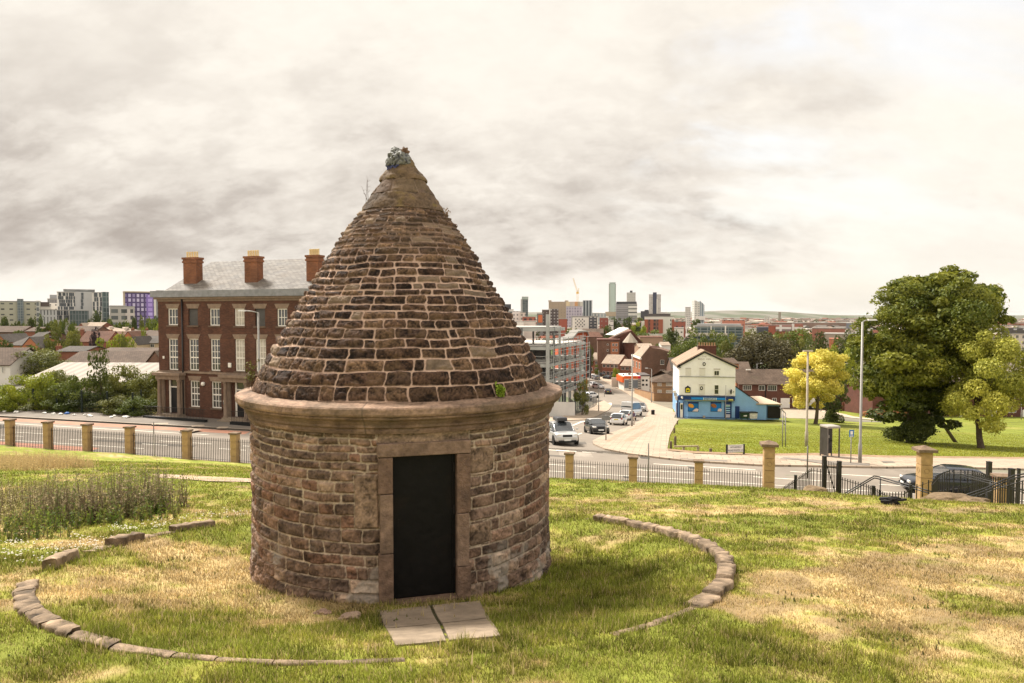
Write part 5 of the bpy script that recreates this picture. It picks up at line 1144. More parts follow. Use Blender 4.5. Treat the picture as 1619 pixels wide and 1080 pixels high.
# ---- centre skyline
B = block('office_tower', 'white banded office just right of the stone cone', 790, 812, 489, 1100, 30, fmat('fac_band', (.20, .23, .24), (.62, .58, .54), 60, 7, 2.0)); sub(B, 'dark_top', 797, 808, 481, 489, 3, 14, DRK)
B = block('glass_tower', 'slim dark glass tower standing alone above the city centre', 826, 835, 470.5, 1500, 14, fmat('fac_dark', (.10, .12, .12), (.16, .17, .17), 6, 4, .5)); sub(B, 'crown_panel', 825, 835.3, 469, 473.5, -1, 10, mat('palegreen', (.34, .38, .34), .5, .1, .1)); sub(B, 'side_slab', 823.3, 826.4, 473, 497, 0, 10, GRY)
block('apartment_block', 'white flats with a red stair strip below the glass tower', 810, 823, 492, 900, 20, fmat('fac_whitered', (.25, .24, .24), (.66, .60, .56), 4.5, 5, 1.4)); block('apartment_block', 'beige flats beside the red striped flats', 822, 831, 494, 880, 20, fmat('fac_beige1', (.30, .28, .25), (.58, .50, .43), 5, 5, 1.2))
block('brick_block', 'low red brick row below the slim glass tower', 826, 847, 500.5, 760, 15, fmat('fac_red1', (.10, .07, .06), (.34, .12, .08), 6, 5, 1.4)); block('white_shed', 'long low white shed right of the stone cone', 811, 828, 508, 560, 22, WHT); block('white_shed', 'second low white shed before the orange block', 828, 847, 507.5, 570, 22, mat('white_pinkish', (.60, .54, .48), .8, .1, .1))
B = block('orange_block', 'narrow orange and grey block of flats', 849, 858.5, 495.5, 620, 14, mat('slategrey', (.17, .165, .16), .7, .1, .1)); sub(B, 'orange_panel', 851, 857.5, 498, 510, -.4, 1, mat('orange_clad', (.50, .15, .06), .7, .1, .1))
B = block('striped_flats', 'left one of the twin brown flats with pale window columns', 857, 868, 489.5, 640, 14, fmat('fac_br1', (.50, .46, .42), (.11, .085, .075), 2.9, 2.8, 1.1, (.22, .2, .2))); B = block('striped_flats', 'right one of the twin brown flats with pale window columns', 869, 883, 488, 635, 14, fmat('fac_br2', (.55, .50, .46), (.10, .08, .075), 3.0, 2.8, .9, (.20, .19, .2)))
sub(B, 'white_fin', 868.6, 870, 488, 514, -.5, 3, WHT)
B = block('beige_telephone_building', 'massive beige-brown office slab with corner turrets', 867.5, 899, 477, 1200, 40, fmat('fac_tan', (.22, .19, .16), (.35, .275, .195), 5, 5, 2.1)); sub(B, 'turret', 867, 872, 474.8, 477, 0, 14, BEI); sub(B, 'turret', 893, 898.5, 475, 477, 0, 14, BEI)
B = block('tower_under_construction', 'block under construction with orange and cream panels', 895, 921, 484, 1050, 26, fmat('fac_lilac', (.34, .31, .38), (.45, .41, .46), 4, 4.5, .8, (.2, .18, .22)))
for a, b, c in ((895, 901, (.62, .50, .32)), (901, 908.5, (.52, .45, .40)), (908.5, 913.5, (.55, .30, .14)), (913.5, 917, (.42, .36, .28)), (917, 921.5, (.52, .50, .44))): sub(B, 'sheeted_storey', a+.02, b-.02, 477, 484.6, .2, 20, mat('sheet_%d' % int(c[0]*1000+c[1]*100), c, .8, .1, .1))
block('dark_striped_block', 'dark glass block with vertical stripes beside the crane', 921.5, 936.5, 475, 1150, 26, fmat('fac_vs', (.07, .08, .09), (.33, .36, .36), 5, 60, 1.2), roof=(.12, .12, .12))
block('brick_block', 'red brick box below the beige slab', 883.5, 897, 503.5, 560, 16, fmat('fac_red2', (.34, .10, .07), (.24, .075, .055), 7, 16, .6)); 
B = block('dotted_block', 'white block with scattered black square windows', 905, 931, 501, 700, 16, WHT)
rs_ = random.Random(5); x0, z1 = B.loc(909, 504); x1, z0 = B.loc(925, 518); dm_ = MB().box(-.55, .55, -.12, .1, 0, 1.3).mesh('window', DRK)
for i in range(6):
    for j in range(5):
        if (i+j) % 2 == 0: obj('window', dm_, B.t, (x0+(x1-x0)*(i+.5)/6, -.05, z0+(z1-z0)*(j+.3)/5))
block('striped_white_block', 'black and white striped block right of the dotted block', 931, 944, 500, 710, 16, fmat('fac_bw', (.58, .55, .52), (.10, .10, .11), 4.4, 3, 1.1, (.5, .47, .44))); block('white_fin_block', 'thin white slab beside the striped block', 944, 946, 501, 705, 12, WHT)
block('brick_block', 'dark red brick flats left of the tallest tower', 948, 961.5, 502, 640, 16, fmat('fac_red3', (.34, .30, .27), (.25, .08, .06), 4, 4, 1.5)); block('white_fin_block', 'white stair slab beside the dark red flats', 962, 970, 505.5, 630, 10, fmat('fac_ws', (.3, .28, .26), (.62, .58, .53), 6, 4, 1.6))
block('glass_shopping_hall', 'low pale blue glass hall behind the brick flats', 902, 958, 495, 1250, 40, fmat('fac_pale', (.32, .37, .38), (.50, .49, .46), 6, 8, 1.4)); block('grey_office', 'low grey office under the construction block', 903, 945, 499.5, 900, 20, fmat('fac_go', (.15, .16, .17), (.34, .33, .32), 5, 4.5, 1.2))
T = block('tallest_tower', 'tallest pale green glass tower of the city skyline', 962.5, 974, 449, 1650, 22, fmat('fac_wt', (.30, .37, .33), (.44, .48, .43), 3.4, 4, .8)); sub(T, 'crown', 963.5, 973.3, 446.5, 449, 2, 14, mat('palegreen', ())); sub(T, 'facet', 965.3, 972, 448.5, 496, -.9, 2, mat('pale_facet', (.42, .49, .44), .4, .05, .1)); sub(T, 'podium', 957, 975, 493, 500, -4, 20, BEI)
B = block('office_slab', 'broad office slab with black roof and white stripes', 974, 1007, 480, 1400, 30, fmat('fac_osl', (.26, .245, .25), (.36, .34, .34), 60, 3.8, .5), roof=(.07, .065, .065)); sub(B, 'roof_storey', 974.5, 1006.5, 477, 480.2, .5, 26, DRK); sub(B, 'striped_wing', 993.5, 1007.2, 481, 501.5, -1, 4, fmat('fac_osr', (.16, .17, .16), (.64, .61, .56), 60, 7.5, 2.6))
B = block('point_block', 'pale tower with a small cap behind the office slab', 991, 1005, 462.5, 1750, 22, fmat('fac_pb', (.33, .32, .30), (.48, .46, .42), 3, 4, 1.1)); sub(B, 'cap', 996, 1000, 459.5, 462.6, 4, 10, DRK)
B = block('split_tower', 'white tower split by a dark full height central strip', 1026, 1045, 465.5, 1350, 22, fmat('fac_st', (.55, .51, .48), (.50, .46, .43), 3, 3.6, .5)); sub(B, 'dark_strip', 1032.3, 1038, 462.3, 496, -1.2, 10, mat('navy', (.05, .055, .085), .4, .1, .1)); sub(B, 'white_strip', 1038, 1039.5, 473, 496, -1, 5, WHT)
B = block('dark_low_block', 'black low building left of the split tower', 1013, 1026, 492, 1000, 20, DRK, roof=(.07, .07, .07)); sub(B, 'upper_block', 1019, 1025.5, 490, 492.3, 2, 10, DRK); block('dark_roof_block', 'long low building with dark roof before the split tower', 1024, 1060, 496, 900, 24, mat('dkbrown_far', (.10, .085, .08), .8, .1, .1), roof=(.08, .07, .07)); block('white_low_block', 'pale low block under the split tower', 1041, 1055, 493.5, 1150, 20, fmat('fac_wl', (.34, .31, .29), (.58, .54, .50), 6, 4, 1.2))
A = block('brick_white_flats', 'big flats with white top storey and tall red brick bays', 1019, 1066, 500, 520, 16, WHT)
for a, b in ((1019, 1024), (1028, 1033), (1041, 1048)): sub(A, 'brick_bay', a, b, 505, 527, -1.2, 4, fmat('fac_bb', (.62, .55, .5), (.33, .105, .065), 5.5, 3.1, 2.1, (.4, .14, .1)))
for a, b in ((1024, 1028), (1033, 1041)): sub(A, 'balcony_bay', a+.03, b-.03, 505, 526, -.5, 3, fmat('fac_bal', (.07, .06, .06), (.20, .10, .08), 3, 3.1, .7))
sub(A, 'window_bay', 1056, 1061, 503, 527, -.4, 2, fmat('fac_wb', (.05, .05, .05), (.64, .6, .54), 2.6, 3.1, .9)); sub(A, 'brick_bay', 1062.5, 1066, 505, 527, -1.0, 4, BRK); sub(A, 'white_stair', 1014, 1019, 508, 523, 1, 8, WHT)
block('brick_block', 'red and dark low flats right of the big brick flats', 1066, 1084, 507.5, 560, 14, fmat('fac_red4', (.08, .07, .07), (.30, .10, .07), 4.4, 4, 1.5)); block('white_low_block', 'low white house block before the red and dark flats', 1066, 1081, 518, 430, 12, fmat('fac_wl2', (.14, .13, .12), (.62, .58, .52), 3, 2.9, 1.0))
block('slim_tower', 'left slim white tower with grey core near the hills', 1083.5, 1092, 485.5, 1300, 16, fmat('fac_sl', (.28, .27, .26), (.56, .53, .49), 3.3, 4, 1.0)); 
B = Bld('slanted_tower', 'pair of glass towers with slanting tops on the waterfront', 'building', 1098, 500, 1500, 0, None, base=base_at(1100, 1500))
for a, b, ya, yb, m, d in ((1098, 1106.5, 474.5, 478, fmat('fac_al', (.34, .35, .32), (.56, .54, .49), 6, 5, 1.5), 20), (1106.5, 1114, 475, 482, fmat('fac_ar', (.16, .21, .24), (.44, .47, .47), 5, 60, 1.3), 22)):
    x0, z0 = B.loc(a, ya); x1, z1 = B.loc(b, yb); MB().prism([(x0, 0), (x1, 0), (x1, z1), (x0, z0)], 'y', 0 if a < 1100 else 1.5, d).build('tower', m, B.t)
sub(B, 'base', 1100, 1115, 500, 506, -3, 10, WHT); block('white_stack', 'thin white slab below the slim tower', 1084.5, 1086.5, 500, 700, 8, WHT)
B = block('glass_fronted_hall', 'long grey roofed hall with a dark glazed front', 1097, 1175, 515.5, 520, 20, fmat('fac_hall', (.07, .10, .105), (.19, .215, .21), 5, 2.2, .35), roof=(.30, .28, .27)); sub(B, 'upper_roof', 1102, 1172, 512, 515.6, 4, 14, mat('hall_grey', (.33, .32, .31), .6, .1, .1)); sub(B, 'white_pier', 1096, 1098, 515, 527, -.8, 3, WHT); sub(B, 'white_pier', 1123.5, 1125, 515.5, 527, -.6, 3, WHT); sub(B, 'white_pier', 1146, 1148, 515.5, 527, -.8, 3, WHT); sub(B, 'forecourt_wall', 1090, 1150, 526.5, 531, -6, 3, mat('pale_wall', (.50, .44, .37), .9, .1, .2))
block('orange_brick_block', 'orange brick block with open galleries behind the glazed hall', 1142, 1178, 505.5, 700, 18, fmat('fac_ob', (.12, .08, .07), (.48, .19, .13), 4.5, 5, 1.7)); block('white_shed', 'low white shed right of the orange galleries', 1178, 1196, 519, 480, 12, WHT); block('dark_low_block', 'dark blue low shed before the brick and white school', 1196, 1217, 517, 500, 12, mat('navy_shed', (.09, .10, .12), .6, .1, .1), roof=(.13, .14, .16))
B = block('school_block', 'brick block with two white framed bays above the trees', 1215, 1270, 514, 480, 14, BRK, roof=(.2, .12, .1)); sub(B, 'white_frame', 1226.5, 1251, 514, 524, -1, 3, fmat('fac_sc', (.20, .17, .17), (.62, .58, .54), 8, 9, .8, (.34, .12, .08))); sub(B, 'white_frame', 1252, 1269, 512, 523, -1.3, 3, fmat('fac_sc', ()))
for a, b, l in ((1208.5, 1212, 'left one of two tiny white towers on the plain'), (1213.5, 1217, 'right one of two tiny white towers on the plain')): block('point_block', l, a, b, 500.5, 1600, 12, fmat('fac_tw', (.4, .38, .35), (.62, .58, .54), 4, 4, 1))
block('ventilation_tower', 'lone square brick tower against the hills', 1230.7, 1234.7, 493.3, 2600, 14, mat('vent', (.30, .25, .20), .9, .1, .05)); block('warehouse', 'long brown warehouse on the plain behind the school', 1220, 1352, 510, 1150, 60, mat('wh_brown', (.22, .15, .12), .9, .2, .02), roof=(.22, .2, .17)); block('warehouse', 'grey blue warehouse left of the big tree', 1338, 1350, 510.5, 900, 30, mat('wh_grey', (.20, .22, .25), .7, .1, .1))
block('brick_block', 'brick workshop with chimney above the yellow tree', 1284, 1336, 518.5, 520, 20, fmat('fac_wk', (.10, .07, .06), (.32, .14, .10), 6, 5, 1.8), roof=(.24, .2, .17)); block('brick_block', 'grey-brown shed roof above the tree belt', 1303, 1352, 527, 420, 22, mat('shed_tan', (.30, .25, .20), .9, .1, .1), roof=(.30, .27, .24)); block('orange_brick_block', 'orange rounded brick gable poking from the trees', 1311, 1325, 535, 330, 9, mat('orb', (.48, .17, .10), .9, .1, .2), roof=(.42, .16, .1)); block('brick_block', 'low red shed right behind the tree belt', 1352, 1380, 519, 600, 20, WHT)
H_ = block('hotel_block', 'tall cream block with dark mansard windows at the right edge', 1583, 1650, 526.5, 330, 14, fmat('fac_hot', (.09, .085, .08), (.56, .50, .42), 2.5, 2.9, .75, (.2, .19, .18))); sub(H_, 'mansard', 1583, 1650, 518.5, 526.8, .6, 12, fmat('fac_man', (.5, .5, .5), (.10, .09, .085), 3.6, 3.0, 1.2, (.35, .34, .33)))
# crane over the construction block
def crane():
    p = at(913, 500, 1080); z0 = at(913, 478, 1080).z; t = thing('tower_crane', 'yellow tower crane with raised jib over the construction block', 'crane', (p.x, 1080, z0-8)); Y = mat('crane_yellow', (.62, .40, .10), .6, .1, 1); s = 1080/F
    def lattice(nm, a, b, w, n):
        a = Vector(a); b = Vector(b); m = MB(); off = [Vector((w/2, 0, 0)), Vector((-w/2, 0, 0))] if abs((b-a).normalized().z) > .6 else [Vector((0, 0, w/2)), Vector((0, 0, -w/2))]
        for o in off: m.bar(a+o, b+o, .35)
        for i in range(n): u = a+(b-a)*(i/n); v = a+(b-a)*((i+1)/n); m.bar(u+off[i % 2], v+off[(i+1) % 2], .22)
        m.build(nm, Y, t)
    top = (478-463)*s+8; lattice('mast', (0, 0, 0), (0, 0, top), 2.2, 10); lattice('jib', (0, 0, top), (-7.0*s, 0, top+23*s), 1.6, 14); lattice('counter_jib', (-2.5*s, 0, top), (2.8*s, 0, top), 2.0, 3); lattice('a_frame', (.5*s, 0, top), (1.8*s, 0, top+7*s), 1.2, 4)
    MB().cbox((0, 0, top), (3.4, 3.0, 3.0)).build('cab', mat('crane_yellow', ()), t)
crane()
# ------------------------------------------------------------------ left estate: houses
def house(label, pxl, pxr, ye, yr, Y, D, wall, roof, axis='x', rz=0, hip=0, chim=(), name='house', over=.3, wins=(), group=None, base=None, pot=2):
    B = Bld(name, label, 'house', pxl, ye, Y, rz, group, base=(float(h(at(pxl, 500, Y).x, Y))-1 if base is None else base)); x0, ze = B.loc(pxl, ye); x1, _ = B.loc(pxr, ye)
    zr = B.loc((pxl+pxr)/2, yr, D/2 if axis == 'x' else 0)[1]; B.gable(x0, x1, 0, D, 0, ze, max(zr, ze+.4), BR.get(wall, wall) if isinstance(wall, str) else wall, roof, axis, over, hip=hip)
    for cx, ytop in chim:
        x, z = B.loc(cx, ytop, D/2 if axis == 'x' else D*.3); B.chimney(x, D/2 if axis == 'x' else D*.3, ze, z, .9, .6, BR['red'], pot)
    for (a, b, c, d) in wins: B.window(a, b, c, d, 2, 1)
    B.dim = (x0, x1, ze, zr, D); return B
def shed():
    B = Bld('community_hall', 'long low hall with pale corrugated roof behind the bushes', 'building', 36, 600, 76, R(-4), base=-9.6)
    x0, _ = B.loc(38, 592); x1 = B.loc(262, 600)[0]; ze = B.loc(50, 603, 0)[1]; zr = B.loc(150, 574.5, 6.5)[1]; B.gable(x0, x1, 0, 13, 0, ze, zr, mat('hall_wall', (.42, .36, .29), .9, .1, 1), mat('corrugated', (.27, .225, .18), .6, .12, .5, kind='corr', col2=(.18, .15, .12), spec=.1, ws=.30, stain=.3, stcol=(.35, .27, .19)), 'x', .4)
shed()
house('long brown tiled terrace roof behind the pale hall', 96, 238, 577, 556.5, 100, 9, 'brown', TILEB, rz=R(-3)); B = house('brick gable end with black bargeboards beside the long brown roof', 229, 262, 577, 556, 92, 8, 'brown', TILEB, axis='y', rz=R(-8))
house('brown roofed house with white front at the left photo edge', -30, 16, 577, 551, 84, 8, WHT, TILEB, rz=R(6), wins=((3, 580, 7, 590),)); house('dark second terrace roof just behind the long brown roof', 155, 262, 557, 550.5, 125, 8, 'brown', TILEB, rz=R(-2)); house('small dark roofed house with orange brick chimney', 90, 134, 556, 548, 132, 8, 'red', TILEG, chim=((93, 547),))
house('grey roofed house with orange gable on the left', 15, 46, 545.5, 532.5, 150, 9, 'orange', TILEG, rz=R(-20)); house('orange brick gable facing the lawn on the left', 33, 62, 549.5, 533.5, 148, 8, 'orange', TILEG, axis='y', rz=R(-5), over=.15); house('grey roofed bungalow with white bargeboards', 52, 76, 544, 534.5, 165, 8, WHT, TILEG, rz=R(10)); house('orange brick gable at the far left edge', -12, 10, 541, 529, 165, 9, 'orange', TILEG, axis='y', over=.15)
house('cream brick house with grey roof left of the brick house', 213, 262, 542.5, 532, 165, 9, 'cream', TILEG, rz=R(8), wins=((222, 544, 228, 549), (238, 544, 244, 549))); house('cream gable wing of the grey roofed house', 201, 217, 545, 533, 160, 8, 'cream', TILEG, axis='y', over=.1); house('red gable beside the lime tree', 192, 213, 538, 524.5, 190, 8, 'orange', TILER, axis='y', over=.1)
house('dark red roofed terrace behind the purple tree', 125, 170, 540, 524, 190, 9, 'red', TILER, rz=R(5), chim=((130, 521),)); house('brown red roof above the lime tree', 166, 200, 537, 524.5, 205, 9, 'red', TILER, rz=R(-10), chim=((175, 522),)); house('low brown roofs left of the purple tree', 106, 150, 524, 516, 235, 9, 'brown', TILEB); house('pale hip roofed house below the purple block', 150, 176, 522, 516, 250, 10, 'cream', TILEP, hip=4); house('second pale hip roofed house below the purple block', 174, 198, 523.5, 517, 240, 10, 'cream', TILEP, hip=4)
house('pale roofed house with dark red gable below the white block', 130, 159, 516.5, 510, 285, 9, 'red', TILEP, wins=((135, 517, 137, 519), (143, 517, 145, 519))); house('small dark red gable below the white block', 123, 134, 518, 511, 283, 8, 'red', TILEP, axis='y', over=.4); house('brown roof row at the far left', -20, 34, 525, 516, 230, 10, 'brown', TILEB, rz=R(4)); house('second brown roof row right of the round dark tree', 40, 58, 524, 517.5, 225, 9, 'red', TILEB); house('dark roof between the trees on the left', 46, 62, 535, 526, 185, 8, 'brown', TILEG)
house('low roofs under the purple block trees', 200, 262, 528, 522.5, 225, 9, 'red', TILEB, chim=((210, 520), (232, 520))); house('white sided row beside the brick house', 226, 262, 533, 528, 205, 8, WHT, TILEB); house('tiny dark terrace behind the grey bungalow', 60, 76, 531, 525, 200, 8, 'brown', TILEG)
rs_ = random.Random(77)
for i in range(16):
    a = -20+17.5*i; Yh = rs_.choice([300, 335, 270]); w = rs_.uniform(16, 26); yy = 500+F*(24-(300-Yh)*.05)/Yh*.62+rs_.uniform(-2, 2)
    yr_ = 500+F*(CAMZ-(float(h((a-809)/F*Yh, Yh))+8))/Yh; house(['brown', 'red', 'grey', 'dark'][i % 4]+' roofed estate house far left, '+('%s from the photo edge' % ['first', 'second', 'third', 'fourth', 'fifth', 'sixth', 'seventh', 'eighth', 'ninth', 'tenth', 'eleventh', 'twelfth', 'thirteenth', 'fourteenth', 'fifteenth', 'sixteenth'][i]), a, a+w, yr_+9, yr_, Yh, 9, ['brown', 'red', 'cream', 'red'][i % 4], [TILEB, TILER, TILEG, TILEG][i % 4], rz=R(rs_.uniform(-25, 25)), group='estate houses in the far rows on the left')
# left estate: trees and bushes
treepx('round dark green tree among the far left roofs', 27, 516.5, 30, 180, 'dark', n=3200, leaf=.06, var=1, trunk=.05); treepx('tall dark tree on the left between the white blocks and lime trees', 73, 507.5, 31, 210, 'dark', var=2, n=3200, leaf=.06, trunk=.05); treepx('darker round tree right of the tall dark tree', 103, 509, 25, 215, 'green', var=3, trunk=.05)
treepx('left one of the yellow-green twin trees on the left', 89, 524, 32, 150, 'olive', var=4, n=4200, leaf=.05, trunk=.03); treepx('right one of the yellow-green twin trees on the left', 115, 523.5, 33, 148, 'olive', var=5, n=4200, leaf=.05, trunk=.03); treepx('dark purple leaved tree amid the red roofs', 151, 525.5, 22, 160, 'purple', var=6, trunk=.05); treepx('lime green spreading tree before the cream house', 178, 529, 50, 146, 'lime', var=7, n=4200, leaf=.045, trunk=.03)
treepx('small bright lime bush beside the cream house', 229, 528.5, 17, 172, 'lime', var=8, trunk=.03); treepx('large rounded green bush rising over the pale hall', 58, 553, 84, 88, 'olive', var=9, n=9000, leaf=.03, lobes=26, trunk=.02); treepx('dark shrub at the left edge below the orange gable', 8, 541, 42, 130, 'dark', var=10, trunk=.03); treepx('green shrub below the orange gable', 52, 548, 44, 128, 'green', var=11, trunk=.03); treepx('dull green tree right of the lime tree', 196, 538, 22, 140, 'olive', var=12, trunk=.05)
treepx('big tree rising before the purple block', 246, 489, 34, 310, 'green', var=13, n=3000, trunk=.03); treepx('bright green tree beside the brick house corner', 254, 508, 30, 230, 'lime', var=14, trunk=.03)
for i, (px, yt, w, Y, k) in enumerate([(6, 504, 20, 330, 'dark'), (24, 503.5, 18, 335, 'dark'), (37, 507, 12, 340, 'green'), (52, 502, 20, 330, 'dark'), (66, 505, 14, 345, 'green'), (86, 509, 18, 300, 'green'), (98, 501, 12, 350, 'dark'), (118, 506, 20, 320, 'dark'), (142, 505, 12, 330, 'dark'), (156, 500, 26, 330, 'dark'), (172, 508, 20, 300, 'green'), (184, 505, 16, 310, 'green'), (200, 504, 24, 300, 'green'), (213, 502, 14, 330, 'dark'), (226, 508, 16, 290, 'olive'), (236, 515, 20, 250, 'green'), (218, 514, 16, 260, 'olive'), (134, 513, 14, 290, 'lime'), (-6, 508, 16, 330, 'green')]):
    treepx(['dark', 'green', 'pale', 'round'][i % 4]+' tree in the belt below the left skyline, number '+['one', 'two', 'three', 'four', 'five', 'six', 'seven', 'eight', 'nine', 'ten', 'eleven', 'twelve', 'thirteen', 'fourteen', 'fifteen', 'sixteen', 'seventeen', 'eighteen', 'nineteen'][i]+' from the left', px, yt, w, Y, k, var=20+i % 5, n=1400, leaf=.09, trunk=.03, group='trees below the left skyline')
# vacant lot: bushes behind a mesh fence
BU = [(8, 612, 34, 62, 'lime'), (34, 600, 44, 66, 'lime'), (66, 592, 44, 64, 'lime'), (92, 590, 40, 68, 'olive'), (112, 596, 44, 63, 'green'), (136, 604, 42, 64, 'green'), (170, 594, 44, 66, 'olive'), (196, 586, 44, 68, 'olive'), (222, 594, 42, 65, 'olive'), (246, 592, 30, 67, 'olive'), (18, 632, 40, 63.8, 'olive'), (58, 630, 50, 64.0, 'olive'), (100, 628, 44, 62.6, 'green'), (140, 626, 48, 63.2, 'dark'), (180, 628, 50, 61.9, 'olive'), (216, 630, 44, 61.0, 'green'), (240, 626, 30, 62.3, 'olive')]
for i, (px, yt, w, Y, k) in enumerate(BU):
    treepx(('tall ' if i < 10 else 'low ')+{'lime': 'bright lime', 'olive': 'yellowish green', 'green': 'mid green', 'dark': 'dark green'}[k]+' bush in the vacant lot, '+['leftmost', 'second', 'third', 'fourth', 'fifth', 'sixth', 'seventh', 'eighth', 'ninth', 'tenth', 'front leftmost', 'front second', 'front third', 'front fourth', 'front fifth', 'front sixth', 'front seventh'][i]+' from the left', px, yt, w*1.25, Y, k, cat='bush', name='bush', var=30+i % 6, n=6500, leaf=.042, lobes=24, trunk=.02, crown_bottom=-.6, group='bushes of the vacant lot', tr=.012)
treepx('slender dark sapling sticking up from the lot bushes', 156, 553, 28, 64, 'dark', cat='tree', var=41, n=900, leaf=.075, lobes=20, crown_bottom=.8, tr=.008)
weeds('rough_grass', 'rough dry and green undergrowth along the mesh fence', [sx_+(1.6, .8) for sx_ in [sx(16.6, x) for x in range(-62, -31, 2)]], 1500, (.3, 1.1), [(.15, .15, .04), (.24, .20, .08), (.10, .12, .03)], 16, leaf=(.05, .13), dens=6)
MESH = mat('green_post', (.008, .016, .012), .5, .1, 4)
posts = [(-26, 0), (12.5, 0), (50, 0), (87, 0), (126.5, 0), (167, 0), (207.5, 0)]; prev = None
for i, (px, _) in enumerate(posts):
    k = (px-809.5)/F; Y = (36.65+1.0256*15.5)/(1+.2275*k); p = Vector((k*Y, Y, float(h(k*Y, Y))))
    t = thing('mesh_fence_bay', 'dark green mesh fence bay before the vacant lot, '+['cut by the left photo edge', 'first full one from the left', 'second full one from the left', 'third full one from the left', 'fourth full one from the left', 'fifth full one from the left', 'last one before the brick house'][i], 'fence', p, 0, 'mesh fence bays of the vacant lot'); MB().box(-.075, .075, -.045, .045, -.3, 2.15).build('post', MESH, t)
    nx = posts[i+1][0] if i < 6 else 221; k2 = (nx-809.5)/F; Y2 = (36.65+1.0256*(15.5 if i < 6 else 17.2))/(1+.2275*k2); q = Vector((k2*Y2, Y2, float(h(k2*Y2, Y2))))-p; m = MB(); n = int(q.length/.2)
    for j in range(1, n): u = q*(j/n); m.bar((u.x, u.y, u.z+.1), (u.x, u.y, u.z+2.0), .006)
    for z in [.1+.19*j for j in range(11)]: m.bar((0, 0, z), (q.x, q.y, q.z+z), .006)
    m.build('mesh', MESH, t)
    if i == 6: MB().box(q.x-.045, q.x+.045, q.y-.045, q.y+.045, q.z-.3, q.z+2.2).build('post', MESH, t); q2 = Vector(sx(19.5, -31.5))-p.xy; MB().bar((q.x, q.y, q.z+1.1), (q2.x, q2.y, 1.1), .03).bar((q.x, q.y, q.z+.1), (q2.x, q2.y, .1), .12).build('rail', MESH, t)
def litter():
    rs = random.Random(3); n = 0
    for px, py, c in ((8, 655, 0), (25, 656, 0), (70, 657.5, 0), (84, 659, 0), (106, 658, 1), (118, 660, 0), (134, 660, 0), (142, 662, 0), (176, 664, 0), (181, 662, 0), (199, 664, 0), (96, 659, 0)):
        p = ground(px, py-1, 0, 40); m = mat('litter_white' if not c else 'litter_blue', (.62, .60, .55) if not c else (.03, .10, .30), .6, .2, 5); bm = bmesh.new(); bmesh.ops.create_icosphere(bm, subdivisions=2, radius=.17)
        for v in bm.verts: v.co *= 1+.7*mnoise.noise(v.co*9+Vector((n, 0, 0))); v.co.z *= .5
        me = bpy.data.meshes.new('litter'); bm.to_mesh(me); bm.free(); me.materials.append(m); n += 1
        o = obj('litter', me, None, (p.x, p.y, p.z+.2)); o.scale = (rs.uniform(.7, 1.6),)*3
        if c: tag(o, 'crumpled blue bag at the foot of the mesh fence', 'litter')
        else: tag(o, 'scrap of white litter along the foot of the mesh fence', 'litter', 'white litter under the mesh fence')
litter()
# ------------------------------------------------------------------ street furniture
GALV = mat('galvanised', (.27, .255, .235), .55, .15, 3, metal=.3); CONC = mat('concrete_pole', (.33, .28, .22), .9, .2, 3)
def lamp(label, px, ytop, ybase, arm, rad=.07, m=None, ymin=30, base=None, headw=.55, rise=.12, name='street_lamp', cat='street lamp'):
    p = ground(px, ybase, 0, ymin) if base is None else Vector(base); top = at(px, ytop, p.y).z; H = top-p.z; t = thing(name, label, cat, p); m = m or GALV
    MB().tube([(0, 0, -.3), (0, 0, 1.3), (0, 0, 1.35), (0, 0, H)], [rad*1.35, rad*1.35, rad, rad*.75], 10).build('pole', m, t, True)
    if arm:
        MB().tube([(0, 0, H-.02), (arm*.5, 0, H+rise*.7), (arm, 0, H+rise)], rad*.45, 7).build('arm', m, t, True)
        s = 1 if arm > 0 else -1; h_ = MB(); h_.add([(arm-.05*s, -.11, H+rise-.05), (arm+headw*s, -.14, H+rise-.03), (arm+headw*s, .14, H+rise-.03), (arm-.05*s, .11, H+rise-.05), (arm, -.07, H+rise+.07), (arm+headw*.85*s, -.08, H+rise+.07), (arm+headw*.85*s, .08, H+rise+.07), (arm, .07, H+rise+.07)], [(0,3,2,1), (4,5,6,7), (0,1,5,4), (1,2,6,5), (2,3,7,6), (3,0,4,7)])
        h_.build('lamp_head', mat('lamp_head', (.55, .53, .50), .5, .1, 3), t)
    return t
lamp('tall galvanised street lamp by the road left of the big tree', 1359.5, 509, 734, .35, .085)
L2 = lamp('concrete pole with a small flat top left of the phone box', 1275, 555, 707, 0, .10, CONC, name='concrete_pole', cat='pole'); MB().cbox((0, 0, at(1275, 555, L2.location.y).z-L2.location.z), (.75, .3, .12)).build('cap', CONC, L2)
lp = ground(412, 688, 0, 40); lamp('street lamp with a long arm in front of the brick house', 411, 494, 688, -1.0, .09)
lamp('tall grey column with a thick top beside the pale parked cars', 999, 560, 675.5, 0, .085, name='grey_column', cat='pole'); p = ground(999, 675.5); zt = at(999, 558, p.y).z
tag(MB().lathe([(.13, -1.5), (.15, -1.45), (.15, -.15), (.19, -.12), (.19, 0), (0, .02)], 12).build('column_box', GALV, None, True, (p.x, p.y, zt)), 'thick grey cylinder cap on top of the tall column', 'cap') if False else None
lamp('street lamp with arm before the yellow brick house', 1030, 583, 637, -.9, .07, ymin=60); lamp('slim street lamp on the left pavement of the side street', 946.5, 585, 651.5, 0, .07, ymin=60); lamp('small street lamp behind the pub roof', 1198, 575, 600, .8, .06, base=tuple(at(1198, 500, 175).xy)+(-18,)); lamp('short grey post on the side street pavement', 955.5, 609, 627.5, 0, .05, ymin=60, name='post', cat='post'); lamp('thin street lamp before the red terrace', 971, 572, 611, -.9, .05, ymin=100); lamp('short dark post beside the yellow brick wall', 1029.5, 630, 637.5, 0, .05, ymin=60, name='post', cat='post')
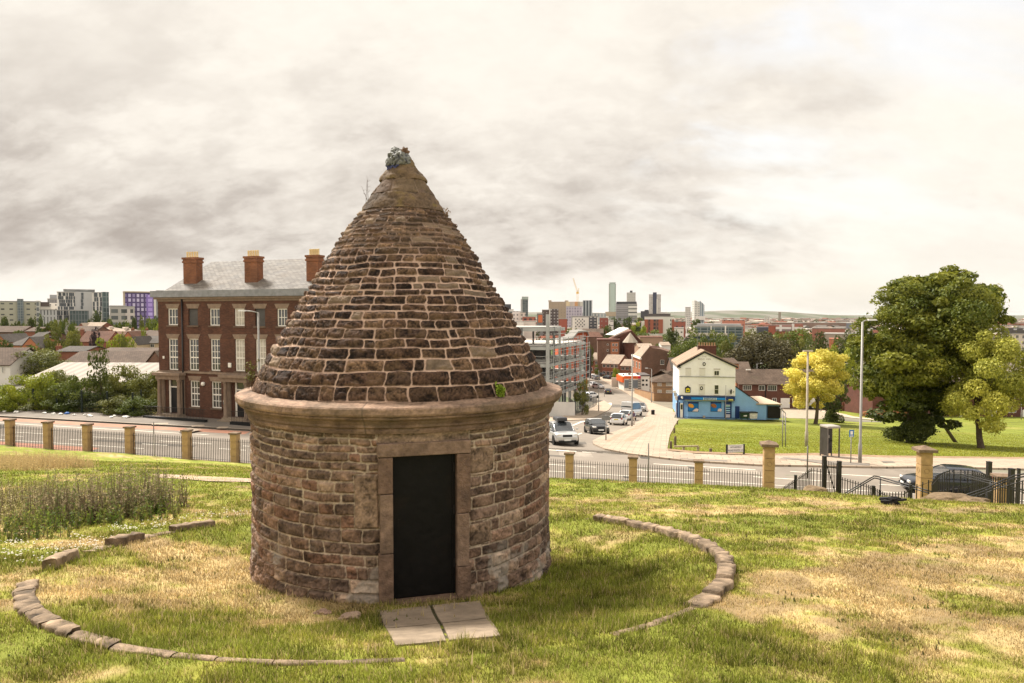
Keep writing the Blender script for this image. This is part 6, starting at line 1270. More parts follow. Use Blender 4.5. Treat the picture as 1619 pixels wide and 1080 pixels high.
lamp('slim grey lamp post in front of the pub', 1147, 609, 662, 0, .05, base=tuple(at(1147, 662.5, 105.5)), name='post', cat='post'); lamp('thin lamp post at the right behind the small golden tree', 1614.5, 615, 664, 0, .06, ymin=60)
def thinpost(label, px, yt, yb, rad=.03, Y=None):
    if Y is None: p = fence_pt(px); p.y -= .5; p.z = float(h(p.x, p.y))
    else: q = at(px, yb, Y); p = q
    z = at(px, yt, p.y).z; tag(MB().tube([(p.x, p.y, p.z-.2), (p.x, p.y, z)], rad, 8).build('thin_post', mat('dull_post', (.13, .12, .10), .6), smooth=True), label, 'post')
thinpost('thin grey post rising before the left park railings', 250.7, 667.5, 724); thinpost('thin grey post rising before the right park railings', 1022.3, 701, 766); thinpost('thin pale post in the gap left of the iron gate', 1276.3, 705, 750, .04, 35)
def streetsign():
    p = ground(958, 698.5); z = at(958, 656, p.y).z; t = thing('sign_post', 'small sign on a grey pole at the street corner', 'sign', p); MB().tube([(0, 0, 0), (0, 0, z-p.z)], .045, 8).build('pole', GALV, t, True)
    MB().lathe([(.3, 0), (.3, .04), (0, .05)], 12).build('foot', CONC, t, True); MB().box(-.35, .35, -.06, -.03, z-p.z-.42, z-p.z-.05).build('sign_plate', mat('sign_back', (.16, .16, .155), .5, .1, 3), t)
streetsign()
def text(body, parent, loc, size, m, rot=(math.pi/2, 0, 0), name='lettering', ext=.004, sx_=1, align='CENTER', w=0.0):
    c = bpy.data.curves.new(name, 'FONT'); c.body = body; c.size = size; c.align_x = align; c.align_y = 'CENTER'; c.extrude = ext; c.offset = w
    o = bpy.data.objects.new(name, c); COL.objects.link(o); bpy.context.view_layer.update(); me = bpy.data.meshes.new_from_object(o); bpy.data.objects.remove(o); me.materials.clear(); me.materials.append(m)
    q = obj(name, me, parent, loc, rot=rot); q.scale = (sx_, 1, 1); return q
BLACK = mat('black_paint', ())
def nameplate():
    a = ground(1149, 720.5); b = ground(1176, 721); d = b-a; t = thing('street_nameplate', 'white street nameplate on two black posts at the verge corner', 'sign', a, math.atan2(d.y, d.x)); L = d.xy.length; H = at(1149, 703, a.y).z-a.z
    for x in (0, L): MB().box(x-.05, x+.05, -.05, .05, -.2, H).build('post', BLACK, t)
    MB().box(.06, L-.06, -.03, 0, H-.56, H-.03).build('plate', mat('nameplate_white', (.66, .63, .60), .5, .05, 3), t)
    text('NETHERFIELD', t, (L/2+.02, -.034, H-.19), .135, BLACK); text('ROAD SOUTH  L5', t, (L/2, -.034, H-.40), .135, BLACK); MB().box(.10, L-.10, -.036, -.031, H-.075, H-.06).build('border', BLACK, t); MB().box(.10, L-.10, -.036, -.031, H-.53, H-.515).build('border', BLACK, t)
nameplate()
def bluesign():
    p = ground(1345, 735); H = at(1345, 679.5, p.y).z-p.z; t = thing('blue_sign_post', 'small blue and white sign on a slim post by the road', 'sign', p); MB().tube([(0, 0, 0), (0, 0, H)], .035, 8).build('pole', GALV, t, True)
    MB().box(-.15, .15, -.05, -.035, H-.46, H).build('sign_plate', mat('sign_blue', (.03, .13, .34), .5), t); MB().box(-.08, .08, -.056, -.051, H-.30, H-.08).build('symbol', WHITE, t); MB().box(-.10, .10, -.056, -.051, H-.43, H-.37).build('symbol', WHITE, t)
bluesign()
def signframe():
    a = ground(1237, 707.5); t = thing('metal_frame', 'bare galvanised two-legged frame standing on the verge', 'frame', a); s = a.y/F
    for dx, tp in ((0, 683), (5.2, 680)):
        H = (707.5-649+(-3 if dx else 0))*s; MB().tube([(dx*s, 0, -.2), (dx*s, dx*s*.6, H)], .045, 8).build('leg', GALV, t, True)
    H = (707.5-649)*s
    for z0, z1 in ((H*1.08, H*.93), (H*.76, H*.60)): MB().tube([(-4.5*s, 0, z0), (6*s, .3, z1)], .04, 6).build('crossbar', GALV, t, True)
signframe()
def phonebox():
    p = ground(1311.5, 724.5); s = p.y/F; t = thing('phone_box', 'grey metal and glass telephone box on the far pavement', 'phone box', p, R(9)); w = .92; H = 2.15; fm = mat('phone_frame', (.09, .078, .068), .5, .2, 4)
    for x in (-w/2, w/2-.07):
        for y in (-w/2, w/2-.07): MB().box(x, x+.07, y, y+.07, .0, H).build('corner_post', fm, t)
    r = MB(); r.box(-w/2-.03, w/2+.03, -w/2-.03, w/2+.03, H+.002, H+.17); r.build('roof', mat('phone_roof', (.30, .27, .235), .6, .15, 4), t, bev=.05)
    MB().box(-w/2+.07, w/2-.07, w/2-.05, w/2-.02, .25, H-.04).build('back_panel', mat('phone_back', (.045, .04, .037), .5, .2, 4), t)
    MB().box(-w/2+.01, -w/2+.035, -w/2+.07, w/2-.07, .25, H-.02).build('side_pane', mat('phone_grey', (.045, .04, .036), .4, .2, 4), t); MB().box(-w/2, w/2, -w/2, w/2, 0, .03).build('floor', fm, t)
    ph = MB().box(-.17, .17, w/2-.22, w/2-.053, 1.0, 1.65).build('telephone', mat('phone_black', (.015, .015, .02), .4), t); MB().box(-.09, .11, w/2-.226, w/2-.221, 1.38, 1.60).build('notice', WHITE, ph); MB().box(-.14, .02, w/2-.058, w/2-.054, .55, .75).build('notice', WHITE, t); MB().box(-.2, w/2-.08, w/2-.20, w/2-.06, 1.12, 1.24).build('shelf', BLACK, t)
phonebox()
def bollard(label, px, yt, yb, w=.16, m=None, ymin=30):
    p = ground(px, yb, 0, ymin); H = at(px, yt, p.y).z-p.z; tag(MB().lathe([(w/2, -.2), (w/2, H*.8), (w*.42, H*.95), (0, H)], 10).build('timber_bollard', m or mat('weathered_timber', (.13, .095, .06), .9, .3, 8), smooth=True, loc=p), label, 'bollard')
bollard('dark stump bollard at the corner of the paved triangle', 1060.5, 697, 711, .2); bollard('leaning dark stump left of the broken knee rail', 1067.5, 689, 707, .2); bollard('short pale wooden stump right of the knee rail', 1123.5, 708.5, 717, .22); bollard('wooden stump at the lawn edge halfway to the pub', 1066, 676, 686, .2); bollard('small wooden stump nearest the pub corner', 1071, 665, 672, .18)
def kneerail():
    a = ground(1072, 713); b = ground(1104, 714.5); t = thing('knee_rail', 'low broken wooden knee rail at the lawn corner', 'rail', a); d = b-a; tm = mat('pale_timber', (.36, .29, .19), .9, .3, 6)
    MB().bar((-.3, 0, .32), (d.x, d.y, d.z+.42), .11, .11).build('rail', tm, t); MB().bar((d.x-.02, d.y, -.1), (d.x-.02, d.y, d.z+.40), .15, .15).build('post', tm, t); MB().bar((.4, 0, -.1), (.4, .02, .28), .15, .15).build('post', tm, t)
kneerail()
def bin_(label, px, yt, yb, w, col, ymin=60, wheelie=False, Y=None):
    p = ground(px, yb, 0, ymin) if Y is None else at(px, yb, Y); H = at(px, yt, p.y).z-p.z; m = mat('bin_%d' % int(col[0]*1000+col[1]*100), col, .5, .2, 3); t = thing('wheeled_bin' if wheelie else 'litter_bin', label, 'bin', p)
    if wheelie:
        b = MB(); b.add([(-w*.44, -.4, .15), (w*.44, -.4, .15), (w*.44, .4, .15), (-w*.44, .4, .15), (-w/2, -.5, H*.85), (w/2, -.5, H*.85), (w/2, .5, H*.85), (-w/2, .5, H*.85)], [(0,3,2,1), (4,5,6,7), (0,1,5,4), (1,2,6,5), (2,3,7,6), (3,0,4,7)]); b.build('body', m, t, bev=.02); MB().box(-w/2-.03, w/2+.03, -.55, .55, H*.853, H).build('lid', mat('bin_lid', (.03, .035, .03), .5), t, bev=.04)
        for x in (-w*.36, w*.36):
            for y in (-.33, .33): MB().tube([(x-.03, y, .09), (x+.03, y, .09)], .09, 10).build('wheel', BLACK, t)
        MB().box(-w*.2, w*.2, -.53, -.50, H*.45, H*.6).build('label_plate', WHITE, t)
    else: MB().lathe([(w*.45, 0), (w/2, .05), (w/2, H*.8), (w*.55, H*.82), (w*.5, H*.95), (w*.3, H)], 16).build('body', m, t, True); MB().box(-w*.3, w*.3, -w*.52, -w*.3, H*.62, H*.78).build('slot', BLACK, t)
bin_('black litter bin on the pavement of the side street', 1032.3, 648, 656.7, .6, (.02, .02, .02))
# ------------------------------------------------------------------ buildings of the side street
def steel_car_park():
    Y0 = 104; t0 = at(866, 500, Y0); zb = -13.0; ux = Vector((7.4, 19.5, 0)).normalized(); fx = Vector((-1, .12, 0)).normalized()
    t = thing('steel_frame', 'unfinished galvanised steel frame of a building with open floors', 'steel frame', (t0.x, Y0, zb)); st = mat('steel', (.36, .36, .345), .5, .2, .5, metal=.2); dk = mat('steel_dark', (.13, .13, .13), .6, .2, .5); fl = mat('deck', (.50, .47, .43), .8, .15, .3)
    ys = (518.5, 548, 575.5, 601, 625); levels = [at(866, y, Y0).z-zb for y in ys]; Ls = 22.0; Lf = 16.0; top = at(866, 497, Y0).z-zb
    c = MB(); c.bar((0, 0, 0), (0, 0, top), .55, .4); c.build('corner_column', st, t)
    for i in range(1, 8):
        u = ux*(Ls*i/7); hz = levels[0]+.1 if i < 3 else levels[1]+(.1 if i < 7 else -.1); MB().bar((u.x, u.y, 0), (u.x, u.y, hz), .36).build('column', dk if i % 2 else st, t)
    for i in range(1, 5):
        u = fx*(Lf*i/4); MB().bar((u.x, u.y, 0), (u.x, u.y, levels[0]), .36).build('column', dk, t)
        for j in (1, 2, 4):
            v = u+ux*(Ls*j/4); MB().bar((v.x, v.y, 0), (v.x, v.y, levels[0] if j < 2 else levels[1]), .3).build('column', dk, t)
    for k, z in enumerate(levels):
        L = Ls*(.40 if k == 0 else 1); e = ux*L; f = fx*Lf; MB().bar((0, 0, z-.28), (e.x, e.y, z-.28), .3, .5).build('side_beam', st, t); MB().bar((0, 0, z-.28), (f.x, f.y, z-.28), .3, .5).build('front_beam', st, t)
        d = MB(); q = [Vector((0, 0, 0))+ux*.4+fx*.4, e*.98+fx*.4, e*.98+f, f+ux*.4]; d.add([(p.x, p.y, z+.02) for p in q]+[(p.x, p.y, z+.2) for p in q], [(0,3,2,1), (4,5,6,7), (0,1,5,4), (1,2,6,5), (2,3,7,6), (3,0,4,7)]); d.build('floor_deck', fl, t)
        for j in range(1, 4): u = ux*(L*j/4); MB().bar((u.x+fx.x*.3, u.y, z-.25), (u.x+f.x, u.y+f.y, z-.25), .22, .4).build('cross_beam', dk, t)
        if k:
            for hh in (.6, 1.15):
                MB().bar((0, -.25, z+hh), (e.x+.2, e.y, z+hh), .06).build('guard_rail', st, t); MB().bar((0, -.25, z+hh), (f.x, f.y-.25, z+hh), .06).build('guard_rail', st, t)
            for j in range(14): u = ux*(L*j/14); MB().bar((u.x+.1, u.y-.1, z), (u.x+.1, u.y-.1, z+1.2), .06).build('guard_post', st, t)
    q = fx*6+ux*1.5; r_ = fx*6+ux*(Ls-.5); MB().add([(q.x, q.y, 0), (r_.x, r_.y, 0), (r_.x, r_.y, levels[1]-1), (q.x, q.y, levels[1]-1), (q.x-.3, q.y, 0), (r_.x-.3, r_.y, 0), (r_.x-.3, r_.y, levels[1]-1), (q.x-.3, q.y, levels[1]-1)], [(0,1,2,3), (7,6,5,4), (0,4,5,1), (1,5,6,2), (2,6,7,3), (3,7,4,0)]).build('dark_backing', mat('dark_backing', (.085, .075, .068), .9, .3, .3), t)  # dark sheet added behind the open floors, standing in for their shade
    sc = MB()
    for j in range(9):
        u = ux*(Ls*j/8)+Vector((.9, -.3, 0)); sc.bar((u.x, u.y, 0), (u.x, u.y, levels[1]+(1.2 if j < 7 else 0)), .09)
    for k in range(1, 5):
        for z in (levels[k]-.2, levels[k]+1.0, levels[k]+1.9): a = Vector((.9, -.3, z)); b = a+ux*Ls; sc.bar(a, b, .07)
    tag(sc.build('scaffolding', st, None, loc=(t0.x, Y0, zb)), 'thin scaffold tubes along the street side of the steel frame', 'scaffolding')
    a = ground(868, 659.5, 0, 60); b = ground(909, 658.5, 0, 60); c_ = ground(899, 640, 0, 60)
    tag(MB().add([(a.x-3, a.y, a.z), (b.x, b.y, b.z), (b.x-.4, b.y+6, b.z), (a.x-3, a.y, a.z+2.35), (b.x, b.y, b.z+2.2), (b.x-.4, b.y+6, b.z+2.2), (a.x-3, a.y+.1, a.z), (b.x-.12, b.y+.1, b.z), (a.x-3, a.y+.1, a.z+2.35), (b.x-.12, b.y+.1, b.z+2.2)], [(0, 1, 4, 3), (1, 2, 5, 4), (6, 8, 9, 7), (3, 4, 9, 8)]).build('site_hoarding', mat('hoarding', (.62, .58, .53), .8, .08, .6)), 'white site hoarding at the foot of the steel frame', 'hoarding')
    f0 = ground(910, 657, 0, 60); f1 = ground(943, 641, 0, 60); d = f1-f0; tt = thing('site_fence', 'grey mesh construction fence curving along the pavement', 'fence', f0); m = MB(); n = 60
    for j in range(n+1):
        q = d*(j/n); m.bar((q.x, q.y, q.z), (q.x, q.y, q.z+2.0), .03 if j % 12 else .07)
    for z in (.1, .7, 1.3, 1.95): m.bar((0, 0, z), (d.x, d.y, d.z+z), .05)
    m.build('mesh', dk, tt)
steel_car_park()
def orange_block():
    OR = mat('orange_panel', (.50, .105, .045), .7, .1, .3); B = Bld('orange_apartments', 'orange-red clad building with curved grey roof behind the steel frame', 'building', 917.5, 600, 192, R(4), base=-18)
    x0, z0 = B.loc(905, 533); x1, z1 = B.loc(930, 529); xm, zm = B.loc(922, 522.5); xs, _ = B.loc(927, 600)
    pr = [(x0-4, z0-1), (x0, z0), ((x0+xm)/2, (z0+zm)/2+.8), (xm, zm), ((xm+x1)/2+.3, (zm+z1)/2+.6), (x1, z1)]
    MB().prism([(x0-4, 0), (x1-.3, 0)]+[(a, b-.5) for a, b in pr[::-1]], 'y', 0, 12).build('wall', OR, B.t)
    MB().prism([(a, b) for a, b in pr]+[(a, b-.45) for a, b in pr[::-1]], 'y', -1.2, 12.5).build('roof', mat('roof_grey_far', (.20, .185, .165), .7, .1, .3), B.t)
    sub(B, 'recess', 922, 927, 532, 550, -.05, .04, mat('brown_clad', ())); 
    for ya, yb in ((553, 563), (575, 592), (596, 604)): sub(B, 'window', 917, 922.5, ya, yb, -.06, .05, mat('pale_glass', (.40, .44, .40), .3, .2, .5))
    for ya in (536, 548, 560, 573): sub(B, 'balcony', 914.5, 925, ya, ya+1.2, -1.2, 1.1, mat('steel', ()))
    sub(B, 'mast', 921.7, 922.4, 523, 545, -.9, .3, mat('steel', ())); sub(B, 'mast', 929, 929.6, 531, 560, -.9, .3, mat('steel', ()))
    sub(B, 'dark_wing', 928.7, 935, 552, 598, -.6, 10, mat('dark_wing', (.055, .045, .042), .8, .2, .5)); 
orange_block()
house('red clad lower hall just left of the orange building', 896, 918, 535, 529, 222, 12, mat('orange_panel', ()), mat('roof_grey_far', ()), name='hall'); house('dark green shed with pale gable trim behind the street', 929, 945.5, 536, 529, 400, 14, mat('green_shed', (.035, .055, .055), .8, .1, .3), mat('pale_trim', (.42, .44, .41), .7), axis='y', name='shed', over=.6)
house('brown roofed terrace above the orange building', 921, 954, 527, 520, 330, 10, 'brown', TILEB, rz=R(-6)); house('second brown roof beside the church trees', 930, 952, 533, 525, 290, 10, 'brown', TILER, rz=R(12))
def terrace(label, pl, pr, yel, yer, yrl, yrr, Y, rz, D, wins=()):
    B = Bld('terraced_house', label, 'house', pl, yel, Y, rz, 'red brick terraced houses down the side street', base=float(h(at(pl, 500, Y).x, Y))-1.5); x0, ze = B.loc(pl, yel); x1, _ = B.loc(pr, yer); zr = B.loc((pl+pr)/2+8, (yrl+yrr)/2, D/2)[1]
    B.gable(x0, x1, 0, D, 0, ze, zr, BR['orange'] if 0 else BR['red'], TILEP, 'x', .35)
    for i in range(wins): x = x0+(x1-x0)*(i+.5)/wins; B.win(x-.6, x+.6, ze-1.5, ze-.4, 2, 1); B.win(x-.6, x+.6, ze-4.2, ze-2.9, 2, 1)
    return B
terrace('farthest brick terrace with brown tiled roof down the side street', 931, 947, 569, 574, 555, 561, 262, R(-38), 9, 2); terrace('middle brick terrace with long pale roof down the side street', 952, 978, 574, 580.5, 559, 563, 248, R(-36), 9, 4); terrace('nearest brick terrace partly hidden by the corner shop', 981, 1003, 578, 583, 566, 571, 235, R(-30), 9, 3)
def merchant():
    B = Bld('brick_house', 'big dark brown brick building with blank gable and pale front cornice', 'building', 1014, 560, 205, R(-10), base=-19.5); x0, ze = B.loc(1014, 566); x1, _ = B.loc(1072, 566); xa, za = B.loc(1026.5, 549.5); xb, zb = B.loc(1043, 551.5); xc, zc_ = B.loc(1064, 558)
    MB().prism([(x0, 0), (x1, 0), (x1, zc_-1.4), (xc, zc_), (xb, zb), (xa, za), (x0, ze)], 'y', 0, 18).build('wall', BR['brown'], B.t)
    MB().prism([(x0-.25, ze-.1), (xa+.1, za+.15), (xa+.1, za+.35), (x0-.25, ze+.15)], 'y', -.15, 18).build('roof', TILEP, B.t)
    f = Bld('front', None, None, 1014, 560, 205, R(-10)); 
    fw = MB(); fw.add([(x0-.02, 0, 0), (x0-2.6, 12, 0), (x0-2.6, 12, ze+.1), (x0-.02, 0, ze-.3)], [(0, 1, 2, 3)]); fw.add([(x0-.02, 0, ze-.3), (x0-2.6, 12, ze+.1), (xa-1.6, 17.9, za), (xa, 0.1, za+.2)], [(0, 1, 2, 3)]); bpy.data.objects.remove(f.t)
    fw2 = MB(); fw2.add(fw.v[:4], [(0, 1, 2, 3)]); fw2.build('front_wall', BR['orange'], B.t); fw3 = MB(); fw3.add(fw.v[4:], [(0, 1, 2, 3)]); fw3.build('front_roof', TILEP, B.t)
    MB().bar((x0-.2, -.2, ze-.2), (x0-2.75, 12, ze+.1), .5, .5).build('cornice', WHITE, B.t)
    for i in range(3):
        for j, (za_, hh) in enumerate(((1.6, 1.9), (5.8, 2.6))):
            tt = (i+.5)/3; o = obj('window', winmesh(1.3, hh, 2, 2)[0], B.t, (x0-.02-2.58*tt-.09, 12*tt-.03, ze-za_-hh+.1)); o.rotation_euler = (0, 0, math.atan2(-12, 2.58)); obj('pane', winmesh(1.3, hh, 2, 2)[1], o)
    B.window(1044, 569, 1050, 576, 2, 2, sill=WHITE); B.window(1043.5, 584.5, 1051, 590, 2, 2, sill=WHITE)
    B.box('parapet', xa, xb, -.08, .4, za, za+.35, BR['darkred'])
merchant()
def cornershop():
    B = Bld('corner_shop', 'corner shop with orange fascia, grey shutters and black and white quoins', 'shop', 985, 600, 190, R(0), base=-18.5); O = mat('fascia_orange', (.70, .12, .02), .5, .1, .5); bw = WHITE
    x0, z1 = B.loc(986.5, 594); x1, _ = B.loc(1013, 594); MB().prism([(x0, 0), (x1, 0), (x1, 9), (x0-.1, 9), (x0-.3, 8)], 'z', 0, z1-.1).build('wall', bw, B.t)
    sub(B, 'fascia', 986.7, 1008.5, 594.5, 598.8, -.3, .28, O); sub(B, 'fascia_end', 1008.6, 1013, 594.5, 598.8, -.3, .28, mat('fascia_red', (.50, .02, .05), .5, .1, .5)); text('OFF LICENCE', B.t, ((x0+x1)/2-.4, -.31, B.loc(1000, 596.6, -.3)[1]), .5, mat('sign_dark', (.12, .01, .005), .6))
    MB().prism([(x0-.02, -.32), (x0-.45, 8), (x0-.9, 7.9), (x0-.5, -.35)], 'z', z1-1.9, z1-.3).build('fascia', O, B.t)
    for a, b in ((987.5, 994), (1000, 1008.5)): sub(B, 'shutter', a, b, 601, 613.5, -.08, .07, mat('shutter', (.20, .22, .24), .5, .1, 4, kind='slab', size=(9, .12, .02), col2=(.17, .19, .21), mortar=(.1, .1, .1)))
    for a, b in ((994.3, 999.5), (1008.8, 1013)):
        for k in range(6): sub(B, 'quoin', a, b, 600.3+k*2.6, 601.5+k*2.6, -.1, .09, BLACK)
    sub(B, 'white_wing', 1013.5, 1027, 594.5, 622, .5, 8, WHITE); sub(B, 'wing_roof', 1013, 1028, 592.8, 594.6, .3, 8.4, mat('dkbrown_far', ()))
    for a, b in ((1015, 1018.5), (1021, 1024)): 
        for k in range(2): sub(B, 'dark_panel', a, b, 600+k*7, 603+k*7, .42, .07, BLACK)
    sub(B, 'side_wall', 967, 979, 597, 612, 9, .4, mat('pale_wall', ())); sub(B, 'flue', 996, 997.2, 590, 597, 2, .4, GALV)
    for k in range(6): sub(B, 'yard_clutter', 985+k*4.4, 987.5+k*4.4, 591.5-(k % 3), 594.2, 2.5+k % 2, .8, [DRK, WHITE, mat('brown_clad', ())][k % 3])
cornershop()
def yellowhouse():
    B = Bld('yellow_brick_house', 'two storey yellow brick house with brown hipped roof left of the pub', 'house', 1033, 610, 165, R(-8), base=-18); x0, ze = B.loc(1033, 602.5); x1, _ = B.loc(1078, 602); zr = B.loc(1056, 586, 5)[1]; B.gable(x0, x1, 0, 10, 0, ze, zr, BR['yellow'], TILEB, 'x', .5, hip=4.6)
    for a, b in ((1039.5, 1046), (1053, 1062.5)):
        B.window(a, 605, b, 610.5, 2 if b < 1050 else 3, 1, curtain=True); B.window(a, 616.5, b, 621.5, 2 if b < 1050 else 3, 1, curtain=True)
    sub(B, 'brown_band', 1033, 1070, 602.4, 603.2, -.06, .05, mat('brown_clad', ())); sub(B, 'brown_band', 1033, 1070, 612, 613, -.06, .05, mat('brown_clad', ()))
    a = ground(1003, 622, 0, 70); b = ground(1034, 634.5, 0, 70); c = ground(1068, 635.5, 0, 70); t = thing('garden_wall', 'yellow-brown brick garden wall turning the corner by the pub', 'wall', a)
    for nm, p, q, ha, hb in (('street_wall', a, b, 1.3, 1.9), ('front_wall', b, c, 1.9, 1.9)):
        p = p-a; q = q-a; n = Vector((-(q-p).y, (q-p).x, 0)).normalized()*.25; MB().add([p-Vector((0, 0, .8)), q-Vector((0, 0, .8)), q-Vector((0, 0, .8))+n, p-Vector((0, 0, .8))+n, p+Vector((0, 0, ha)), q+Vector((0, 0, hb)), q+Vector((0, 0, hb))+n, p+Vector((0, 0, ha))+n], [(0,3,2,1), (4,5,6,7), (0,1,5,4), (1,2,6,5), (2,3,7,6), (3,0,4,7)]).build(nm, BR['yellow'] if nm == 'street_wall' else mat('brick_ochre', (.26, .14, .065), .9, .2, .5, kind='brick', col2=(.2, .105, .05), mortar=(.2, .14, .09)), t)
        MB().bar(p+Vector((0, 0, ha+.04))+n/2, q+Vector((0, 0, hb+.04))+n/2, .36, .08).build('coping', BR['brown'], t)
yellowhouse()
def church():
    B = Bld('church_hall', 'brown brick church building with conical apse roof and pale roof light', 'church', 945, 560, 255, R(-6), base=-22); x0, z = B.loc(945, 538.5); x1, _ = B.loc(980, 540); B.box('wall', x0, x1, 0, 14, 0, z, BR['brown']); B.box('parapet', x0-.2, x1+.2, -.2, 14, z+.003, z+.5, BR['darkred'])
    sub(B, 'brick_bay', 965.5, 978, 541, 560, -.3, .28, BR['orange'])
    for a in (968, 973):
        for b in (543, 551.5): B.window(a, b, a+3.2, b+4.3, 2, 2, y=-.36)
    B.window(959.5, 543.5, 962, 546, 1, 1); B.window(959.5, 552, 962, 556, 1, 1)
    x2, zr = B.loc(998, 523, 10); x3, ze = B.loc(1013, 541, 10); xl, _ = B.loc(978, 541, 10); MB().prism([(xl-2, 0), (x3, 0), (x3, ze), (x2, zr), (xl-2, ze+1)], 'y', 8, 26).build('nave_wall', BR['darkred'], B.t)
    MB().prism([(xl-3.5, ze+1), (x2, zr+.3), (x3+.8, ze-.3), (x3+.8, ze-.7), (x2, zr-.1), (xl-3.5, ze+.5)], 'y', 7.6, 26).build('roof', mat('church_roof', (.15, .075, .052), .9, .15, .3), B.t)
    a = B.loc(979, 530, 8.2); b = B.loc(994, 521, 8.2); MB().add([(a[0]-2, 7.4, a[1]), (a[0]-5, 18, a[1]), (b[0]-3, 18, b[1]+.6), (b[0], 7.4, b[1]+.6), (a[0]-2, 7.4, a[1]-.5), (b[0], 7.4, b[1]+.1)], [(0, 1, 2, 3), (0, 3, 5, 4)]).build('roof_light', WHT, B.t)
    cx, zt = B.loc(996.5, 525.5, 4); _, zb = B.loc(996.5, 541.5, 4); wr = B.loc(1009, 541, 4)[0]-cx; MB().lathe([(wr, zb), (.0, zt)], 10).build('apse_roof', mat('cone_roof', (.33, .28, .22), .85, .15, .3), B.t, False, (cx, 4, 0)); MB().lathe([(wr*.86, 0), (wr*.86, zb)], 10).build('apse_wall', BR['darkred'], B.t, False, (cx, 4, 0))
church()
house('long brown flat roofed range right of the church', 1012, 1048, 533.5, 531, 300, 10, mat('brick_buff', (.32, .21, .14), .9, .1, .2), TILER, name='range'); house('pale shed between the trees right of the church', 1046, 1060, 546, 541, 270, 8, WHT, TILEP, name='shed'); house('low pale stone range behind the dark brick building', 1010, 1032, 549, 543.5, 230, 8, mat('brick_buff', ()), TILEP, name='range')
house('grey roof showing between dark brick building and pub', 1062, 1098, 582, 566, 190, 9, 'brown', TILEG, rz=R(-4))
def pub():
    Y = 109; B = Bld('pub_shop', 'white gabled former pub with bright blue corner shop at street level', 'shop', 1074, 640, Y, R(-9), base=at(1074, 661.3, 109).z); W = mat('pub_white', (.76, .735, .69), .8, .08, .5, stain=.30, stcol=(.5, .42, .32)); BLU = mat('shop_blue', (.205, .375, .60), .7, .10, .8, stain=.25, stcol=(.30, .45, .60)); NV = mat('shop_navy', (.012, .035, .13), .5, .15, .6); BK = BLACK
    x0, ze = B.loc(1074, 577); x1, ze2 = B.loc(1163, 580.5); xp, zp = B.loc(1114, 556.5); D = 13; _, z1 = B.loc(1100, 626); ze = (ze+ze2)/2
    MB().prism([(x0, z1), (x1, z1), (x1, ze), (xp, zp), (x0, ze)], 'y', 0, D).build('wall', W, B.t)
    _, zf = B.loc(1100, 634.5); MB().prism([(x0+1.4, 0), (x1, 0), (x1, D), (x0, D), (x0, 1.6)], 'z', 0, z1-.003).build('shop_wall', BLU, B.t)
    k = (zp-ze)/(xp-x0); th = .28
    for s, xe in ((-1, x0), (1, x1)):
        e = xe+s*.35; zz = ze-(zp-ze)/abs(xp-xe)*.35; MB().prism([(e, zz+.02), (xp, zp+.02), (xp, zp+.02+th), (e, zz+.02+th)], 'y', -.12, D+.2).build('roof', mat('pub_roof', (.33, .235, .165), .85, .15, .5, kind='tile', size=(.33, .3, .02), col2=(.28, .2, .14), mortar=(.15, .1, .08), spec=.12), B.t)
        MB().prism([(e, zz-.15), (xp, zp-.15), (xp, zp+.10), (e, zz+.10)], 'y', -.20, -.122).build('bargeboard', BK, B.t)
    sub(B, 'eaves_bracket', 1072.5, 1077, 576.5, 578, -.3, .3, BK); sub(B, 'eaves_bracket', 1073, 1076.5, 580, 581.5, -.25, .25, BK)
    sub(B, 'string_course', 1073.5, 1162.5, 595.2, 596.7, -.14, .14, BK); sub(B, 'string_course', 1073.5, 1163, 625.2, 626.2, -.16, .16, mat('dkbrown_far', ()))
    rc = mat('pub_recess', (.62, .585, .52), .85, .05, 1)
    for a, b, yt, yb in ((1084, 1092.5, 582.5, 594), (1106, 1115, 582.5, 594), (1105, 1114.5, 608.5, 624)): sub(B, 'blocked_window', a, b, yt, yb, -.04, .04, rc); sub(B, 'label_mould', a-.3, b+.3, yt-.5, yt, -.09, .09, mat('dull_stone', (.36, .31, .25), .9))
    B.window(1129, 585.5, 1137, 594, 2, 1, sill=WHITE); B.window(1129, 608.5, 1136.5, 623.5, 1, 2, sill=WHITE); sub(B, 'label_mould', 1128.5, 1138.8, 583, 584.2, -.09, .09, mat('dull_stone', ()))
    # crest panel, round plaques, faded gable lettering
    x, z = B.loc(1087.4, 616); m = MB(); m.prism([(-.42, -.48), (.42, -.48), (.42, .34), (.22, .46), (0, .66), (-.22, .46), (-.42, .34)], 'y', -.12, -.03); cp = m.build('crest_panel', mat('crest_black', (.015, .012, .02), .5), B.t, loc=(x, 0, z)); m = MB(); m.prism([(-.30, -.36), (-.15, -.41), (.15, -.41), (.30, -.36), (.32, .05), (.2, .22), (0, .27), (-.2, .22), (-.32, .05)], 'y', -.14, -.122); m.build('crest', mat('crest_yellow', (.62, .52, .02), .5), cp); m = MB(); m.box(-.22, .22, -.155, -.142, -.14, -.02); m.box(-.08, .08, -.155, -.142, -.30, -.14); m.build('crest_mark', mat('crest_black', ()), cp)
    for px, py in ((1113.2, 575.6), (1109, 613.8)):
        x, z = B.loc(px, py); m = MB(); m.lathe([(.28, 0), (.30, .05), (.22, .06), (.20, .03), (0, .03)], 20); o = m.build('plaque', BK, B.t, loc=(x, -.02, z), rot=None) if False else obj('plaque', m.mesh('plaque', BK), B.t, (x, -.02, z), rot=(math.pi/2, 0, 0)); o.scale = (.8, 1, 1); m2 = MB().lathe([(.14, .031), (.14, .045), (0, .05)], 14); obj('plaque_face', m2.mesh('plaque_face', WHITE), o)
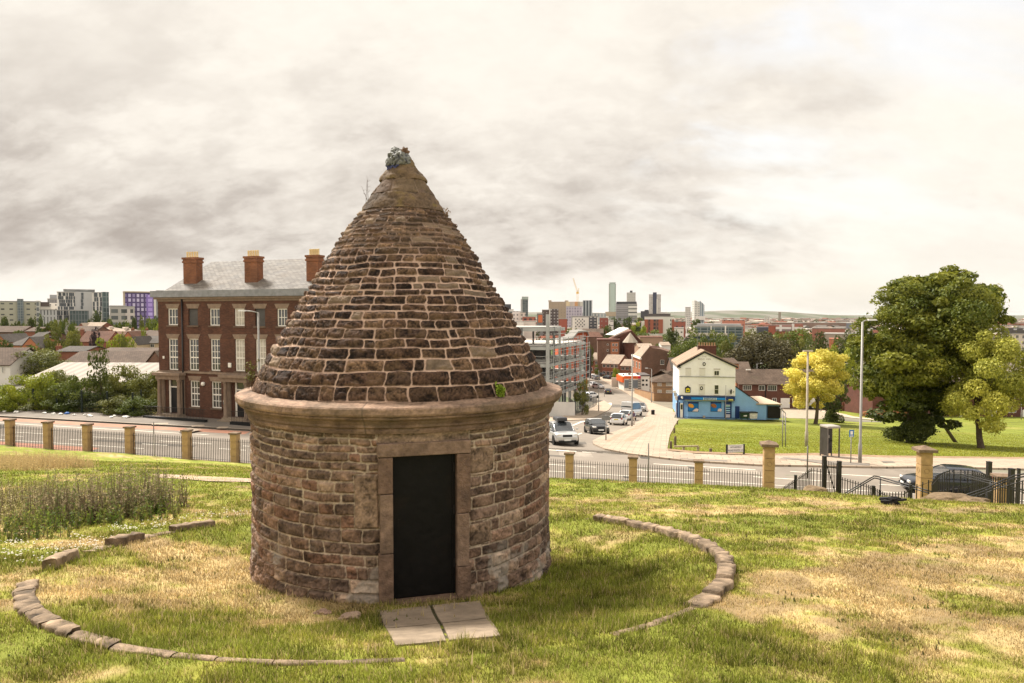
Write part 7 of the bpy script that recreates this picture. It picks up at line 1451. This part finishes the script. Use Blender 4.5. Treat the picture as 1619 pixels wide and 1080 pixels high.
    fd = mat('faded_letter', (.40, .34, .28), .9); x, z = B.loc(1113.5, 563.8); text('THE', B.t, (x, -.012, z), .34, fd, sx_=1.15, ext=.01); x, z = B.loc(1113.5, 568); text('BREW  INN', B.t, (x, -.012, z), .38, fd, sx_=1.05, ext=.01)
    # shop front
    xa, _ = B.loc(1072, 630); sub(B, 'fascia', 1071.5, 1162, 626.4, 634.2, -.45, .44, NV); sub(B, 'fascia_glow_panel', 1093, 1147, 628.2, 632.6, -.475, .02, mat('fascia_bright', (.015, .20, .52), .5, .35, .25)); sub(B, 'fascia_stripe', 1083, 1161, 632.8, 633.9, -.50, .04, mat('stripe_yellow', (.55, .45, .10), .5)); sub(B, 'fascia_logo', 1152, 1159, 631.2, 633, -.53, .02, mat('logo_yellow', (.70, .62, .12), .5))  # brighter blue panel on the navy fascia, plain colour
    sub(B, 'name_panel', 1112, 1133, 628.8, 632.5, -.50, .02, mat('name_white', (.55, .68, .72), .5)); x, z = B.loc(1122.5, 630.7, -.5); text('EVERYDAYZ', B.t, (x, -.515, z), .36, NV, sx_=.93, w=.012)
    MB().tube([(0, 0, 0), (0, -.5, -.1)], .05, 6).build('wall_lamp', WHITE, B.t, loc=(B.loc(1078.2, 628.5)[0], -.46, B.loc(1078.2, 628.5)[1]))
    o = obj('globe_lamp', MB().lathe([(0, -.17), (.13, -.1), (.17, 0), (.13, .1), (0, .17)], 14).mesh('globe_lamp', WHITE, True), B.t, (B.loc(1078.2, 628.5, -.6)[0], -.6, B.loc(1078.2, 628.5, -.6)[1]))
    for a, b, seed in ((1088, 1104, 1), (1124, 1140, 2)):
        sub(B, 'window_frame', a-.4, b+.4, 635.2, 651, -.06, .05, NV); w = sub(B, 'window_poster', a+.3, b-.4, 637.8, 650.4, -.09, .025, mat('poster_blue', (.01, .14, .38), .5, .4, .6)); 
        x, z = B.loc((a+b)/2-3.5, 641.5); e = obj('poster_food', MB().lathe([(.62, 0), (.55, .03), (0, .04)], 16).mesh('poster_food', mat('food_orange' if seed == 1 else 'food_brown', (.62, .27, .03) if seed == 1 else (.30, .10, .025), .6, .3, 3)), B.t, (x, -.095, z), rot=(math.pi/2, .4, 0)); e.scale = (.75, .5, 1)
        x, z = B.loc(b-4 if seed == 1 else b-3, 648.3); MB().prism([(-.55 if seed == 1 else -.25, -.22), (.3, -.25), (.42, .15), (.1, .3), (-.2, .15)], 'y', -.11, -.092).build('poster_goods', mat('goods_pale', (.62, .50, .47), .6, .4, 4), B.t, loc=(x, 0, z))
    sub(B, 'plinth', 1076, 1165, 658.8, 661.6, -.10, .10, NV); sub(B, 'corner_post', 1070.5, 1072.5, 633, 660.5, -.20, .3, NV); 
    d = sub(B, 'door', 1075.3, 1079.8, 637.5, 660.3, -.12, .06, WHITE); sub(B, 'door_pane', 1076.3, 1079.3, 639.5, 647.5, -.145, .02, GLASS); sub(B, 'door_frame', 1079.9, 1081.2, 636, 660.6, -.13, .12, NV); sub(B, 'door_frame', 1073.6, 1075.2, 636, 660.6, -.13, .12, NV)
    sub(B, 'sign_board', 1145.5, 1156.5, 634.6, 661, -.12, .1, NV)
    for i, (ya, yb, c) in enumerate(((640, 641.3, (.6, .65, .62)), (642, 643.5, (.25, .45, .35)), (645, 646.5, (.35, .55, .75)), (648.4, 650, (.35, .62, .68)), (651.3, 652.6, (.5, .6, .78)), (655, 660.3, (.52, .48, .52)))): sub(B, 'notice', 1147.3, 1154.3, ya, yb, -.14, .018, mat('notice_%d' % i, c, .6))
    x, z = B.loc(1154, 619); o = obj('satellite_dish', MB().lathe([(0, .0), (.25, .05), (.42, .14), (.40, .15), (.24, .07), (0, .02)], 18).mesh('satellite_dish', mat('dish', (.05, .045, .04), .6), True), B.t, (x, -.35, z), rot=(math.pi/2, .1, R(60))); sub(B, 'junction_box', 1159.5, 1160.7, 619, 620.3, -.12, .11, DRK); sub(B, 'meter_box', 1111.5, 1115, 657.3, 661, -.3, .2, mat('dull_stone', ()))
    for px, py in ((1152.5, 617.5), (1147.5, 622.5)): sub(B, 'junction_box', px, px+.6, py, py+.6, -.08, .07, DRK)
    # cluttered bay and cameras on the street side
    for px, py, s in ((1066.5, 619.5, .42), (1068, 624, .5), (1069, 628, .45), (1070, 631.5, .4)): x, z = B.loc(px, py); B.box('wall_lamp', x-.2, x+.25, .2, .7, z-s/2, z+s/2, WHITE if py != 624 else GRY, bev=.06)
    sub(B, 'side_panel', 1068.5, 1071.5, 637, 657, .3, .4, mat('pale_side', (.50, .52, .58), .7, .1, 1))
    c0 = B.loc(1104, 552); B.chimney(B.loc(1117.5, 555, D*.45)[0], D*.45, ze, B.loc(1117, 546.5, D*.45)[1], 2.9, .9, BR['darkred'], 7)
    x, z = B.loc(1102.4, 546, D*.4); MB().tube([(x, D*.4, z-3), (x, D*.4, z+1.4)], .03).build('aerial', GALV, B.t)
    # blue side wing with sloping top, flat-roofed store with black shutter
    xs0, za = B.loc(1163, 612); xs1, zb = B.loc(1199, 637.5); xs2, _ = B.loc(1212.5, 640); MB().prism([(xs0, 0), (xs1, 0), (xs1, zb), (xs0, za)], 'y', .3, .7).build('yard_wall', BLU, B.t); MB().prism([(xs0, za), (xs1+.1, zb), (xs1+.1, zb+.14), (xs0, za+.16)], 'y', .22, .8).build('coping', BK, B.t)
    _, zg = B.loc(1205, 640.3); B.box('store_wall', xs1+.003, xs2, .35, 6, 0, zg, BLU); xs3, _ = B.loc(1234.5, 640); B.box('store_wall', xs2+.002, xs3, .9, 6, 0, zg-.01, BLU)
    MB().add([(xs1-.3, .2, zg+.005), (xs3+.2, .2, zg+.005), (xs3-1.8, 6.5, B.loc(1220, 628, 6.5)[1]), (xs0+3.2, 6.5, B.loc(1190, 628, 6.5)[1]), (xs1-.3, .2, zg+.18), (xs3+.2, .2, zg+.18), (xs3-1.8, 6.5, B.loc(1220, 627.5, 6.5)[1]+.1), (xs0+3.2, 6.5, B.loc(1190, 627.5, 6.5)[1]+.1)], [(0,3,2,1), (4,5,6,7), (0,1,5,4), (1,2,6,5), (2,3,7,6), (3,0,4,7)]).build('store_roof', mat('felt_roof', (.42, .33, .24), .9, .1, .5), B.t)
    sub(B, 'shutter', 1214, 1234, 642.5, 661.5, .6, .28, mat('shutter_black', (.014, .011, .010), .6, .3, 1)); sub(B, 'yard_door', 1161.3, 1169, 642.5, 661.3, .12, .15, NV)
pub()
bin_('dark green wheeled bin against the blue wall', 1176.5, 651, 663, 1.25, (.02, .045, .02), 70, True, Y=106.2); bin_('white wheeled bin beside the dark green one', 1190, 651, 663, 1.2, (.60, .57, .50), 70, True, Y=106)
def rowhouses():
    B = Bld('brick_row', 'dark red brick row of houses with brown roof right of the pub', 'house', 1168, 606, 146, R(-3), base=-18); x0, ze = B.loc(1168, 606.5); x1, _ = B.loc(1325, 606.5); zr = B.loc(1210, 584.5, 5)[1]; B.gable(x0, x1, 0, 10, 0, ze, zr, BR['darkred'], TILEB, 'x', .4)
    for a, b, c, d, n in ((1174.5, 1188, 609, 617, 4), (1199.5, 1209, 609, 617.5, 2), (1213.5, 1228, 609.3, 618, 4), (1221, 1227.5, 629, 636, 2), (1253, 1267, 629.8, 638.5, 3), (1258, 1272, 609, 618, 3), (1285, 1299, 610, 619, 3)): B.window(a, c, b, d, n, 1)
    for a, b in ((1234.5, 1248.5), (1276.5, 1290)): sub(B, 'door', a, b, 629.5, 645, -.08, .07, WHITE)
    sub(B, 'downpipe', 1210, 1211, 607, 640, -.12, .1, BLACK); sub(B, 'roof_patch', 1180, 1187, 584, 585.3, 4, .3, WHITE)
    house('orange brick gable end between pub and dark red row', 1164, 1172, 606, 587, 147, 10, 'orange', TILEB, axis='x', over=.05, base=-18); house('brown hip roof peeping over the pub roof', 1150, 1168, 575, 566.5, 165, 9, 'orange', TILEB); house('brown roofed house behind the dark red row', 1166, 1186, 584, 572.5, 170, 10, 'orange', TILEB, rz=R(-12))
    B = Bld('brick_row', 'dark red brick row behind the two right hand trees', 'house', 1500, 640, 132, R(3), base=-17); x0, ze = B.loc(1380, 618); x1, _ = B.loc(1660, 618); zr = B.loc(1600, 600, 5)[1]; B.gable(x0, x1, 0, 10, 0, ze, zr, BR['darkred'], TILEB, 'x', .4)
    for a in (1500, 1525, 1545, 1590, 1626): B.window(a, 643.5, a+16, 652.5, 3, 1); B.window(a+1, 622, a+15, 630, 3, 1)
    for a in (1517, 1566, 1617): sub(B, 'door', a, a+9, 648, 662, -.08, .07, WHITE)
    a = ground(1292, 646, 0, 80); tag(MB().box(0, 9.5, 0, .3, -1, 2.6).build('garden_wall', BR['darkred'], loc=a), 'dark brick wall with bush behind the yellow tree', 'wall'); a = ground(1332, 650, 0, 80); tag(MB().prism([(0, -1), (7, -1), (7, 3.2), (4.5, 3.2), (4.0, 2.4), (0, 1.8)], 'y', 0, .3).build('garden_wall', BR['red'], loc=a), 'red brick wall glimpsed left of the big tree', 'wall'); a = ground(1365, 659, 0, 80); tag(MB().prism([(0, -1), (9, -1), (9, 3.0), (5, 1.6), (0, .9)], 'y', 0, .3).build('garden_wall', mat('brick_orange', ()), loc=a), 'orange brick wall stepping up beside the big tree', 'wall')
    bin_('black wheeled bin by the dark red row', 1283.5, 641, 647.5, 1.0, (.02, .02, .022), 90, True); bin_('smaller black wheeled bin right of its twin by the dark row', 1292, 642, 648.5, .7, (.02, .021, .02), 90, True)
rowhouses()
# ------------------------------------------------------------------ trees right of the lock-up
def big_tree():
    g = ground(1440, 701); s = g.y/F; t = thing('sycamore_tree', 'very large spreading green tree on the verge at the right', 'tree', g); H = (701-425)*s
    MB_ = trunk_mb(H*.62, .42, 5, H*.36, H*.86, 9, .3); MB_.build('trunk', BARK, t, True)
    for i, (px, py, wx, wy, n, k) in enumerate(((1475, 490, 150, 120, 15000, 'sycamore'), (1430, 560, 160, 130, 15000, 'sycamore'), (1500, 560, 140, 150, 12000, 'sycamore'), (1385, 590, 90, 130, 7000, 'sycamore'), (1545, 490, 80, 70, 4000, 'sycamore'), (1450, 640, 150, 90, 9000, 'dark'), (1372, 535, 70, 80, 4000, 'sycamore'), (1427, 468, 90, 60, 4000, 'sycamore'), (1492, 462, 120, 74, 9000, 'sycamore'), (1468, 545, 182, 182, 26000, 'sycamore'))):
        o = obj('crown', leafmesh('crown', 300+i, n, 30, .040 if i != 4 else .06, LM[k], clump=i < 9) if i < 9 else leafmesh('crown', 300+i, 44000, 60, .019, LM[k], clump=True), t, ((px-1440)*s, (i % 3-1)*.8, (701-py)*s)); o.scale = (wx*s*.62, wx*s*.55, wy*s*.66)
    o = obj('ivy', leafmesh('crown', 333, 12000, 26, .045, LM['dark'], hollow=.6), t, (0, -.4, 26*s)); o.scale = (40*s, 2.0, 38*s)
big_tree()
tag(MB().tube([ground(1512, 700)+Vector((0, 0, -.1)), at(1495, 676, ground(1512, 700).y), at(1484, 655, ground(1512, 700).y+.3), at(1478, 630, ground(1512, 700).y+.5)], [.2, .17, .15, .1], 9).build('leaning_trunk', BARK, smooth=True), 'dark bare trunk leaning from the lawn into the big tree', 'trunk')
treepx('small golden-green tree with forked trunk at the right edge', 1557, 524, 138, None, 'gold', var=50, n=34000, leaf=.020, lobes=46, clump=True, trunk=.2, tr=.024, ybase=710); treepx('bright yellow leaved tree on the verge right of the pub', 1292, 555, 108, None, 'yellow', var=51, n=22000, leaf=.026, lobes=34, clump=True, trunk=.22, tr=.024, ybase=671)
for lab, px, yt, w, Y, k, kw in (('huge dark brown-green beech behind the pub', 1205, 528, 118, 185, 'beech', dict(n=12000, leaf=.03, lobes=30)), ('yellow-green flank tree left of the huge beech', 1160, 533, 46, 190, 'olive', dict(n=5000, leaf=.04)), ('green tree just left of the pub chimney', 1090, 528, 62, 200, 'green', dict(n=7000, leaf=.035, lobes=24)), ('green tree rising right behind the pub chimney', 1128, 527, 50, 215, 'green', dict(n=5000, leaf=.04)), ('tall dark green tree above the beech', 1150, 519.5, 40, 270, 'green', dict(n=4000, leaf=.045)), ('round green tree right of the beech', 1254, 520, 66, 240, 'green', dict(n=6000, leaf=.04)), ('dark tree between beech and yellow tree', 1290, 533, 44, 200, 'dark', dict(n=4000, leaf=.045)), ('olive tree low behind the yellow tree', 1270, 541, 40, 175, 'olive', dict(n=4000, leaf=.045)), ('green tree left of the tall street lamp', 1335, 530, 50, 200, 'dark', dict(n=5000, leaf=.04)), ('lime tree at the foot of the orange gable', 1325, 546, 46, 150, 'lime', dict(n=5000, leaf=.04)), ('broad green crown in front of the school bays', 1222, 518, 50, 290, 'green', dict(n=4000, leaf=.045)), ('dull green crown left of the school bays', 1190, 524, 44, 280, 'olive', dict(n=3500, leaf=.045)), ('dark shrub beside the red garden wall', 1318, 604, 46, 110, 'dark', dict(n=5000, leaf=.04, crown_bottom=-.5)), ('green tree before the church apse', 1004, 541, 28, 300, 'olive', dict(n=3500, leaf=.05)), ('green tree right of the church range', 1034, 538, 34, 240, 'green', dict(n=3500, leaf=.05)), ('tree left of the dark brick building', 985, 546, 22, 290, 'olive', dict(n=2500, leaf=.05)), ('small garden tree beside the corner shop', 974, 583, 15, 205, 'lime', dict(n=2500, leaf=.06)), ('small tree before the farthest terrace', 943, 579, 11, 246, 'green', dict(n=1500, leaf=.07)), ('street tree at the foot of the steel frame', 921, 606, 22, 108, 'olive', dict(n=3000, leaf=.05)), ('young trees between steel frame and shed', 934, 547, 12, 262, 'green', dict(n=1500, leaf=.06)), ('dark wood left of the brick and white flats', 975, 518, 40, 420, 'green', dict(n=3000, leaf=.06)), ('high wood before the office slab', 1000, 502, 34, 560, 'dark', dict(n=2500, leaf=.07)), ('bright green slope trees below the office slab', 1009, 512, 26, 480, 'lime', dict(n=2500, leaf=.06)), ('trees at the foot of the brick and white flats', 1035, 524, 60, 400, 'green', dict(n=3500, leaf=.05)), ('trees above the orange building roof', 907, 514, 26, 380, 'green', dict(n=2500, leaf=.06)), ('green tree before the red and dark flats', 1062, 521, 26, 380, 'dark', dict(n=2500, leaf=.06)), ('dark tree right of the hall forecourt', 1112, 531, 40, 250, 'dark', dict(n=4000, leaf=.045)), ('tree at the waterfront towers foot', 1100, 503, 14, 900, 'green', dict(n=900, leaf=.1)), ('dark wood left of the dark red flats', 976, 499, 24, 700, 'dark', dict(n=1500, leaf=.08)), ('green crown right of the terraces', 957, 520, 22, 400, 'dark', dict(n=2000, leaf=.07))):
    kw.setdefault('trunk', .04); treepx(lab, px, yt, w, Y, k, var=60+len(lab) % 9, **kw)
# ------------------------------------------------------------------ vehicles
TYRE = mat('tyre', (.018, .017, .016), .9, .2, 10); RIM = mat('rim', (.42, .42, .42), .35, .1, 5, metal=.6); CGL = mat('car_glass', (.035, .04, .045), .06, .1, 1, spec=1.0); LITE = mat('headlight_glass', (.62, .60, .56), .15, .1, 4, spec=.9); TAIL = mat('tail_lamp', (.30, .015, .01), .3, .1, 4)
def car(label, pos, rz, paint, L=4.3, Wd=1.8, H=1.46, kind='hatch', name='parked_car', group=None, roofbox=False, roofm=None, cat='car', plate='white', glassm=None):
    t = thing(name, label, cat, pos, rz, group); w = Wd/2; nose = .95 if kind != 'van' else .7
    prof = {'hatch': [(-.5, .40, .62), (-.49, .22, .86), (-.40, .18, .98), (-.22, .17, 1.0), (0, .17, 1.0), (.22, .17, .98), (.36, .18, .93), (.47, .2, .80), (.5, .32, .62)],
            'sedan': [(-.5, .38, .72), (-.48, .22, .88), (-.36, .18, .96), (-.2, .17, .95), (0, .17, .94), (.2, .17, .92), (.36, .18, .84), (.47, .2, .72), (.5, .32, .55)],
            'suv': [(-.5, .42, .85), (-.48, .28, 1.02), (-.38, .24, 1.08), (-.2, .23, 1.08), (0, .23, 1.07), (.24, .23, 1.05), (.38, .24, 1.02), (.47, .28, .90), (.5, .40, .70)],
            'van': [(-.5, .40, 1.1), (-.495, .28, 1.2), (-.4, .25, 1.2), (-.2, .24, 1.2), (0, .24, 1.2), (.2, .24, 1.18), (.36, .25, 1.12), (.46, .28, .95), (.5, .4, .75)]}[kind]
    V = []; Fc = []; ns = 10
    for fx_, zb, zt in prof:
        k = 1-.22*max(0, (abs(fx_)-.38)/.12)**2; ww = w*k
        for (a, b) in ((-.86, 0), (-1, .12), (-1, .55), (-.97, .85), (-.88, 1), (.88, 1), (.97, .85), (1, .55), (1, .12), (.86, 0)): V.append((fx_*L, a*ww, zb+(zt-zb)*b))
    n = len(prof)
    for i in range(n-1):
        for j in range(ns): Fc.append((i*ns+j, i*ns+(j+1) % ns, (i+1)*ns+(j+1) % ns, (i+1)*ns+j))
    Fc += [tuple(range(ns)), tuple(range((n-1)*ns, n*ns))[::-1]]
    b = MB(); b.add(V, Fc); o = b.build('body', paint, t, True); m = o.modifiers.new('s', 'SUBSURF'); m.levels = m.render_levels = 2
    belt = prof[4][2]-.03
    cab = {'hatch': [(-.475, 0), (-.40, .92), (-.12, 1.0), (.08, .97), (.29, 0)], 'sedan': [(-.40, 0), (-.25, .90), (-.08, 1.0), (.07, .98), (.26, 0)], 'suv': [(-.485, 0), (-.43, .9), (-.15, 1), (.08, .98), (.27, 0)], 'van': [(-.497, 0), (-.485, .97), (-.2, 1), (.20, .98), (.36, 0)]}[kind]
    gh = H-belt
    def cabv(sc, zs, inx=0): return [(x*L*(1-inx), y*w*(.93-(.16 if kind != 'van' else .07)*z)*sc, belt+gh*z*zs) for x, z in cab for y in (-1, 1)]
    ys_ = [-.93, -.86, -.76, -.66, -.34, 0, .34, .66, .76, .86, .93]; zs_ = [0, .45, .84, .955, .99, 1, .99, .955, .84, .45, 0]
    if kind == 'van': ys_ = [-.95, -.93, -.90, -.84, -.4, 0, .4, .84, .90, .93, .95]; zs_ = [0, .5, .86, .97, .99, 1, .99, .97, .86, .5, 0]
    xs_ = [c[0] for c in cab]; hs_ = [c[1] for c in cab]; st_ = []
    for i in range(len(cab)-1):
        for j in range(4): st_.append(xs_[i]+(xs_[i+1]-xs_[i])*j/4)
    st_.append(xs_[-1])
    def hz(x):
        v = float(np.interp(x, xs_, hs_)); w1 = float(np.interp(x-.03, xs_, hs_)); w2 = float(np.interp(x+.03, xs_, hs_)); return .4*v+.3*w1+.3*w2
    hh_ = [hz(x) if 0 < i < len(st_)-1 else 0 for i, x in enumerate(st_)]
    def loft(i0, i1, j0, j1, off=0):
        V2 = [(st_[i]*L, ys_[j]*w*(1+off*.6), belt+gh*hh_[i]*zs_[j]+off) for i in range(i0, i1+1) for j in range(j0, j1+1)]; m_ = j1-j0+1
        return V2, [(i*m_+j, i*m_+j+1, (i+1)*m_+j+1, (i+1)*m_+j) for i in range(i1-i0) for j in range(m_-1)]
    g = MB(); g.add(*loft(0, len(st_)-1, 0, 10))
    if kind == 'van':
        g2 = MB(); q = [p for p in cabv(1.0, 1.0)]; q = [q[0], q[1], q[2], q[3], q[4], q[5], (.12*L, q[6][1], q[6][2]), (.12*L, q[7][1], q[7][2]), (.12*L, q[8][1], belt), (.12*L, q[9][1], belt)]; g2.add([(x*1.002, y*1.012, z+.01) for x, y, z in q], [(0, 2, 4, 6, 8), (9, 7, 5, 3, 1), (0, 1, 3, 2), (2, 3, 5, 4), (4, 5, 7, 6), (6, 7, 9, 8)]); g2.build('cargo_body', paint, t, bev=.05)
    g.build('windows', glassm or CGL, t, True)
    rv = cabv(1.0, 1.0); r = MB(); r.add(*loft(4, 12, 2, 8, .014)); r.build('roof', roofm or paint, t, True)
    for s in (-1, 1):
        pl = MB(); c = [rv[i] for i in range(10)]; k = 0 if s < 0 else 1
        for i0 in (0, 12):
            j = 2 if s < 0 else 8
            for q_ in range(i0, i0+4): pl.bar((st_[q_]*L, ys_[j]*w*1.01, belt+gh*hh_[q_]*zs_[j]), (st_[q_+1]*L, ys_[j]*w*1.01, belt+gh*hh_[q_+1]*zs_[j]), .06, .05)
        pl.bar((-.08*L, s*w*.935, belt), (-.08*L, s*w*.78, belt+gh*.86), .07, .04)
        pl.build('pillar', paint, t)
        MB().cbox((.23*L, s*(w+.09), belt+.12), (.12, .18, .13)).build('mirror', paint, t, bev=.04)
    wr = .31 if kind != 'suv' else .36
    for sx_ in (-.31, .315):
        for s in (-1, 1):
            y = s*(w-.10); tw = MB().lathe([(wr*.62, -.1), (wr*.95, -.1), (wr, -.06), (wr, .06), (wr*.95, .1), (wr*.62, .1)], 22).mesh('wheel', TYRE, True); wo = obj('wheel', tw, t, (sx_*L, y, wr), rot=(math.pi/2, 0, 0)); rm = MB().lathe([(0, .03), (wr*.2, .05), (wr*.62, .06), (wr*.64, .095), (wr*.64, -.095), (wr*.62, -.06), (0, -.03)], 14).mesh('rim', RIM, True); obj('rim', rm, wo)
            ar = MB().lathe([(0, 0), (wr*1.14, 0)], 22); obj('wheel_arch', ar.mesh('wheel_arch', BLACK), t, (sx_*L, s*(w+.004), wr+.02), rot=(math.pi/2, 0, 0)).scale = (1, 1, 1)
    zl = prof[7][2]
    for s in (-1, 1):
        MB().cbox((.475*L, s*w*.66, zl-.10), (.12, .34, .16)).build('headlight', LITE, t, bev=.05); MB().cbox((-.488*L, s*w*.78, .85 if kind != 'van' else 1.0), (.08, .16, .24)).build('tail_light', TAIL, t, bev=.03)
    MB().cbox((.497*L, 0, zl-.16), (.06, Wd*.38, .16)).build('grille', BLACK, t, bev=.02); MB().cbox((.494*L, 0, .33), (.09, Wd*.7, .16)).build('air_intake', BLACK, t, bev=.02)
    MB().cbox((.505*L, 0, .44), (.04, .5, .11)).build('number_plate', mat('plate_white', (.65, .65, .62), .5), t); MB().cbox((-.503*L, 0, .72), (.03, .5, .11)).build('number_plate', mat('plate_yellow', (.62, .48, .05), .5), t)
    if roofbox: MB().cbox((-.08*L, 0, H+.18), (1.9, .78, .30)).build('roof_box', mat('roof_box', (.05, .05, .055), .35), t, bev=.10); 
    return t
def paint(k, c, metal=.3, rough=.3): return mat('paint_'+k, c, rough, .03, 1, metal=metal, coat=.8)
SIL = paint('silver', (.50, .49, .48), .5); WHI = paint('white', (.72, .71, .70), 0); BLK = paint('black', (.012, .012, .014), 0); NAV = paint('navy', (.008, .011, .020), .2); GRY_ = paint('grey', (.16, .165, .18), .4); DGR = paint('dark', (.03, .032, .036), .3)
def carat(label, px, py, deg, pm, **k):
    p = ground(px, py, .03, k.pop('ymin', 36)); o = car(label, p, R(deg), pm, **k); dx = Vector((math.cos(R(deg)), math.sin(R(deg)))); g1 = float(h(p.x+dx.x, p.y+dx.y)); g0 = float(h(p.x-dx.x, p.y-dx.y)); o.rotation_euler = (0, -math.atan2(g1-g0, 2), R(deg)); return o
carat('silver off-roader with black roof box facing the junction', 887.5, 701, -82, SIL, L=4.5, Wd=1.85, H=1.66, kind='suv', roofbox=True)
carat('black small car with pale bonnet stripes facing the junction', 943, 685.5, -84, BLK, L=3.9, Wd=1.75, H=1.42, kind='hatch', roofm=WHI)
carat('nearest silver hatchback parked rear towards us at the kerb', 978, 671.5, 72, WHI, L=4.0, Wd=1.75, H=1.5, name='parked_car'); carat('white car parked between the silver hatchback and the van', 992, 664, 66, WHI, L=4.2, Wd=1.78, H=1.48); carat('large white panel van parked at the kerb', 999, 657.5, 60, WHI, L=5.4, Wd=2.0, H=2.35, kind='van', name='panel_van', cat='van'); carat('silver estate parked beyond the white van', 1013.5, 650, -100, SIL, L=4.4, Wd=1.8, H=1.6, kind='suv')
carat('dark hatchback driving up the side street', 961.5, 622.5, 80, DGR, L=4.2, Wd=1.8, H=1.46, ymin=60)
for i, (l, px, py, dg, pm, kd) in enumerate((('white hatchback standing left in the side street', 939, 611.5, -70, WHI, 'hatch'), ('silver saloon next to the white hatchback in the street', 946, 614, -60, WHI, 'hatch'), ('white car at the far bend of the street', 936, 598, 100, WHI, 'hatch'), ('grey car right of the white one at the far bend', 942.5, 600, 100, GRY_, 'hatch'), ('dark van parked before the farthest terrace', 951, 595.5, 110, DGR, 'suv'), ('black car parked under the middle terrace', 961, 599.5, 120, BLK, 'hatch'), ('grey-blue car covered in the lay-by beside the fence', 923, 634, 40, GRY_, 'suv'), ('white car in the lay-by right of the blue one', 935, 629, 45, WHI, 'hatch'))):
    carat(l, px, py, dg, pm, L=4.2, Wd=1.8, H=1.5, kind=kd, ymin=60)
# dark saloon behind the second gate pier
SEEG = mat('clear_car_glass', (.05, .055, .06), .05, 0, 1, spec=1.0); SEEG.node_tree.nodes['Principled BSDF'].inputs['Alpha'].default_value = .45
def saloon():
    Y = 36.8; p = at(1503, 780, Y); z = float(h(p.x, Y))+.012; o = car('dark blue-grey saloon driving past behind the railings', (p.x, Y, z), R(180-13), NAV, L=4.75, Wd=1.85, H=1.44, kind='sedan', name='saloon_car', glassm=SEEG)
saloon()
def person():
    p = ground(1001.5, 671.5, .13, 60); bm = bmesh.new(); J = {}
    def v(n, co, par=None):
        J[n] = bm.verts.new(co)
        if par: bm.edges.new((J[par], J[n]))
    v('pelvis', (0, 0, .95)); v('waist', (0, 0, 1.10), 'pelvis'); v('chest', (0, .01, 1.32), 'waist'); v('neck', (0, 0, 1.48), 'chest'); v('head', (0, -.02, 1.58), 'neck'); v('crown', (0, -.01, 1.72), 'head')
    for s, n in ((-1, 'l'), (1, 'r')):
        v('hip'+n, (s*.09, 0, .90), 'pelvis'); v('knee'+n, (s*.10, -.08*s, .50), 'hip'+n); v('ank'+n, (s*.10, .06*s, .09), 'knee'+n); v('toe'+n, (s*.11, .06*s-.16, .04), 'ank'+n)
        v('sh'+n, (s*.18, 0, 1.42), 'chest'); v('el'+n, (s*.23, .03, 1.14), 'sh'+n); v('wr'+n, (s*.22, -.10, .93), 'el'+n); v('ha'+n, (s*.21, -.14, .86), 'wr'+n)
    rad = {'pelvis': .14, 'waist': .12, 'chest': .145, 'neck': .055, 'head': .095, 'crown': .075, 'hip': .09, 'knee': .06, 'ank': .042, 'toe': .04, 'sh': .062, 'el': .045, 'wr': .032, 'ha': .036}
    names = list(J); bm.verts.index_update(); me = bpy.data.meshes.new('person'); bm.to_mesh(me); bm.free(); o = obj('person', me, None, p, rot=(0, 0, R(30))); o.modifiers.new('k', 'SKIN'); sv = me.skin_vertices[0].data
    for i, n in enumerate(names): r = rad[n] if n in rad else rad[n[:-1]]; sv[i].radius = (r, r); sv[i].use_root = n == 'pelvis'
    m = o.modifiers.new('s', 'SUBSURF'); m.levels = m.render_levels = 2; bpy.context.view_layer.update(); dg = bpy.context.evaluated_depsgraph_get(); me2 = bpy.data.meshes.new_from_object(o.evaluated_get(dg)); o.modifiers.clear(); o.data = me2
    for m_ in (mat('skin', (.42, .24, .16), .6), mat('purple_top', (.11, .075, .12), .9), mat('pale_trousers', (.50, .42, .36), .9), mat('hair', (.03, .02, .015), .8)): me2.materials.append(m_)
    for f in me2.polygons: z = f.center.z; f.material_index = 2 if z < .98 and z > .10 and abs(f.center.x) < .17 else (3 if z > 1.64 or (z > 1.52 and f.center.y > .02) or z < .10 else (0 if z > 1.47 or z < 1.0 else 1))
    tag(o, 'person in a purple top and pale trousers standing by the parked cars', 'person')
person()

# ------------------------------------------------------------------ air
def haze():
    m = bpy.data.materials.new('haze'); m.use_nodes = True; nt = m.node_tree; nt.nodes.clear(); v = nt.nodes.new('ShaderNodeVolumePrincipled'); v.inputs['Color'].default_value = (.93, .93, .92, 1); v.inputs['Density'].default_value = .000014; v.inputs['Anisotropy'].default_value = .2
    o = nt.nodes.new('ShaderNodeOutputMaterial'); nt.links.new(v.outputs[0], o.inputs['Volume'])
    tag(MB().box(-26000, 26000, -60, 61000, -30, 135).build('haze', m), 'pale haze hanging over the far city and the hills', 'haze', kind='stuff')
haze()
